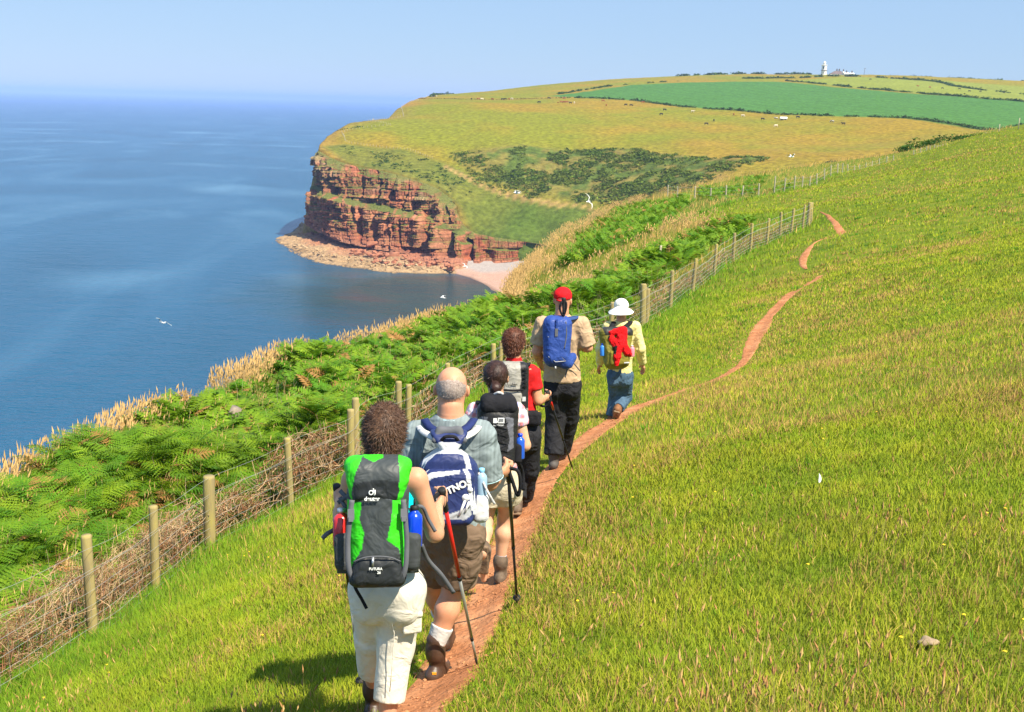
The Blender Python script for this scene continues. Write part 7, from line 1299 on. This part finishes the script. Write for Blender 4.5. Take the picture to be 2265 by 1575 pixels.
# ================================================================ 6  walker with the white hat
D = 14.8; fw = heading(.35, 1); fwd3 = A(fw[0], fw[1], 0)
J = dict(head=P(1374, 684, D+.05), neck=P(1374, 713, D), SL=P(1346, 724, D), SR=P(1404, 724, D), chest=P(1374, 745, D+.02), waist=P(1372, 785, D+.02), pel=P(1371, 820, D+.02),
         EL=P(1330, 772, D-.03), WL=P(1327, 805, D+.12), ER=P(1416, 770, D-.02), WR=P(1421, 806, D+.12), HL=P(1360, 832, D+.02), HR=P(1384, 832, D+.02), KL=P(1362, 882, D+.18), AL=P(1353, 926, D+.10), TL=P(1360, 933, D+.26), KR=P(1383, 878, D+.26), AR=P(1366, 906, D-.05), TR=P(1362, 924, D+.02))
J['base'] = A(J['pel'][0], J['pel'][1], near_z(J['pel'][0], J['pel'][1]))
w6, q, R = body('p6', 'furthest walker, in a white sun hat, pale yellow shirt and blue jeans', J, M_SKIN_B, fw, .98, hands=[('R', P(1422, 813, D+.16), (-.3, 1, 0), (1, 0, .2), False), ('L', P(1325, 812, D+.16), (.3, 1, 0), (-1, 0, .2), False)], headdir=(.2, 1, -.25), headup=(0, .25, 1))
M_HAT = fabric('white_canvas', (.82, .80, .76)); s = Sh(.0065); s.ell(q(0, -.008, .055), (.092, .108, .080), R, k=.01).cone(q(0, 0, .03), q(0, 0, .05), .088, .086, k=.02); s.cut(q(0, 0, .018), -R[:, 2]); ht = part('sun_hat', s, M_HAT, w6, .003, .04, 101)
nb = 40; V = []; 
for (r_, z_) in ((.088, .030), (.125, .012), (.162, -.018), (.164, -.022), (.125, .006), (.086, .024)): V += [q(math.cos(t)*r_, math.sin(t)*r_*1.1-.008, z_-.012*math.cos(2*t)+(-.075 if math.sin(t) < 0 else .010)*(r_/.15)*(r_ > .1)*abs(math.sin(t))) for t in np.arange(nb)*2*np.pi/nb]
PM().add(V, [[i*nb+j, i*nb+(j+1) % nb, ((i+1) % 6)*nb+(j+1) % nb, ((i+1) % 6)*nb+j] for i in range(6) for j in range(nb)]).build('brim', M_HAT, ht); PM().tube([q(.01, -.13, -.03), q(.0, -.15, -.055), q(.015, -.14, -.09)], .004, 5).build('chin_cord', mat('leather_cord', (.2, .1, .05), .7), ht)
M_YEL = mat('pale_yellow_cotton', (.78, .68, .30), .85, .15, noise=(25, .06), wrinkle=(9, .8, .035)); s = Sh(.0085); sq = (fwd3, .74); s.cone(J['pel'], J['waist'], .158, .148, k=.05, squash=sq).cone(J['waist'], J['chest'], .148, .160, k=.05, squash=sq).cone(J['chest'], J['neck']-[0, 0, .06], .155, .09, k=.05, squash=sq).cone(J['SL'], J['SR'], .068, .068, k=.05).flat(J['neck']-[0, 0, .06], J['neck']+[0, 0, .01], .09, .075, k=.02)
for a in 'LR': e = J['E'+a]; sh = J['S'+a]; w_ = J['W'+a]; s.cone(sh, e, .072, .066, k=.04).flat(e+unit(e-w_)*.02, e+(w_-e)*.92, .066, .052, k=.03)
s.cut(J['pel']-[0, 0, .02], (0, 0, -1)); part('shirt', s, M_YEL, w6, .009, .08, 103)
trousers(w6, J, fwd3, mat('blue_denim', (.075, .135, .21), .85, .15, noise=(16, .25), wrinkle=(8, .9, .04)), .100, .086, .078, 105, .12); M_BRB = mat('brown_boot', (.22, .10, .045), .7, noise=(20, .3)); boot(w6, J['AL'], J['TL'], M_BRB, M_RUBBER, hi=.08)
tz = unit(J['TR']-J['AR']); boot(w6, J['AR'], J['AR']+tz*.2, M_BRB, M_TREAD, up=unit(fwd3*1.0+A(0, 0, .8)), hi=.08)
fr = frame(P(1362, 768, D-.25), (1, .30, 0), (.02, .10, 1)); up3 = fr[1][:, 2]; rt3 = fr[1][:, 0]; ow = -fr[1][:, 1]; OL = (.22, .19, .03)
r6 = empty('backpack', tuple(fr[0]), 'rounded olive backpack on the walker with the white hat', 'backpack', 'backpacks worn by the hikers'); s = Sh(.007); s.box((0, 0, -.01), (.185, .10, .27), rnd=.09, taper=[(0, 2, -.30)]).box((0, -.05, -.10), (.16, .07, .15), rnd=.06, k=.04); part('main_compartment', s, M_PACK, r6, .006, .07, 111, colf=pixcol(OL, [([(1320, 700), (1400, 700), (1400, 742), (1340, 742)], (.03, .03, .03))]), xf=fr)
s = Sh(.007); s.box((.0, -.11, -.12), (.13, .04, .10), rnd=.04); fp = part('front_pocket', s, fabric('olive_fabric', OL), r6, .003, .05, 112, xf=fr); PM().box(L2W(fr, (.09, -.152, -.18)), (.035, .002, .008), fr[1]).build('label_patch', M_LGREY, fp, smooth=False)
for sd in (-1, 1): Sx = J['SR'] if sd > 0 else J['SL']; top = Sx+A(-sd*.06, 0, .072); ribbon([L2W(fr, (sd*.08, .03, .21)), top+A(0, -.04, .0), top+A(0, .05, -.01), top+A(0, .13, -.12)], .028, .007, (0, -.5, .8)).build('shoulder_strap', M_BLACK, r6)
s = Sh(.0065)
for (a, b_, ra, rb) in (((-.10, -.10, .20), (.04, -.12, .22), .035, .045), ((.04, -.12, .22), (.02, -.14, .05), .06, .075), ((.02, -.14, .06), (.10, -.15, -.05), .06, .045), ((.10, -.15, -.05), (.14, -.14, -.09), .04, .025), ((-.02, -.14, .05), (-.04, -.16, -.10), .06, .045), ((-.04, -.16, -.10), (-.05, -.165, -.19), .04, .028), ((-.10, -.10, .13), (-.03, -.13, .02), .04, .05)): s.cone(a, b_, ra, rb, k=.025, squash=((0, 1, 0), .55))
jk = Sh(); V, Fq = s.mesh(1, .011, .055, 121); V = V@fr[1].T+fr[0]; jo = empty('red_jacket', tuple(fr[0]+ow*.12), 'red jacket with black panels draped over the olive backpack', 'jacket'); px_, py_ = proj(V); cj = np.tile((.66, .012, .015), (len(V), 1))
for pg in ([(1335, 748), (1345, 738), (1350, 745), (1340, 758)], [(1352, 768), (1366, 764), (1362, 785), (1355, 782)]): cj[inpoly(px_, py_, pg)] = (.02, .02, .02)
mesh('jacket_cloth', V, Fq, mat('red_fleece', tint=True, base=(1, 1, 1), noise=(20, .1), rough=.9, spec=.1, wrinkle=(14, .8, .03)), jo, col=cj)
bottle('blue-capped bottle at the left side of the olive backpack', L2W(fr, (-.19, -.03, -.10)), up3, .030, .15, mat('blue_sport_bottle', (.05, .25, .8), .3), M_BLUEB); bottle('pink-based white bottle at the right side of the olive backpack', L2W(fr, (.20, -.05, -.12)), up3, .034, .14, mat('pink_plastic', (.75, .25, .35), .4), M_LGREY)

# ================================================================ tiny walkers on the far cliff top
def far_person(px, py, D_, top, leg, label, h=1.75, mv=0):
    b_ = FP(px, py, D_); b_[2] = far_z(b_[0], b_[1]); o = empty('person', tuple(b_), label, 'person', 'walkers on the far cliff top'); S_ = h/1.75; a = lambda x, y, z: b_+A(x, y, z)*S_
    s = Sh(.03).cone(a(-.09, 0, .9), a(-.13, .15, .05), .09, .06, k=.03).cone(a(.09, 0, .9), a(.12, -.12, .05), .09, .06, k=.03).cone(a(0, 0, .92), a(0, 0, 1.4), .16, .17, k=.05).cone(a(-.2, 0, 1.4), a(-.27, .05, .95), .06, .045, k=.03).cone(a(.2, 0, 1.4), a(.27, -.05, .95), .06, .045, k=.03).cone(a(0, 0, 1.45), a(0, 0, 1.55), .06, .06, k=.03).ell(a(0, 0, 1.65), (.09, .10, .12), k=.02); part('body', s, M_SKIN_B, o, smooth=1)
    s = Sh(.03).cone(a(0, 0, .9), a(0, 0, 1.38), .2, .21, k=.05).cone(a(-.2, 0, 1.4), a(-.26, .03, 1.05), .09, .08, k=.03).cone(a(.2, 0, 1.4), a(.26, -.03, 1.05), .09, .08, k=.03); part('jacket', s, top, o, smooth=1)
    s = Sh(.03).cone(a(-.09, 0, .9), a(-.13, .15, .1), .12, .09, k=.03).cone(a(.09, 0, .9), a(.12, -.12, .1), .12, .09, k=.03); part('trousers', s, leg, o, smooth=1); return o
M_DKJ = mat('dark_jacket', (.03, .035, .05), .8); far_person(789, 270, 897, M_DKJ, M_DKJ, 'lone dark figure standing at the cliff-edge viewpoint')
for k, (px, py, D_, t_, l_, lab) in enumerate([(944, 216, 1190, M_HAT, M_DKJ, 'walker in white, left end of the far party on the skyline'), (949, 215.5, 1195, M_DKJ, M_DKJ, 'dark-clad walker second from left in the far skyline party'), (955, 215.5, 1200, M_LGREY, M_DKJ, 'grey-topped walker in the middle of the far skyline party'), (960, 215, 1205, M_DKJ, M_LGREY, 'walker in a dark top and pale trousers in the far skyline party'), (966, 214.5, 1210, M_HAT, M_LGREY, 'walker all in white at the right end of the far skyline party')]): far_person(px, py, D_, t_, l_, lab)

# small things lying in the meadow
def feather(px, py, D_, label, L_=.075):
    b_ = P(px, py, D_); b_[2] = near_z(b_[0], b_[1])+.05; t = np.linspace(0, 1, 9); w = np.sin(t**.7*3.1)*.010; V = []
    for k in range(9): c = b_+A(-.25, .35, .9)*(t[k]*L_)+A(.02, 0, 0)*math.sin(t[k]*2); V += [c+A(-w[k], 0, -.3*w[k]), c+A(0, -.002, .002), c+A(w[k], 0, -.3*w[k])]
    pm = PM().add(V, [[k*3+j, k*3+j+1, k*3+4+j, k*3+3+j] for k in range(8) for j in (0, 1)]); o = pm.build('feather', M_GULL, origin=tuple(b_)); tag(o, label, 'feather')
feather(1803, 1172, 8.2, 'white feather standing in the grass right of the hikers')
def cowpat(px, py, D_, label):
    b_ = P(px, py, D_); b_[2] = near_z(b_[0], b_[1])+.035; s = Sh(.008).cone(b_+A(-.03, 0, 0), b_+A(.035, .01, 0), .022, .018, k=.02, squash=((0, 0, 1), .6)).cone(b_+A(0, .03, .005), b_+A(.01, -.02, .005), .022, .016, k=.02, squash=((0, 0, 1), .6)); V, Fq = s.mesh(1, .006, .03, int(px)); o = mesh('dried_dung', V, Fq, mat('dried_dung', (.30, .22, .14), .95, noise=(40, .3)), origin=tuple(b_)); tag(o, label, 'dung')
cowpat(2045, 1502, 5.0, 'pale dried dung in the grass near the bottom right')
# ---------------------------------------------------------------- the air
HZ = bpy.data.materials.new('sea_air'); HZ.use_nodes = True; nt = HZ.node_tree; nt.nodes.clear()
o_ = nt.nodes.new('ShaderNodeOutputMaterial'); pv = nt.nodes.new('ShaderNodeVolumePrincipled')
pv.inputs['Density'].default_value = 0.000075; pv.inputs['Color'].default_value = (0.36, 0.52, 1.0, 1); pv.inputs['Anisotropy'].default_value = -0.35
nt.links.new(pv.outputs[0], o_.inputs['Volume'])
bx = [(x, y, z) for z in (SEA-1.5, 75) for (x, y) in ((-46000, -8100), (46000, -8100), (46000, 46000), (-46000, 46000))]
hz = mesh('haze', bx, np.array([[3, 2, 1, 0], [4, 5, 6, 7], [0, 1, 5, 4], [1, 2, 6, 5], [2, 3, 7, 6], [3, 0, 4, 7]]), HZ, smooth=False)
tag(hz, 'thin pale sea haze', kind='stuff')
